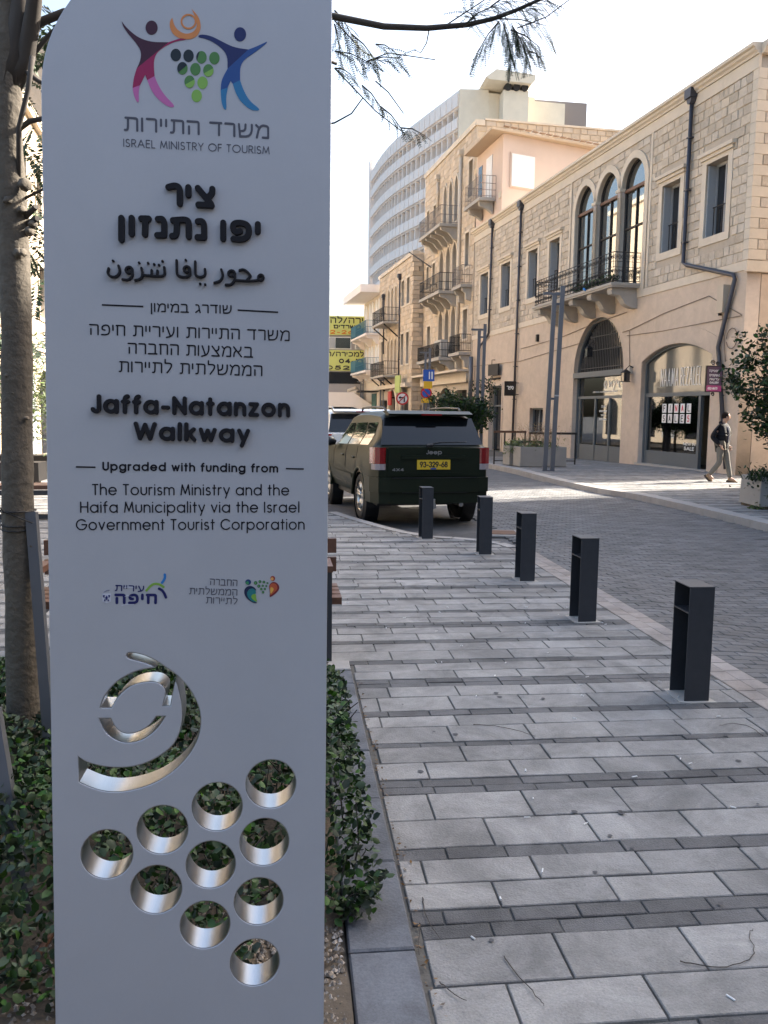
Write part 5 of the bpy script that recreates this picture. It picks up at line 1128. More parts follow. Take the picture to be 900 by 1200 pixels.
ew = MB(); ew.prism([(-.25,-.9),(3.2,-1.2),(3.2,2.5),(0.,1)], -2, 39.7, axis='z').prism([(3.2,-1.25),(9,-.6),(9,2.6),(3.2,2.6)], -2, 39.3, axis='z').prism([(9,-.55),(12.9,-.1),(12.9,6),(9,3)], -2, 38.9, axis='z'); ew.build('end_wall', CONC_Y, HT)
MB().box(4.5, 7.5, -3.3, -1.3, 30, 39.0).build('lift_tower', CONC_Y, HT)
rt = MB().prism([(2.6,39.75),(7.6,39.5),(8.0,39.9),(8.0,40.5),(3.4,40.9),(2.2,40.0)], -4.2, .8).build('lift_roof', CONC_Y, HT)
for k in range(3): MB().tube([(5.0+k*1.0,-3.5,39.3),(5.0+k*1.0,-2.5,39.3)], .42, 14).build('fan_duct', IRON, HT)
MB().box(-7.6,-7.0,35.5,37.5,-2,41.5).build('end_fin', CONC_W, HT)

# ---- building with yellow letting banners closing the street
YB = empty('office_building', (5.0, 76, -.7), R(-3), 'grey office block with two yellow rental banners closing the street', 'building')
MB().box(-14, 7, 0, 10, 0, 10.5).build('wall', mat('office_grey', (.36,.34,.33), .9), YB)
MB().box(-13.9, 6.9, -.06, 0, 4.75, 5.75).build('window_band', DGLASS, YB)
for x in (-9, -5, -1.4, 1.4):
    w_ = MB().box(x-.9, x+1.6, -.05, .0, 7.75, 8.8).build('window', WHITE, YB); MB().box(x+.2, x+1.5, -.08, -.051, 7.82, 8.72).build('pane', DGLASS, w_); MB().box(x-.8, x+.15, -.08, -.051, 7.82, 8.72).build('pane', SHUT, w_)
YEL = mat('yellow_banner', (.55,.57,.17), .7)
def banner(label, z0, z1, lines):
    o = empty('rental_banner', (5.0, 75.8, -.7), R(-3), label, 'banner', 'yellow rental banners')
    MB().box(-8, 3.6, -.03, .03, z0, z1).build('sheet', YEL, o)
    for (t, x0, x1, a, b, wd, m) in lines:
        gl = run(t, x0, x1, a, b, wd, .3, .5)
        for q in letters('lettering', gl, wd, wd/3, .02, -.03, m, o, True): pass
ORT = mat('orange_print', (.55,.16,.01), .6)
banner('upper yellow rental banner with black Hebrew and orange digits', 8.95, 10.57, [('למכירה/להשכרה', -4.2, 3.0, 9.95, 10.45, .10, IRON), ('משרדים', -1.4, 1.0, 9.5, 9.82, .09, IRON), ('052-266', -2.8, .9, 9.03, 9.38, .08, ORT)])
banner('lower yellow rental banner with bold black phone digits', 5.87, 7.65, [('למכירה/השכרה', -4.0, 1.3, 7.1, 7.5, .09, IRON), ('מ-40', -.9, 1.2, 6.5, 6.92, .11, IRON), ('052-626', -2.0, 2.8, 5.95, 6.32, .09, IRON)])
st = empty('stair_canopy', (3.6, 73.5, -.7), R(-3), 'pale sloping concrete stair roof under the yellow banners', 'canopy')
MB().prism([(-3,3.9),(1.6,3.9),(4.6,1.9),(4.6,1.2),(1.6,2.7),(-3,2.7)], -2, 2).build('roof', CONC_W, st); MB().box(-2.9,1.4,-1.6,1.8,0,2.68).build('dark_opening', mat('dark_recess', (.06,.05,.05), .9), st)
for x in (-1.8, 0.2, 2.2): MB().box(x-.12, x+.12, -1.9, -1.66, 0, 2.4).build('post', CONC, st)

# ---- houses across the street (left), sunlit, seen past the tree and mirrored in the windows
RZ_L = RZ_F + math.pi
def left_house(label, x0, y0, length, h, m, stone=True, nwin=6):
    b = empty('street_house', (x0, y0, 0), RZ_L, label, 'building', None)
    # local x runs back towards the camera, y faces the street
    wins = [rect(-(k+.5)*length/nwin-.5, -(k+.5)*length/nwin+.5, z0, z0+1.9) for k in range(nwin) for z0 in (5.0, 8.6) if z0+2.5 < h]
    plate('wall', [rect(-length, 0, -.5, h)]+wins, .35, 0, m, b)
    MB().box(-length, 0, -9, -8.6, -.5, h).box(-length, -length+.35, -8.6, -.36, -.5, h).box(-.35, 0, -8.6, -.36, -.5, h).box(-length+.35,-.35,-8.6,-.36,h-.5,h-.4).build('rear_wall', m, b)
    for w_ in wins:
        wn = plate('window', [ring_of(w_, .14), w_], .06, .05, TRIM, b); plate('pane', [w_], .01, -.2, DGLASS, wn)
    MB().box(-length-.05, .05, -.3, .2, h-.2, h+.15).build('cornice', TRIM, b); MB().box(-length, 0, .0, .06, 3.7, 3.95).build('string_course', TRIM, b)
    for k in range(nwin):
        c = -(k+.5)*length/nwin; lp = segmental(c-length/nwin*.33, c+length/nwin*.33, -.1, 2.3, 3.0); plate('shop_opening', [lp], .02, .03, DGLASS if k % 2 else SHUT, b)
    return b
LEFTW = mat('sunlit_plaster', (.42,.31,.19), .92, var=.06, vscale=2)
left_house('tan plastered house across the street behind the roadside tree', -7.4, 14.0, 15.5, 9.0, LEFTW, nwin=5)
h2 = left_house('honey stone house across the street, second from the camera', -9.0, 30.0, 14, 12.0, STONE2, nwin=5)
left_house('taller stone house across the street, farthest along', -10.5, 44.4, 26, 19.0, STONE2, nwin=8)  # unseen; height raised so the arched windows mirror sunlit stone

# ---- building on the right, beside the camera (it shades the street)
RB = empty('corner_building', (12.75, 19.2, 0), RZ_F+math.pi/2*0, 'tall building at the right of the street corner, opposite the bollards', 'building')
rwn = [rect(-(k*3.2+1.2), -(k*3.2+1.2)+1.1, z0, z0+1.9) for k in range(1, 13) for z0 in (1.0, 5.6, 9.0)]
plate('wall', [rect(-44, 0, -.5, 12.2)]+rwn, .35, 0, PLASTER, RB)
MB().box(-44, -.0, -12, -11.6, -.5, 12.2).box(-.35, 0, -11.6, -.36, -.5, 12.2).box(-44, -43.6, -11.6, -.36, -.5, 12.2).box(-43.6, -.35, -11.6, -.36, 11.7, 11.8).build('rear_wall', PLASTER, RB)
for w_ in rwn: wn = plate('window', [ring_of(w_, .14), w_], .06, .05, TRIM, RB); plate('pane', [w_], .01, -.2, DGLASS, wn)
# ---- building behind the camera closing the square
BBK = empty('square_building', (0, -26, 0), math.pi, 'plastered building on the far side of the square behind the camera', 'building')
plate('wall', [rect(-25, 25, -.5, 13)]+[rect(x, x+1.3, z0, z0+2) for x in range(-23, 23, 3) for z0 in (1, 5, 9)], .4, 0, mat('grey_plaster', (.40,.37,.34), .9, var=.05), BBK)
MB().box(-25, 25, -10, -.5, -.5, 12.9).build('rear_wall', DGLASS, BBK)

# ================================================================== STREET FURNITURE
def spot(u, v, depth):
    """survey: a point seen in the photograph at the given distance ahead of the camera"""
    d = CAMR @ Vector(((u-450)/F_PX, -(v-600)/F_PX, -1)); fw = CAMR @ Vector((0,0,-1)); fh = Vector((fw.x, fw.y, 0)).normalized()
    return Vector((0,0,EYE)) + d*(depth/d.dot(fh))
blab = ['charcoal steel bollard with open side, nearest the camera by the kerb', 'charcoal steel bollard, second from the camera', 'charcoal steel bollard, middle one of the five', 'charcoal steel bollard, second from the parked car, edge-on', 'charcoal steel bollard standing right behind the green car']
bpos = [(2.265,4.53,-1),(2.27,6.36,2),(2.245,7.96,0),(2.19,9.50,-3),(1.705,10.72,4)]
def make_bollard():
    o = empty('bollard')
    m = MB(); w2, dd, h, t = .072, .10, .66, .006
    m.box(-w2, w2, -dd, -dd+t, 0, h-t).box(-w2, w2, dd-t, dd, 0, h-t).box(w2-t, w2, -dd+t, dd-t, 0, h-t)
    m.box(-w2-.001, w2+.001, -dd-.001, dd+.001, h-t, h); sh = m.build('shell', DARKM, o)
    bm = bmesh.new(); bm.from_mesh(sh.data); bmesh.ops.bevel(bm, geom=[e for e in bm.edges], offset=.0015, segments=1, affect='EDGES'); bm.to_mesh(sh.data); bm.free()
    MB().box(-w2+.001, w2-t-.001, -dd+t+.001, dd-t-.001, h-.155, h-.147).build('shelf', DARKM, o)
    MB().prism([(-w2-.03,-dd-.01),(-w2+.02,-dd-.035),(w2-.01,-dd-.025),(w2+.035,-dd-.03),(w2+.02,0),(w2+.03,dd+.02),(0,dd+.03),(-w2-.025,dd+.02),(-w2-.035,.0)], -.004, .0065, axis='z').build('mortar_patch', CONC, o); return o
b0_ = make_bollard()
for i, ((x, y, a), lb) in enumerate(zip(bpos, blab)):
    o = b0_ if i == 0 else copy_tree(b0_); o.location = (x, y, .0); o.rotation_euler = (0, 0, R(a)); tag(o, lb, 'bollard', 'bollards along the kerb')
# twin-post lamps
llab = ['twin grey lamp posts standing by the concrete planters', 'twin grey lamp posts rising behind the green car roof', 'twin lamp posts with road signs in front of the corner building', 'slim lamp post in front of the cream building, nearer of two', 'slim lamp post in front of the yellow banners, farthest']
lpos = [(7.22,23.5,5.12),(7.2,32.7,5.1),(6.8,43.4,5.1),(6.87,66,5.1),(6.0,74.5,5.1)]
def make_lamp():
    o = empty('street_lamp')
    p = MB().box(-.165, -.045, -.06, .06, 0, 4.86).build('post', POLE, o); MB().box(.045, .165, -.06, .06, 0, 5.12).build('post', POLE, o)
    MB().box(-.17, .17, -.065, .065, 0, .03).build('base_plate', POLE, o)
    MB().box(-.42, .04, -.05, .05, 4.87, 4.94).build('lamp_arm', POLE, o); MB().box(-.044,.044,-.02,.02,4.6,4.66).box(-.044,.044,-.02,.02,2.0,2.06).build('spacer', POLE, o)
    MB().box(.04,.17,-.066,-.061,2.1,2.14).box(.04,.17,.061,.066,2.1,2.14).build('band', SHUT, o)
    return o
l0_ = make_lamp()
for i, ((x, y, h), lb) in enumerate(zip(lpos, llab)):
    o = l0_ if i == 0 else copy_tree(l0_); o.location = (x, y, zfar(y)); o.rotation_euler = (0, R(1.3 if i == 0 else .6), R(-10)); tag(o, lb, 'street lamp', 'twin-post street lamps on the far pavement')
# road signs
RED = mat('sign_red', (.50,.02,.02), .4); BLUE = mat('sign_blue', (.02,.09,.42), .4); YLS = mat('sign_yellow', (.70,.42,.02), .4)
def disc(mb, r, y0, y1, z=0, x=0, n=24): mb.prism([(x+r*math.cos(2*math.pi*k/n), z+r*math.sin(2*math.pi*k/n)) for k in range(n)], y0, y1)
q = spot(471.5, 467, 44.5); o = empty('no_left_turn_sign', (q.x, q.y, zfar(44)), R(-6), 'round white no left turn sign with red rim, past the parked car', 'road sign')
mb = MB(); disc(mb, .33, -.02, .0, q.z-zfar(44)); mb.build('red_rim', RED, o); mb = MB(); disc(mb, .25, -.025, -.0205, q.z-zfar(44)); mb.build('face', WHITE, o)
zc = q.z-zfar(44); MB().tube([(.1,-.03,zc-.18),(.1,-.03,zc+.05),(-.12,-.03,zc+.05)], .035, 5).prism([(-.2,zc+.05),(-.1,zc+.14),(-.1,zc-.04)], -.04,-.026).build('arrow', IRON, o)
MB().tube([(-.2,-.05,zc-.2),(.2,-.05,zc+.2)], .025, 5).build('bar', RED, o); MB().tube([(0,.03,0),(0,.03,zc+.3)], .035, 8).build('post', POLE, o)
def plate_sign(name, label, u, v, depth, w_, h_, m, round_=False, face2=None):
    q = spot(u, v, depth); o = empty(name, (q.x, q.y, q.z), R(-6), label, 'road sign', None); mb = MB()
    if round_: disc(mb, w_/2, -.02, 0)
    else: mb.box(-w_/2, w_/2, -.02, 0, -h_/2, h_/2)
    mb.build('plate', m, o)
    if face2: mb = MB(); disc(mb, w_*.36, -.026, -.021); mb.build('face', face2, o); MB().tube([(-w_*.27,-.03,w_*.27),(w_*.27,-.03,-w_*.27)], .03, 5).build('bar', RED, o)
    MB().box(-.03,.03,.001,.1,-.03,.03).build('clamp', POLE, o)
    return o
o = plate_sign('parking_sign', 'square blue road sign high on the lamp post, topmost of its stack', 502.5, 440, 42.6, .56, .56, BLUE); MB().box(.0,.06,-.03,-.021,-.18,.18).box(.12,.2,-.03,-.021,-.18,.18).build('symbol', WHITE, o)
plate_sign('orange_sign', 'orange rectangular sign below the blue one on the lamp post', 501.5, 451, 42.6, .42, .36, YLS)
plate_sign('no_stopping_sign', 'round blue and red no stopping sign on the lamp post', 499.5, 460.5, 42.6, .56, .56, RED, True, BLUE)
plate_sign('yellow_plate_sign', 'small yellow plate below the round sign on the lamp post', 499.5, 469.5, 42.6, .50, .22, YLS)

# concrete planters
GREY_P = mat('planter_concrete', (.30,.285,.26), .85, var=.08, vscale=4, stain=.1, bump=.25, bscale=70)
def planter(label, x, y, rz, w_, d_, h_, z=0., taper=.0, skirt=False):
    o = empty('planter', (x, y, z), rz, label, 'planter', 'concrete planters on the far pavement'); b = MB(); t = .06; z0 = .05 if skirt else 0
    a, c = w_/2, d_/2
    vo = [(-a,-c,z0),(a,-c,z0),(a,c,z0),(-a,c,z0)] ; k = 1+taper
    vt = [(-a*k,-c*k,h_),(a*k,-c*k,h_),(a*k,c*k,h_),(-a*k,c*k,h_)]
    vi = [(-a*k+t,-c*k+t,h_),(a*k-t,-c*k+t,h_),(a*k-t,c*k-t,h_),(-a*k+t,c*k-t,h_)]; vd = [(p[0],p[1],h_-.08) for p in vi]
    b.add(vo+vt+vi+vd, [(3,2,1,0)]+[(i,(i+1)%4,4+(i+1)%4,4+i) for i in range(4)]+[(4+i,4+(i+1)%4,8+(i+1)%4,8+i) for i in range(4)]+[(8+i,8+(i+1)%4,12+(i+1)%4,12+i) for i in range(4)])
    bo = b.build('box', GREY_P, o)
    bm = bmesh.new(); bm.from_mesh(bo.data); bmesh.ops.bevel(bm, geom=[e for e in bm.edges], offset=.008, segments=1, affect='EDGES'); bm.to_mesh(bo.data); bm.free()
    MB().box(-a*k+t,a*k-t,-c*k+t,c*k-t,h_-.09,h_-.05).build('soil', EARTH, o)
    if skirt: MB().box(-a+.03,a-.03,-c+.03,c-.03,0,.05).build('foot', EARTH, o)
    return o
planter('grey box planter with dry twiggy plant beside the twin lamp posts', 7.62, 25.75, RZ_F-math.pi/2, 1.5, .62, .60, 0)
planter('smaller grey box planter with green plant, left of the other', 7.0, 26.5, RZ_F-math.pi/2, .52, .6, .60, 0)
planter('large pale planter at the right edge with a leafy shrub', 8.62, 14.25, R(-6), 1.1, .86, .56, .0, taper=-.04, skirt=True)
def plant_thing(name, label, cat, loc, group=None): return empty(name, loc, 0, label, cat, group)
o = plant_thing('dry_shrub', 'dry brown twiggy plant with green base in the grey planter', 'plant', (7.6, 25.7, .5)); sb = MB()
for k in range(46):
    p = Vector((U(-.5,.5), U(-.15,.15), 0)); d = Vector((U(-.5,.5), U(-.4,.4), 1)).normalized(); l = U(.35,.85)
    q = p+d*l; sb.tube([p, p+d*l*.5+Vector((U(-.05,.05),0,0)), q], [.006,.004,.003], 4, caps=False)
    for _ in range(3): t_ = q-d*U(0,l*.5); sb.tube([t_, t_+Vector((U(-.14,.14),U(-.1,.1),U(.02,.16)))], .003, 4, caps=False)
sb.build('twigs', mat('dry_twig', (.20,.13,.08), .9), o)
leaf_cloud('leaves', 1500, lambda: (random.gauss(0,.3), random.gauss(0,.11), abs(random.gauss(0,.14))), .09, LEAF_Y, o, aspect=.25)
leaf_cloud('seed_heads', 500, lambda: (random.gauss(0,.35), random.gauss(0,.15), U(.3,.85)), .035, DRY, o)
o = plant_thing('green_plant', 'small green plant spilling from the smaller grey planter', 'plant', (7.0, 26.4, .5)); leaf_cloud('leaves', 900, lambda: (random.gauss(0,.16), random.gauss(0,.2)-.12, random.gauss(.02,.12)), .08, LEAF_Y, o); MB().tube([(0,0,-.05),(0,0,.12)], .015, 5).build('stem', TWIG, o)
# weed and shrub at the right-hand planter
o = plant_thing('leafy_shrub', 'dark green leafy shrub growing up the right edge of the photo', 'shrub', (9.0, 14.3, .48)); st_ = MB(); ends = []
for k in range(34):
    a = U(0, 6.3); p = [Vector((U(-.1,.1), U(-.1,.1), 0))]; d = Vector((math.cos(a)*.33, math.sin(a)*.33, 1)).normalized(); n_ = 7; L_ = U(1.6, 2.75)
    for j in range(n_): d = (d+Vector((U(-.16,.16),U(-.16,.16),U(-.05,.1)))).normalized(); p.append(p[-1]+d*L_/n_); ends.append(p[-1].copy()) if j > 1 else None
    st_.tube(p, [.018-.002*j for j in range(n_+1)], 5)
st_.build('stems', BARK, o)
ends = [e for e in ends]
sub = [e+Vector((random.gauss(0,.16), random.gauss(0,.16), random.gauss(0,.12))) for e in ends for _ in range(3)]
def shrubpos():
    e = random.choice(sub); return e+Vector((random.gauss(0,.075), random.gauss(0,.075), random.gauss(0,.07)))
leaf_cloud('leaves', 15000, shrubpos, .095, LEAF, o, aspect=.55)
o = plant_thing('ground_plant', 'low strappy dark plant hanging over the rim of the right planter', 'plant', (8.45, 14.1, .5)); gb = MB()
for k in range(260):
    p = Vector((U(-.5,.5), U(-.35,.3), 0)); a = U(0,6.3); l = U(.18,.42); d = Vector((math.cos(a), math.sin(a), 1.1)); w_ = Vector((-math.sin(a), math.cos(a), 0))*.011
    q1 = p+d*l*.45; q2 = p+Vector((d.x,d.y,.55))*l; gb.add([p-w_,p+w_,q1+w_,q1-w_,q2], [(0,1,2,3),(3,2,4)])
gb.build('blades', LEAF, o, fix=False); leaf_cloud('leaves', 900, lambda: (random.gauss(.05,.28), random.gauss(-.2,.16), random.gauss(.02,.12)), .07, LEAF, o)
o = plant_thing('weed', 'small weed at the foot of the large right planter', 'weed', (8.02, 13.95, .0)); leaf_cloud('leaves', 130, lambda: (random.gauss(0,.06), random.gauss(0,.05), abs(random.gauss(0,.04))), .05, LEAF_Y, o); MB().tube([(0,0,0),(0,0,.05)], .006, 4).build('stem', TWIG, o)
# railings with timber rails by the planters
def barrier(label, x, y, rz, L_, h, m, nb, z=0.):
    o = empty('railing', (x, y, z), rz, label, 'railing', 'low railings beside the planters'); MB().box(0, L_, -.03, .03, h, h+.07).build('top_rail', m, o)
    for k in range(nb): xx = .03+(L_-.06)*k/(nb-1); MB().box(xx-.02, xx+.02, -.02, .02, 0, h).build('post', IRON, o)
    MB().box(.03, L_-.03, -.012, .012, .1, .13).build('bottom_rail', IRON, o)
barrier('taller railing with brown timber rail beyond the planters', 6.5, 27.2, R(5), 1.1, 1.02, WOOD, 4, -.04)
barrier('taller railing with dark rail against the building wall', 7.7, 27.3, R(0), 1.6, .98, IRON, 3, -.04)
barrier('shorter black railing between the car and the planters', 7.0, 27.0, R(-20), 1.0, .72, IRON, 4, -.04)
# street tree beyond the car
def crown_tree(name, label, base, h0, crown, n, size, m, cat='tree', seedr=1., trunk_r=.06, group=None):
    o = empty(name, base, 0, label, cat, group); tk = MB(); tk.tube([(0,0,0),(.03,.02,h0*.5),(0,0,h0)], [trunk_r, trunk_r*.85, trunk_r*.7], 8).build('trunk', BARK, o)
    lim = MB(); cl = []
    for k in range(crown[3]):
        a, b = U(0,6.3), U(-.3,1); e = Vector((math.cos(a)*crown[0]*U(.4,1), math.sin(a)*crown[0]*U(.4,1), h0+crown[1]*(b+.3)/1.3+crown[2])); 
        lim.tube([(0,0,h0*.9), tuple(Vector((0,0,h0))*.5+e*.5+Vector((0,0,-.1))), e], [trunk_r*.5, trunk_r*.3, .008], 5)
        for _ in range(4): cl.append(e.lerp(Vector((0,0,h0+crown[1]*.4)), U(0,.6))+Vector((random.gauss(0,.12),random.gauss(0,.12),random.gauss(0,.1)))*crown[0])
    lim.build('limbs', BARK, o)
    def pos(): c = random.choice(cl); return c+Vector((random.gauss(0,.1), random.gauss(0,.1), random.gauss(0,.08)))*crown[0]
    leaf_cloud('crown', n, pos, size, m, o); return o
ct = crown_tree('street_tree', 'small dark green tree behind the parked car roof', (6.55, 33.0, zfar(33)), 1.3, (1.4, 1.05, -.15, 34), 11000, .12, LEAF)
MB().tube([(0,0,1.9),(.7,-.1,2.55),(1.05,-.15,2.75),(1.2,-.2,3.2)], [.04,.03,.02,.015], 5).build('long_limb', BARK, ct); leaf_cloud('sprig', 260, lambda: (random.gauss(.95,.25), random.gauss(-.1,.1), random.gauss(2.75,.16)), .11, LEAF, ct, kind='stuff')

# ================================================================== CARS
def lathe(mb, prof, n=28, mi=0, axis='y', c=(0,0,0)):
    """profile of (radius, offset along axis)"""
    vs = []; m = len(prof)
    for k in range(n):
        a = 2*math.pi*k/n
        for r, h in prof: vs.append((c[0]+r*math.cos(a), c[1]+h, c[2]+r*math.sin(a)) if axis == 'y' else (c[0]+r*math.cos(a), c[1]+r*math.sin(a), c[2]+h))
    fs = [(k*m+j, k*m+j+1, ((k+1) % n)*m+j+1, ((k+1) % n)*m+j) for k in range(n) for j in range(m-1)]
    mb.add(vs, fs, mi); return mb
RUB = mat('tyre_rubber', (.016,.016,.017), .85, bump=.2); ALLOY = mat('alloy', (.50,.50,.50), .28, metal=.9); BLK = mat('black_trim', (.015,.015,.016), .45)
GRN = mat('car_green', (.013,.018,.010), .38, spec=.22); WHT = mat('car_white', (.72,.72,.71), .25, coat=.8); CGL = mat('car_glass', (.010,.012,.014), .04, spec=.5)
TLR = mat('tail_red', (.24,.006,.008), .15, coat=1.); TLC = mat('tail_clear', (.36,.30,.30), .2, coat=.6)
def make_car(name, label, paint, group=None):
    car = empty(name, (0,0,0), 0, label, 'car', group)
    Lc, RX, FX, WZ, AR = 4.74, .98, 3.76, .375, .455
    def lerp(a, b, t): return a+(b-a)*t
    def prof(x):     # height of the top line
        P_ = [(.0,1.18),(.07,1.20),(.20,1.44),(.34,1.66),(.50,1.715),(1.2,1.745),(2.0,1.735),(2.45,1.68),(2.75,1.50),(3.2,1.20),(3.35,1.13),(4.0,1.08),(4.5,1.0),(4.66,.86),(4.74,.70)]
        for (a,b),(c,d) in zip(P_[:-1], P_[1:]):
            if a <= x <= c: return lerp(b, d, (x-a)/(c-a))
        return .7
    def belt(x): return min(lerp(1.20, 1.11, x/3.3), prof(x)-.0)
    def plan(x): return 1 if x > .35 and x < 4.1 else (1-.10*((.35-x)/.35)**2.0 if x <= .35 else 1-.17*((x-4.1)/.64)**2)
    def zb(x):
        z = .40
        for c in (RX, FX):
            if abs(x-c) < AR: z = max(z, WZ+math.sqrt(AR*AR-(x-c)**2))
        return z
    xs_ = sorted(set([0,.03,.07,.13,.20,.27,.34,.42,.50]+[RX+AR*math.cos(math.pi*k/12) for k in range(13)]+[FX+AR*math.cos(math.pi*k/12) for k in range(13)]+[1.6,1.8,2.0,2.2,2.45,2.6,2.75,2.9,3.05,3.2,3.35,4.3,4.4,4.5,4.6,4.66,4.74]+[RX-AR-.001,RX+AR+.001,FX-AR-.001,FX+AR+.001]))
    def ring(x):
        w_ = plan(x); b = belt(x); t_ = prof(x); t = max(0, min(1, (t_-b)/.54)); zz = zb(x)
        lo = min(zz, b-.2)
        q = [(.87, lo), (.925, max(lo+.015, .56)), (.94, max(lo+.03, .78)), (.93, max(lo+.045, 1.0 if b > 1.05 else b-.1)), (.90, b), (lerp(.86,.78,t), lerp(b+.0, b+.25*(t_-b)+.05*t, 1)), (lerp(.80,.70,t), b+(t_-b)*.86), (lerp(.60,.60,t), b+(t_-b)*.96), (.3, b+(t_-b)*.995), (0, t_)]
        return [(y*w_, z) for y, z in q]
    m = MB(); nr = 10; vs = []
    for x in xs_:
        r_ = ring(x)
        vs += [(x, y, z) for y, z in r_]+[(x, -y, z) for y, z in r_[:-1]][::-1]
    k = 2*nr-1; fs = []
    for i in range(len(xs_)-1):
        for j in range(k-1): fs.append((i*k+j, i*k+j+1, (i+1)*k+j+1, (i+1)*k+j))
    fs.append(tuple(range(k))); fs.append(tuple((len(xs_)-1)*k+j for j in range(k)))
    body = m.add(vs, fs).build('body', paint, car); smooth_angle(body, 28)
    MB().box(.25, 4.5, -.80, .80, .30, .62).build('underbody', BLK, car)
    for c in (RX, FX):
        for s_ in (-1, 1):
            wl = MB(); lathe(wl, [(.455,-.11*s_),(.455,.10*s_),(.40,.12*s_)], 20, c=(c, .80*s_, WZ)); wl.build('wheel_arch_liner', BLK, car)
    # side surface point: station x, height z
    def side(x, z, s_, off=.004):
        r_ = ring(x)
        for (y0, z0), (y1, z1) in zip(r_[:-1], r_[1:]):
            if z0 <= z <= z1+1e-6 and z1 > z0: t = (z-z0)/(z1-z0); return (x, s_*(y0+(y1-y0)*t+off), z)
        return (x, s_*(r_[5][0]+off), z)
    def side_panel(pts, s_, name, mt, parent, off=.005, nx=4):
        """panel with bottom edge z0(x) and top edge z1(x) between stations"""
        (xa, xb, f0, f1) = pts; mb = MB(); n_, mz = nx, 4; vv = []
        for i in range(n_+1):
            x = xa+(xb-xa)*i/n_
            for j in range(mz+1): z = f0(x)+(f1(x)-f0(x))*j/mz; vv.append(side(x, z, s_, off))
        ff = [(i*(mz+1)+j, i*(mz+1)+j+1, (i+1)*(mz+1)+j+1, (i+1)*(mz+1)+j) for i in range(n_) for j in range(mz)]
        o = mb.add(vv, ff).build(name, mt, parent, smooth=True); return o
    for s_ in (-1, 1):
        bot = lambda x: belt(x)+.025
        for xa, xb, tp in ((.50,1.10,lambda x: belt(x)+.37), (1.17,1.98,lambda x: belt(x)+.38), (2.06,2.90,lambda x: min(belt(x)+.38, prof(x)-.12))):
            side_panel((xa, xb, bot, tp), s_, 'side_window', CGL, car, .006)
        for xa, xb in ((1.16,2.0),(2.03,3.05)):
            g = MB(); 
            for x in (xa, xb): g.tube([side(x, z, s_, .001) for z in (max(.52, zb(x)+.05), .8, 1.0, belt(x))], .006, 4)
            g.tube([side(x, .52, s_, .001) for x in (max(xa,RX+AR+.03), xb)], .006, 4); g.build('door_gap', BLK, car)
            hx = xa+.13; MB().tube([side(hx, .98, s_, .012), side(hx+.09, .985, s_, .034), side(hx+.19, .98, s_, .012)], .016, 6).build('door_handle', paint, car)
        side_panel((RX+AR+.02, FX-AR-.02, lambda x: .62, lambda x: .70), s_, 'side_moulding', BLK if paint is not GRN else GRN, car, .018)
        mr = MB().tube([(2.88, s_*.93, 1.16), (2.90, s_*1.02, 1.19), (2.90, s_*1.12, 1.20)], [.035,.09,.075], 8); mr.build('mirror', BLK if paint is GRN else paint, car, smooth=True)
        rr = MB().tube([(.55, s_*.60, 1.735), (.65, s_*.61, 1.775), (1.3, s_*.62, 1.79), (2.1, s_*.61, 1.775), (2.2, s_*.60, 1.735)], .018, 6).build('roof_rail', BLK if paint is GRN else ALLOY, car)
        # lights wrap round the rear corner
        lt_ = MB(); y1 = .905
        lt_.prism([(-.018, s_*.76), (-.018, s_*.83), (.02, s_*(y1-.01)), (.20, s_*(y1+.03)), (.20, s_*.80), (.03, s_*.70)], .95, 1.19, axis='z'); l_ = lt_.build('tail_light', TLR, car)
        MB().prism([(-.02, s_*.765), (-.02, s_*.83), (.018, s_*(y1-.01)), (.14, s_*(y1+.02)), (.14, s_*.80), (.03, s_*.70)], .86, .948, axis='z').build('clear_lens', TLC, l_)
        for c in (RX, FX):
            wname = 'wheel'; wc = (c, s_*.80, WZ); tr_ = MB(); o_ = .115
            lathe(tr_, [(.24,-o_*.9),(.33,-o_),(.365,-o_*.8),(.375,-o_*.3),(.375,o_*.3),(.365,o_*.8),(.33,o_),(.24,o_*.9),(.225,o_*.4)], 36, c=wc); tyre = tr_.build(wname, RUB, car, smooth=True)
            rm = MB(); f_ = s_
            lathe(rm, [(.235,.10*f_),(.222,.108*f_),(.215,.06*f_),(.20,-.05*f_)], 30, c=wc)
            lathe(rm, [(.0,.075*f_),(.05,.075*f_),(.062,.05*f_),(.062,.0)], 16, c=wc)
            for q_ in range(5):
                a = 2*math.pi*q_/5+.3
                for da in (-.16, .16):
                    p0 = Vector((wc[0]+.05*math.cos(a+da), wc[1]+.055*f_, wc[2]+.05*math.sin(a+da))); p1 = Vector((wc[0]+.215*math.cos(a+da*.9), wc[1]+.09*f_, wc[2]+.215*math.sin(a+da*.9)))
                    rm.tube([p0, p1], [.022,.026], 5)
            rm.build('rim', ALLOY, tyre, smooth=True)
            bd_ = MB(); lathe(bd_, [(.0,-.02*f_),(.2,-.02*f_),(.2,-.05*f_)], 20, c=wc); bd_.build('brake_disc', BLK, tyre)
            # flare over the arch
            fl_ = MB(); prev = None; pp = [(c+(AR+.005)*math.cos(math.pi*(k_/16)), s_*.925, WZ+(AR+.005)*math.sin(math.pi*(k_/16))) for k_ in range(0,17)]; fl_.tube(pp, .028, 6); fl_.build('wheel_flare', paint, car, smooth=True)
    # rear window, gate, bumper
    def rear(y, z, off=.006):
        # station where the top line reaches z
        x = 0
        P_ = [(.0,1.18),(.07,1.20),(.20,1.44),(.34,1.66),(.50,1.715)]
        for (a,b),(c,d) in zip(P_[:-1], P_[1:]):
            if b <= z <= d: x = a+(c-a)*(z-b)/(d-b)
        return (x-off, y, z+off*.4)
    rw_ = MB(); vv = []; n_ = 8; mz = 6
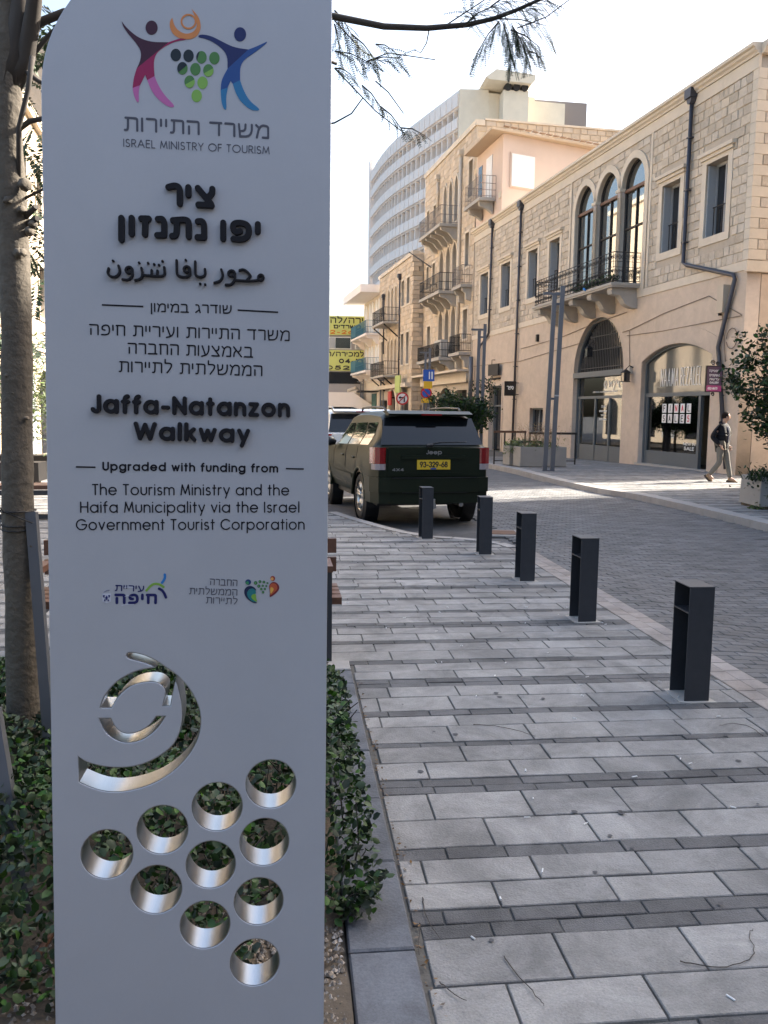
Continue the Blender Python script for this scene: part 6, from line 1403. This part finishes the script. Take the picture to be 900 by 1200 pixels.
    for i in range(n_+1):
        for j in range(mz+1):
            z = 1.225+(1.625-1.225)*j/mz; hw_ = .80-.10*j/mz; y = -hw_+2*hw_*i/n_; X, Y, Z = rear(y, z, .012)
            t = 1-.10*((.35-max(0,X))/.35)**2; vv.append((X-.0+.035*(abs(y)/.8)**3*0, y, Z))
    rw_.add(vv, [(i*(mz+1)+j, i*(mz+1)+j+1, (i+1)*(mz+1)+j+1, (i+1)*(mz+1)+j) for i in range(n_) for j in range(mz)]); rwo = rw_.build('rear_window', CGL, car, smooth=True)
    sp_l = MB(); sp_l.prism([(.30,1.665),(.16,1.665),(.13,1.69),(.30,1.735),(.55,1.735)], -.66, .66); spo = sp_l.build('roof_spoiler', paint, car); MB().box(.115,.14,-.16,.16,1.668,1.692).build('brake_light', TLR, spo)
    gate = MB(); vv = []
    for (y, z) in ((-.70,.76),(.70,.76),(.70,1.19),(-.70,1.19)): vv.append((-.006 if z < 1 else -.006, y, z))
    gate.box(-.014,-.002,-.70,.70,.76,1.185); g_ = gate.build('tailgate', paint, car)
    MB().box(-.034,-.0145,-.50,.50,1.02,1.075).build('gate_handle_bar', paint, g_); MB().box(-.02,-.0145,-.45,.45,.80,.815).build('gate_crease', paint, g_)
    wi = MB().tube([(-.03,.10,1.235),(-.025,-.1,1.265),(.0,-.52,1.275)], [.014,.011,.007], 5).tube([(-.03,.12,1.22),(-.035,.02,1.23)], .03, 6).build('wiper', BLK, g_)
    bp = MB()
    def bpr(w_, z0, z1, x0): bp.prism([(x0, -.70*w_), (x0-.02,0), (x0, .70*w_), (x0+.05,.86*w_), (.17,.945*w_), (.50,.955*w_), (.50,.86), (.17,.84), (.05,.70), (.05,-.70), (.17,-.84), (.50,-.86), (.50,-.955*w_), (.17,-.945*w_), (x0+.05,-.86*w_)], z0, z1, axis='z')
    bpr(1, .53, .745, -.11); bpr(.985, .36, .527, -.08); bo_ = bp.build('bumper', paint, car); 
    MB().box(-.128,-.09,-.66,.66,.742,.752).build('bumper_step', BLK, bo_); MB().box(-.115,-.09,-.5,.5,.52,.532).build('bumper_gap', BLK, bo_)
    ex_ = MB().tube([(-.02,-.45,.33),(.3,-.45,.33)], .035, 10).build('exhaust', ALLOY, car)
    hb_ = MB().tube([(-.12,.02,.36),(.1,.02,.33)], .03, 8).tube([(-.12,.02,.36),(-.12,.02,.43)], .025, 8).box(-.06,.06,-.04,.08,.28,.34).build('tow_hitch', ALLOY, car)
    pl = MB().box(-.030,-.015,-.26,.26,.865,1.01).build('number_plate', mat('plate_yellow', (.72,.47,.03), .5), g_)
    # front
    MB().box(4.60,4.76,-.80,.80,.42,.70).build('front_bumper', paint, car)
    for s_ in (-1,1): MB().box(4.52,4.69,s_*.52-.16,s_*.52+.16,.80,.93).build('headlight', TLC, car)
    vv = [(2.72,-.62,1.55),(3.18,-.76,1.24),(3.18,.76,1.24),(2.72,.62,1.55)]; MB().add([(x+.02,y,z+.02) for x, y, z in vv], [(0,1,2,3)]).build('windscreen', CGL, car)
    return car, g_
def rear_text(text, parent, yl, yr, z0, z1, wd, m, x=-.031, gap=.25):
    """lettering on the rear, read from behind (yl is the left end for the reader)"""
    gl = run(text, 0, yl-yr, z0, z1, wd, gap, .4); gl = [[[(yl-px, pz_) for px, pz_ in s_] for s_ in g] for g in gl]
    for o in letters('lettering', gl, wd, wd/4, .003, 0, m, parent, True):
        o.rotation_euler = (0, 0, R(90)); o.location = (x, 0, 0)
CAR_AZ = 8.0
jp, jg = make_car('parked_car', 'dark green sport utility car parked with its rear to the camera, just beyond the bollards', GRN, 'cars parked in the bay')
cz = zroad(2.2, 13)-.0
jp.location = (2.11, 12.66, cz); jp.rotation_euler = (0, 0, R(90+CAR_AZ))
rear_text('93·329·68'.replace('·','-'), jg, .22, -.22, .895, .985, .017, BLK); MB().box(-.033,-.0305,-.04,.05,.868,.888).build('plate_strip', BLUE, jg)
rear_text('Jeep', jg, .12, -.13, 1.09, 1.155, .014, ALLOY, x=-.017); rear_text('4X4', jg, .64, .46, .84, .885, .012, ALLOY, x=-.016, gap=.3)
wc_, wg = make_car('white_car', 'white estate car parked in front of the green one, only its rear corner showing', WHT, 'cars parked in the bay')
wc_.location = (1.62, 19.3, zroad(1,19)); wc_.rotation_euler = (0, 0, R(90+8)); wc_.scale = (1, 1, 1.02)

# ================================================================== THE PEDESTRIAN
def skin(name, V, E, Rr_, m, parent, sub=2, root=0):
    me = bpy.data.meshes.new(name); me.from_pydata([tuple(v) for v in V], E, []); me.update()
    o = bpy.data.objects.new('tmp_skin', me); COL.objects.link(o)
    md = o.modifiers.new('s', 'SKIN'); md.use_smooth_shade = True
    if not me.skin_vertices: pass
    for i, r_ in enumerate(Rr_): me.skin_vertices[0].data[i].radius = r_ if isinstance(r_, tuple) else (r_, r_)
    me.skin_vertices[0].data[root].use_root = True
    ss = o.modifiers.new('u', 'SUBSURF'); ss.levels = sub; ss.render_levels = sub
    bpy.context.view_layer.update(); dg = bpy.context.evaluated_depsgraph_get()
    res = bpy.data.meshes.new_from_object(o.evaluated_get(dg)); bpy.data.objects.remove(o); res.name = name
    res.materials.clear(); res.materials.append(m); res.polygons.foreach_set('use_smooth', [True]*len(res.polygons))
    return link(name, res, parent)
SKIN_M = mat('skin', (.50,.30,.21), .55); HAIR = mat('hair', (.018,.012,.009), .9, spec=.15, bump=.5, bscale=200); JACK = mat('jacket', (.006,.007,.012), .75, spec=.25, var=.2, vscale=20, bump=.4, bscale=25)
TROU = mat('trousers', (.15,.142,.122), .85, var=.12, vscale=12, bump=.5, bscale=14); SHOE = mat('tan_shoe', (.30,.19,.10), .6); SOLE = mat('sole', (.06,.04,.03), .8); SWEAT = mat('sweater', (.012,.016,.04), .85)
man = empty('person', (10.42, 19.85, .003), R(-48), 'person in dark hooded jacket, grey trousers and tan shoes walking past the clothes shop', 'person')
man.scale = (.955,)*3
# local x forward, y to the person's left
hipL, hipR = Vector((.0,.09,.93)), Vector((.0,-.09,.93)); knL, knR = Vector((.13,.10,.50)), Vector((.00,-.10,.50)); anL, anR = Vector((.22,.10,.10)), Vector((-.24,-.10,.17))
chest, neck, headc = Vector((.02,0,1.30)), Vector((.03,0,1.50)), Vector((.06,.02,1.63))
shL, shR = Vector((.02,.19,1.42)), Vector((.0,-.19,1.42)); elL, elR = Vector((-.08,.27,1.14)), Vector((-.16,-.28,1.15)); wrL, wrR = Vector((.10,.22,.96)), Vector((.02,-.24,.97))
V = [(0,0,.98), hipL, hipR, knL, knR, anL, anR, (0,0,1.12), chest, neck, headc, shL*.0+Vector((.02,.14,1.39)), Vector((.02,-.14,1.39)), elL, elR, wrL, wrR, headc+Vector((.01,.0,.08)), anL+Vector((.14,0,-.06)), anR+Vector((.10,0,-.10))]
E_ = [(0,1),(0,2),(1,3),(2,4),(3,5),(4,6),(0,7),(7,8),(8,9),(9,10),(8,11),(8,12),(11,13),(12,14),(13,15),(14,16),(10,17),(5,18),(6,19)]
Rr_ = [(.12,.15),.085,.085,.055,.055,.038,.038,(.08,.10),(.085,.10),.050,(.085,.072),.026,.026,.028,.028,.027,.027,(.07,.062),.03,.03]
body = skin('body', V, E_, Rr_, SKIN_M, man)
skin('trousers', [(0,0,.97), hipL, hipR, knL+Vector((.0,0,0)), knR, anL+Vector((0,0,.0)), anR+Vector((0,0,.0)), (hipL+knL)/2+Vector((.02,0,0)), (hipR+knR)/2], [(0,1),(0,2),(1,7),(7,3),(2,8),(8,4),(3,5),(4,6)], [(.135,.165),.105,.105,.074,.074,.062,.062,.09,.09], TROU, man)
skin('jacket', [(0,0,.83),(0,0,1.08), chest+Vector((0,0,.0)), neck+Vector((-.02,0,-.02)), shL, shR, elL, elR, wrL, wrR, (0,0,1.2)], [(0,1),(1,10),(10,2),(2,3),(2,4),(2,5),(4,6),(5,7),(6,8),(7,9)], [(.165,.20),(.16,.195),(.155,.195),(.085,.085),.092,.092,.072,.072,.054,.054,(.155,.195)], JACK, man, root=1)
skin('hood', [neck+Vector((-.07,-.07,.0)), neck+Vector((-.10,0,.03)), neck+Vector((-.07,.07,.0)), neck+Vector((.03,.09,-.06)), neck+Vector((.03,-.09,-.06))], [(4,0),(0,1),(1,2),(2,3)], [.045,.055,.045,.03,.03], JACK, man, root=1)
skin('sweater', [(.09,0,.97),(.10,0,1.15),(.10,0,1.33),(.07,0,1.44)], [(0,1),(1,2),(2,3)], [(.075,.075),(.085,.075),(.085,.07),(.05,.05)], SWEAT, man)
MB().tube([(.178,.03,.96),(.19,.03,1.15),(.185,.03,1.32),(.13,.04,1.43)], .006, 4).build('zip', ALLOY, man)
# head turned to the person's left: hair, nose, ears
hr = R(38); hd = Vector((math.cos(hr), math.sin(hr), 0)); hs2 = Vector((-math.sin(hr), math.cos(hr), 0))
hm_ = MB()
for q_ in range(0, 1): pass
def ellips(c, r3, axis, side_, n=16, m=12, cut=None):
    vs = []; up = Vector((0,0,1))
    for i in range(m+1):
        th = math.pi*i/m
        for k in range(n):
            ph = 2*math.pi*k/n; vs.append(c+axis*r3[0]*math.sin(th)*math.cos(ph)+side_*r3[1]*math.sin(th)*math.sin(ph)+up*r3[2]*math.cos(th))
    return vs, [(i*n+k, i*n+(k+1) % n, (i+1)*n+(k+1) % n, (i+1)*n+k) for i in range(m) for k in range(n)]
hc = Vector((.065,.015,1.655))
v_, f_ = ellips(hc, (.098,.078,.118), hd, hs2); MB().add(v_, f_).build('head', SKIN_M, body, smooth=True)
v_, f_ = ellips(hc+Vector((0,0,.03))-hd*.018, (.103,.086,.105), hd, hs2); v_ = [p+Vector((U(-.003,.003),U(-.003,.003),U(-.003,.003))) for p in v_]
f_ = [f for f in f_ if all((v_[i]-hc).dot(hd) < .035 or v_[i].z > hc.z+.075 for i in f) and all(v_[i].z > hc.z-.045 or (v_[i]-hc).dot(hd) < -.02 for i in f)]
MB().add(v_, f_).build('hair', HAIR, man, smooth=True)
MB().tube([hc+hd*.09+Vector((0,0,.02)), hc+hd*.118+Vector((0,0,-.018)), hc+hd*.095+Vector((0,0,-.028))], [.008,.014,.008], 6).build('nose', SKIN_M, body, smooth=True)
for s_ in (-1,1):
    v_, f_ = ellips(hc+hs2*s_*.079-hd*.01+Vector((0,0,-.01)), (.018,.008,.03), hd, hs2, 8, 6); MB().add(v_, f_).build('ear', SKIN_M, body, smooth=True)
    v_, f_ = ellips(hc+hs2*s_*.032+hd*.088+Vector((0,0,.012)), (.008,.012,.007), hd, hs2, 8, 6); MB().add(v_, f_).build('eye', HAIR, body, smooth=True)
MB().tube([hc+hd*.09-hs2*.022+Vector((0,0,-.055)), hc+hd*.097+Vector((0,0,-.055)), hc+hd*.09+hs2*.022+Vector((0,0,-.055))], .005, 5).build('mouth', mat('lips', (.36,.14,.11), .5), body)
def hand(w0, d0, s_):
    d0 = Vector(d0).normalized(); sd_ = Vector((.3,s_*.2,0)).normalized(); V = [w0, w0+d0*.05, w0+d0*.09]; E_ = [(0,1),(1,2)]; Rr_ = [.022,(.03,.018),(.034,.016)]
    for k in range(4):
        o_ = (k-1.5)*.017; l = (.07,.08,.075,.06)[k]; b_ = w0+d0*.09+sd_*o_; V += [b_, b_+d0*l*.5, b_+d0*l+Vector((.01,-s_*.02,0))]; n0 = len(V)-3; E_ += [(2,n0),(n0,n0+1),(n0+1,n0+2)]; Rr_ += [.009,.0085,.007]
    V += [w0+d0*.04+sd_*.04, w0+d0*.085+sd_*.055]; E_ += [(1,len(V)-2),(len(V)-2,len(V)-1)]; Rr_ += [.011,.009]
    return skin('hand', V, E_, Rr_, SKIN_M, man, sub=1)
hand(wrL+Vector((.0,0,-.01)), (.35,-.05,-.9), 1); hand(wrR+Vector((.01,0,-.01)), (.5,.2,-.8), -1)
for (a_, d_, nm) in ((anL, Vector((1,0,-.12)), 'shoe'), (anR, Vector((.75,0,-.75)), 'shoe')):
    d_ = d_.normalized(); up_ = Vector((0,0,1)) if nm else None; dn = Vector((-d_.z*0,0,0)); perp = Vector((d_.z,0,-d_.x)).normalized(); perp = perp if perp.z < 0 else -perp
    sh_ = skin('shoe', [a_+Vector((0,0,.03)), a_+perp*.045-d_*.03, a_+perp*.05+d_*.09, a_+perp*.06+d_*.17], [(0,1),(1,2),(2,3)], [(.05,.05),(.05,.048),(.046,.044),(.036,.03)], SHOE, man, sub=2)
    so_ = MB(); c0 = a_+perp*.088-d_*.075; c1 = a_+perp*.09+d_*.20; so_.tube([c0, c0.lerp(c1,.3), c0.lerp(c1,.7), c1], [.034,.042,.044,.03], 8); b_ = so_.build('sole', SOLE, sh_)

# ================================================================== BENCHES AND TREE ON THE LEFT
bn = empty('bench', (-.66, 5.55, 0), R(1), 'dark metal bench frame with brown timber slats just behind the sign', 'bench')
for x in (-.88, .88):
    MB().box(x-.025, x+.025, -.30, -.25, .0, .60).box(x-.025, x+.025, .22, .27, 0, .62).box(x-.025, x+.025, -.25, .22, .34, .38).build('leg', DARKM, bn)
    MB().box(x-.03, x+.03, -.31, .0, .601, .64).build('armrest', WOOD, bn)
for k in range(4): MB().box(-.97, .97, -.26+.12*k, -.16+.12*k, .385, .43).build('slat', WOOD, bn)
for k in range(2): MB().box(-.97, .97, .26, .30, .50+.13*k, .60+.13*k).build('back_slat', WOOD, bn)
bn2 = empty('bench', (-4.6, 12.8, 0), R(4), 'long dark-framed bench farther off at the left behind the tree', 'bench')
MB().box(-1.6,1.6,-.25,.25,.44,.5).build('seat', WOOD, bn2)
for x in (-1.5, 0, 1.3): MB().box(x-.04,x+.04,-.24,.24,0,.44).build('leg', DARKM, bn2)
MB().box(-1.6,1.6,-.28,-.22,.02,.09).box(-1.6,1.6,-.28,-.24,.36,.43).build('rail', DARKM, bn2)
for i, (x, y, lb) in enumerate([(-5.9, 18.2, 'low dark planter box in the sun across the street'), (-6.3, 21.0, 'farther low dark planter box in the sun across the street')]):
    o = empty('low_planter', (x, y, 0), 0, lb, 'planter'); MB().box(-.8,.8,-.3,.3,.12,.5).build('box', IRON, o); MB().box(-.7,-.6,-.2,.2,0,.12).box(.6,.7,-.2,.2,0,.12).build('foot', IRON, o)
# the tree by the sign
D_ = 3.35
tb = [(27,900,D_),(27,800,D_),(25,700,D_),(21,600,D_),(20,500,D_),(20,400,D_),(17,300,D_),(12,210,D_),(8,140,D_),(9,90,D_),(11,40,D_),(12,-20,D_),(10,-90,D_)]
pts = [spot(*p) for p in tb]; pts[0].z = -.02
base_t = Vector((pts[0].x, pts[0].y, 0)); tr = empty('roadside_tree', base_t, 0, 'grey barked tree close behind the sign at the left edge, reaching over the street', 'tree')
tk = MB(); L_ = []
fine = []
for a, b in zip(pts[:-1], pts[1:]):
    for j in range(4): fine.append(a.lerp(b, j/4))
fine.append(pts[-1]); rad = [.066-.020*(i/len(fine))+U(-.0025,.0025) for i in range(len(fine))]; 0
tko = tk.tube([p-base_t for p in fine], rad, 18).build('trunk', BARK, tr, smooth=True)
def sp_(u, v, d=D_): return spot(u, v, d)-base_t
for (u, v, s_) in [(28,215,.03),(10,235,.025),(33,270,.022),(20,297,.028),(25,245,.02),(38,262,.018),(14,460,.012),(30,490,.01),(25,295,.02),(36,640,.01),(9,440,.015)]:
    c = sp_(u, v, D_-.05); d = Vector((U(-.5,.5), -.7, U(-.3,.3)))
    kn = MB(); s_ *= .8; kn.tube([c+Vector((0,.02,0)), c+d*s_*.4, c+d*s_*.9+Vector((0,0,-s_*.3)), c+d*s_*1.2+Vector((U(-.5,.5)*s_,0,-s_*.4))], [s_*1.1, s_*.8, s_*.5, s_*.15], 7); kn.build('knot', BARK, tr, smooth=True)
for (u0, v0, u1, v1) in [(28,256,42,242),(32,262,44,256),(30,275,40,262)]:
    MB().tube([sp_(u0,v0), sp_(u1,v1,D_-.05)], [.011,.010], 8).build('stub', TWIG, tr)
def limb(pp, r0, r1, name='branch', n=8):
    q = [sp_(*p) for p in pp]; q = [Vector(x) for x in ch([tuple(v) for v in q], 0)] if False else q
    r_ = [r0+(r1-r0)*i/(len(q)-1) for i in range(len(q))]; return MB().tube(q, r_, n).build(name, TWIG, tr, smooth=True)
limb([(10,100,D_),(18,60,D_),(24,20,D_-.02),(28,-40,D_),(20,-160,D_+.1),(60,-330,D_+.2)], .052, .022)
limb([(14,100,D_),(30,70,D_),(38,20,D_-.05),(44,-30,D_-.1),(90,-150,D_-.2)], .040, .02)
limb([(6,110,D_),(8,50,D_),(2,0,D_),(-20,-80,D_)], .035, .015)
limb([(25,65,D_),(45,27,D_),(75,15,D_),(180,20,D_),(300,8,D_+.05),(390,19,D_+.1),(450,31,D_+.1),(500,33,D_+.1),(548,29,D_+.12),(578,22,D_+.12),(605,12,D_+.12),(640,-4,D_+.12),(700,-40,D_+.1)], .019, .005)
limb([(22,75,D_),(38,65,D_),(60,38,D_),(90,18,D_)], .012, .006)
limb([(22,78,D_),(45,95,D_-.03),(80,110,D_)], .010, .006)
limb([(22,240,D_),(22,150,D_-.06),(33,105,D_-.08),(38,66,D_-.08)], .009, .010)
limb([(20,153,D_),(35,142,D_-.04),(70,135,D_),(200,60,D_+.1),(300,40,D_+.2),(395,75,D_+.25)], .011, .006)
limb([(24,235,D_),(50,222,D_),(160,180,D_+.05),(300,160,D_+.1),(392,144,D_+.1),(412,133,D_+.1),(425,115,D_+.1)], .006, .0022)
lw = MB()      # wire tied round trunk and stake
for v_, t_ in ((598,.0), (612,.02), (616,.03)):
    c = sp_(21, v_); lw.tube([c+Vector((.068*math.cos(k*.45), .068*math.sin(k*.45), t_*math.sin(k*.45)*.5)) for k in range(15)], .0028, 5)
lw.tube([sp_(-10,585,D_-.07), sp_(5,600,D_-.07), sp_(38,613,D_-.06)], .003, 5); lw.build('tie_wire', IRON, tr)
# feathery leaves: rachis with paired leaflets
def fronds(specs, name, m, parent, base):
    V, Fc = [], []; tw_ = MB()
    for p0, d0, L_, n_, ll in specs:
        d = Vector(d0).normalized(); side = d.cross(Vector((U(-.3,.3),U(-.3,.3),1))).normalized(); p = Vector(p0); pp = [p.copy()]
        for j in range(n_):
            d = (d+Vector((0,0,-.035))).normalized(); p = p+d*L_/n_; pp.append(p.copy())
            for s_ in (-1, 1):
                l = ll*(1-.5*abs(j/n_-.4))*U(.8,1.15); dr = (side*s_+d*.55+Vector((0,0,U(-.35,.1)))).normalized(); w_ = d.cross(dr).cross(dr).normalized()*l*.16
                i = len(V); V += [p, p+dr*l*.5+w_, p+dr*l, p+dr*l*.5-w_]; Fc.append((i,i+1,i+2,i+3))
        tw_.tube(pp, .0011, 3, caps=False)
    me = bpy.data.meshes.new(name); me.from_pydata([tuple(v) for v in V], [], Fc); me.materials.append(m); me.update(); link(name, me, parent)
    tag(tw_.build('leaf_stalks', TWIG, parent, fix=False), kind='stuff')
def spray(p0, p1, n, L_, ll, spread=1., dd_=D_+.12, droop=.5):
    """leaves hung along a twig between two points"""
    a, b = sp_(p0[0], p0[1], dd_), sp_(p1[0], p1[1], dd_); MB().tube([a, a.lerp(b,.5)+Vector((0,0,.01)), b], [.0035,.0025,.0015], 5).build('twig', TWIG, tr)
    out = []
    for k in range(n):
        p = a.lerp(b, k/max(1, n-1)); ax = (b-a).normalized(); s_ = 1 if k % 2 else -1
        d = ax*.7+Vector((U(-.3,.3), U(-.9,.9), U(-.5,.2)-droop))*spread+Vector((ax.z,0,-ax.x))*s_*.3; out.append((p, d, L_*U(.7,1.15), int(L_/.0075), ll))
    return out
sp1 = []
for a, b, n, L_, dr in [((578,22),(640,30),16,.13,.9),((590,28),(600,72),22,.10,.6),((600,30),(618,66),20,.10,.5),((585,25),(560,60),14,.10,.7),((560,28),(545,12),10,.08,.3),((545,29),(575,8),14,.09,.1),((575,8),(600,-5),14,.10,.3),((605,12),(630,8),12,.10,.4),((620,6),(640,-2),10,.09,.5),((598,35),(632,55),16,.09,.6),
    ((392,12),(412,40),12,.10,.5),((412,40),(440,70),14,.09,.3),((392,60),(430,72),14,.09,.3),((430,72),(468,68),14,.08,.2),((440,52),(462,60),8,.07,.2),((392,80),(412,88),6,.08,.5),((424,100),(446,125),10,.05,.6),((446,125),(470,150),12,.05,.5),((470,150),(496,158),9,.05,.4),((392,28),(400,70),9,.08,.4),((620,60),(636,72),6,.05,.6)]:
    sp1 += spray(a, b, n, L_, .0125, 1., D_+.12, dr)
fronds(sp1, 'leaflets', LEAF3, tr, base_t)
for pp in ([(392,80),(440,130),(472,155)], [(430,72),(455,62),(510,70)], [(440,95),(455,108),(473,133)], [(503,34),(500,50),(493,62),(485,58)], [(525,28),(560,5),(590,-15)], [(392,24),(425,60),(452,75)], [(606,33),(640,20),(680,-10)]):
    MB().tube([sp_(u, v, D_+.12) for u, v in pp], [.0028-.0005*i for i in range(len(pp))], 5).build('twig', TWIG, tr)
# stakes
def stake(label, a, b, w_, m=POLE):
    b_ = Vector(b); a_ = Vector(a); o = empty('tree_stake', tuple(a_), 0, label, 'stake'); MB().tube([(0,0,0), b_-a_], w_, 4).build('stake_board', m, o); return o
a_ = spot(62, 860, 3.2); a_.z = 0; stake('grey slanting stake leaning on the tree beside the sign', a_, spot(37, 600, 3.33), .028)
a_ = spot(32, 1080, 2.55); a_.z = 0.0; stake('short grey stake among the hedge leaves at the lower left', a_, spot(-8, 830, 2.75), .03)
a_ = spot(-6, 1200, 2.2); a_.z = .03; 
o = empty('irrigation_pipe', (0,0,0), 0, 'thin brown pipe slanting through the hedge at the lower left', 'pipe'); MB().tube([spot(-10,1190,2.1), spot(30,1140,2.2), spot(70,1080,2.35), spot(140,1040,2.5)], .011, 8).build('tube', WOOD, o)
o = empty('black_hose', (0,0,0), 0, 'short black hose end lying on the gravel under the sign', 'hose'); MB().tube([(-.28,2.22,.045),(-.20,2.30,.06),(-.14,2.36,.07)], .014, 10).build('tube', IRON, o)
# a second, finer-leaved tree seen past the trunk
t2 = empty('background_tree', (-3.3, 8.6, 0), 0, 'fine-leaved green tree filling the gap between trunk and sign', 'tree')
MB().tube([(0,0,0),(.05,0,1.5),(-.1,.1,3.2),(.1,.1,4.8)], [.09,.08,.06,.03], 10).build('trunk', BARK, t2, smooth=True)
sp2 = []; br_ = MB()
for k in range(120):
    z = U(2.0,5.2); a = U(0,6.3); r_ = U(.3,1.3); p = Vector((math.cos(a)*r_, math.sin(a)*r_, z)); br_.tube([(0,.05,z-.4), p*.6+Vector((0,0,z*.4-.1)), p], [.012,.008,.003], 4, caps=False)
    for _ in range(5): sp2.append((p+Vector((U(-.2,.2),U(-.2,.2),U(-.2,.2))), Vector((U(-1,1),U(-1,1),U(-.9,.1))), U(.25,.45), 16, .09))
br_.build('branches', TWIG, t2); fronds(sp2, 'leaflets', LEAF3, t2, None)
for i, (x, y, lb) in enumerate([(-3.0, 25.0, 'unseen dark tree added to dim car reflections, nearest of the row'), (-3.9, 31.5, 'unseen dark tree added to dim car reflections, middle of the row'), (-5.0, 39.0, 'unseen dark tree added to dim car reflections, third along'), (-6.2, 48.0, 'unseen dark tree added to dim car reflections, farthest along')]):
    crown_tree('street_tree', lb, (x, y, slope(y)), 1.2, (1.9, 2.6, -.3, 30), 9000, .16, LEAF, trunk_r=.12, group='unseen trees added to dim car reflections')  # row hidden behind the sign, added to darken reflections on the car side
o = empty('sunny_shrub', (-5.6, 19.0, 0), 0, 'pale yellow-green shrub in the sun at the far left', 'shrub'); leaf_cloud('leaves', 2600, lambda: (random.gauss(0,.45), random.gauss(0,.4), 1.9+random.gauss(0,.5)), .11, LEAF_Y, o, aspect=.3); MB().tube([(0,0,0),(0,0,1.7)], .05, 6).build('stem', BARK, o)

# ---- the hedge round the sign
def hedge_h(x, y):
    e = min(1, max(0, (y-2.1)/.6))*min(1, max(0, (4.75-y)/.5)); rgt = min(1, max(0, (.32-x)/.18)); return (.36+.06*math.sin(5*x+1.3)*math.cos(4*y)+.03*math.sin(13*x+9*y))*(e**.6)*(rgt**.5)*(1 if x < -.10 or y > 2.75 else max(.0,(y-2.35)/.40))
def hedgepos():
    while True:
        x, y = U(-2.3,.28), U(2.1,4.75)
        h = hedge_h(x, y)
        if h < .05: continue
        if abs(x+.2) < .36 and y < 1.95: continue
        t = 1-abs(random.gauss(0,.33)); 
        if t < 0: continue
        return (x, y, .02+h*t+U(-.02,.035))
hedge = leaf_cloud('hedge', 34000, hedgepos, .031, LEAF, None, aspect=.72); hs_ = MB()
tag(hedge, 'dense dark green small-leaved hedge growing behind and beside the sign', 'hedge', kind='stuff')
for k in range(260):
    x, y = U(-2.4,.22), U(2.5,4.6); h = hedge_h(x, y)
    if h < .08: continue
    p = Vector((x, y, 0)); hs_.tube([p, p+Vector((U(-.05,.05),U(-.05,.05),h*.5)), p+Vector((U(-.12,.12),U(-.12,.12),h))], [.005,.004,.002], 4, caps=False)
tag(hs_.build('stems', TWIG, hedge, fix=False), kind='stuff')
# a sprig reaching over the kerb
sg = empty('hedge_sprig', (.12, 2.55, .0), 0, 'leafy sprig sticking out over the dark kerb beside the sign', 'plant'); sm = MB(); tips = []
for (dx, dy, dz) in [(.17,.0,.13),(.13,-.06,.12),(.19,.10,.10),(.10,.16,.20),(.06,-.08,.08)]:
    e = Vector((dx,dy,dz)); sm.tube([(0,0,0), tuple(e*.5+Vector((0,0,.03))), e], [.003,.0025,.0015], 4); tips += [e*t_+Vector((0,0,.03*(1-t_))) for t_ in (.5,.62,.74,.86,1.0)]
sm.build('stems', TWIG, sg); leaf_cloud('leaves', 120, lambda: random.choice(tips)+Vector((U(-.012,.012),U(-.012,.012),U(-.01,.012))), .034, LEAF, sg, aspect=.7)
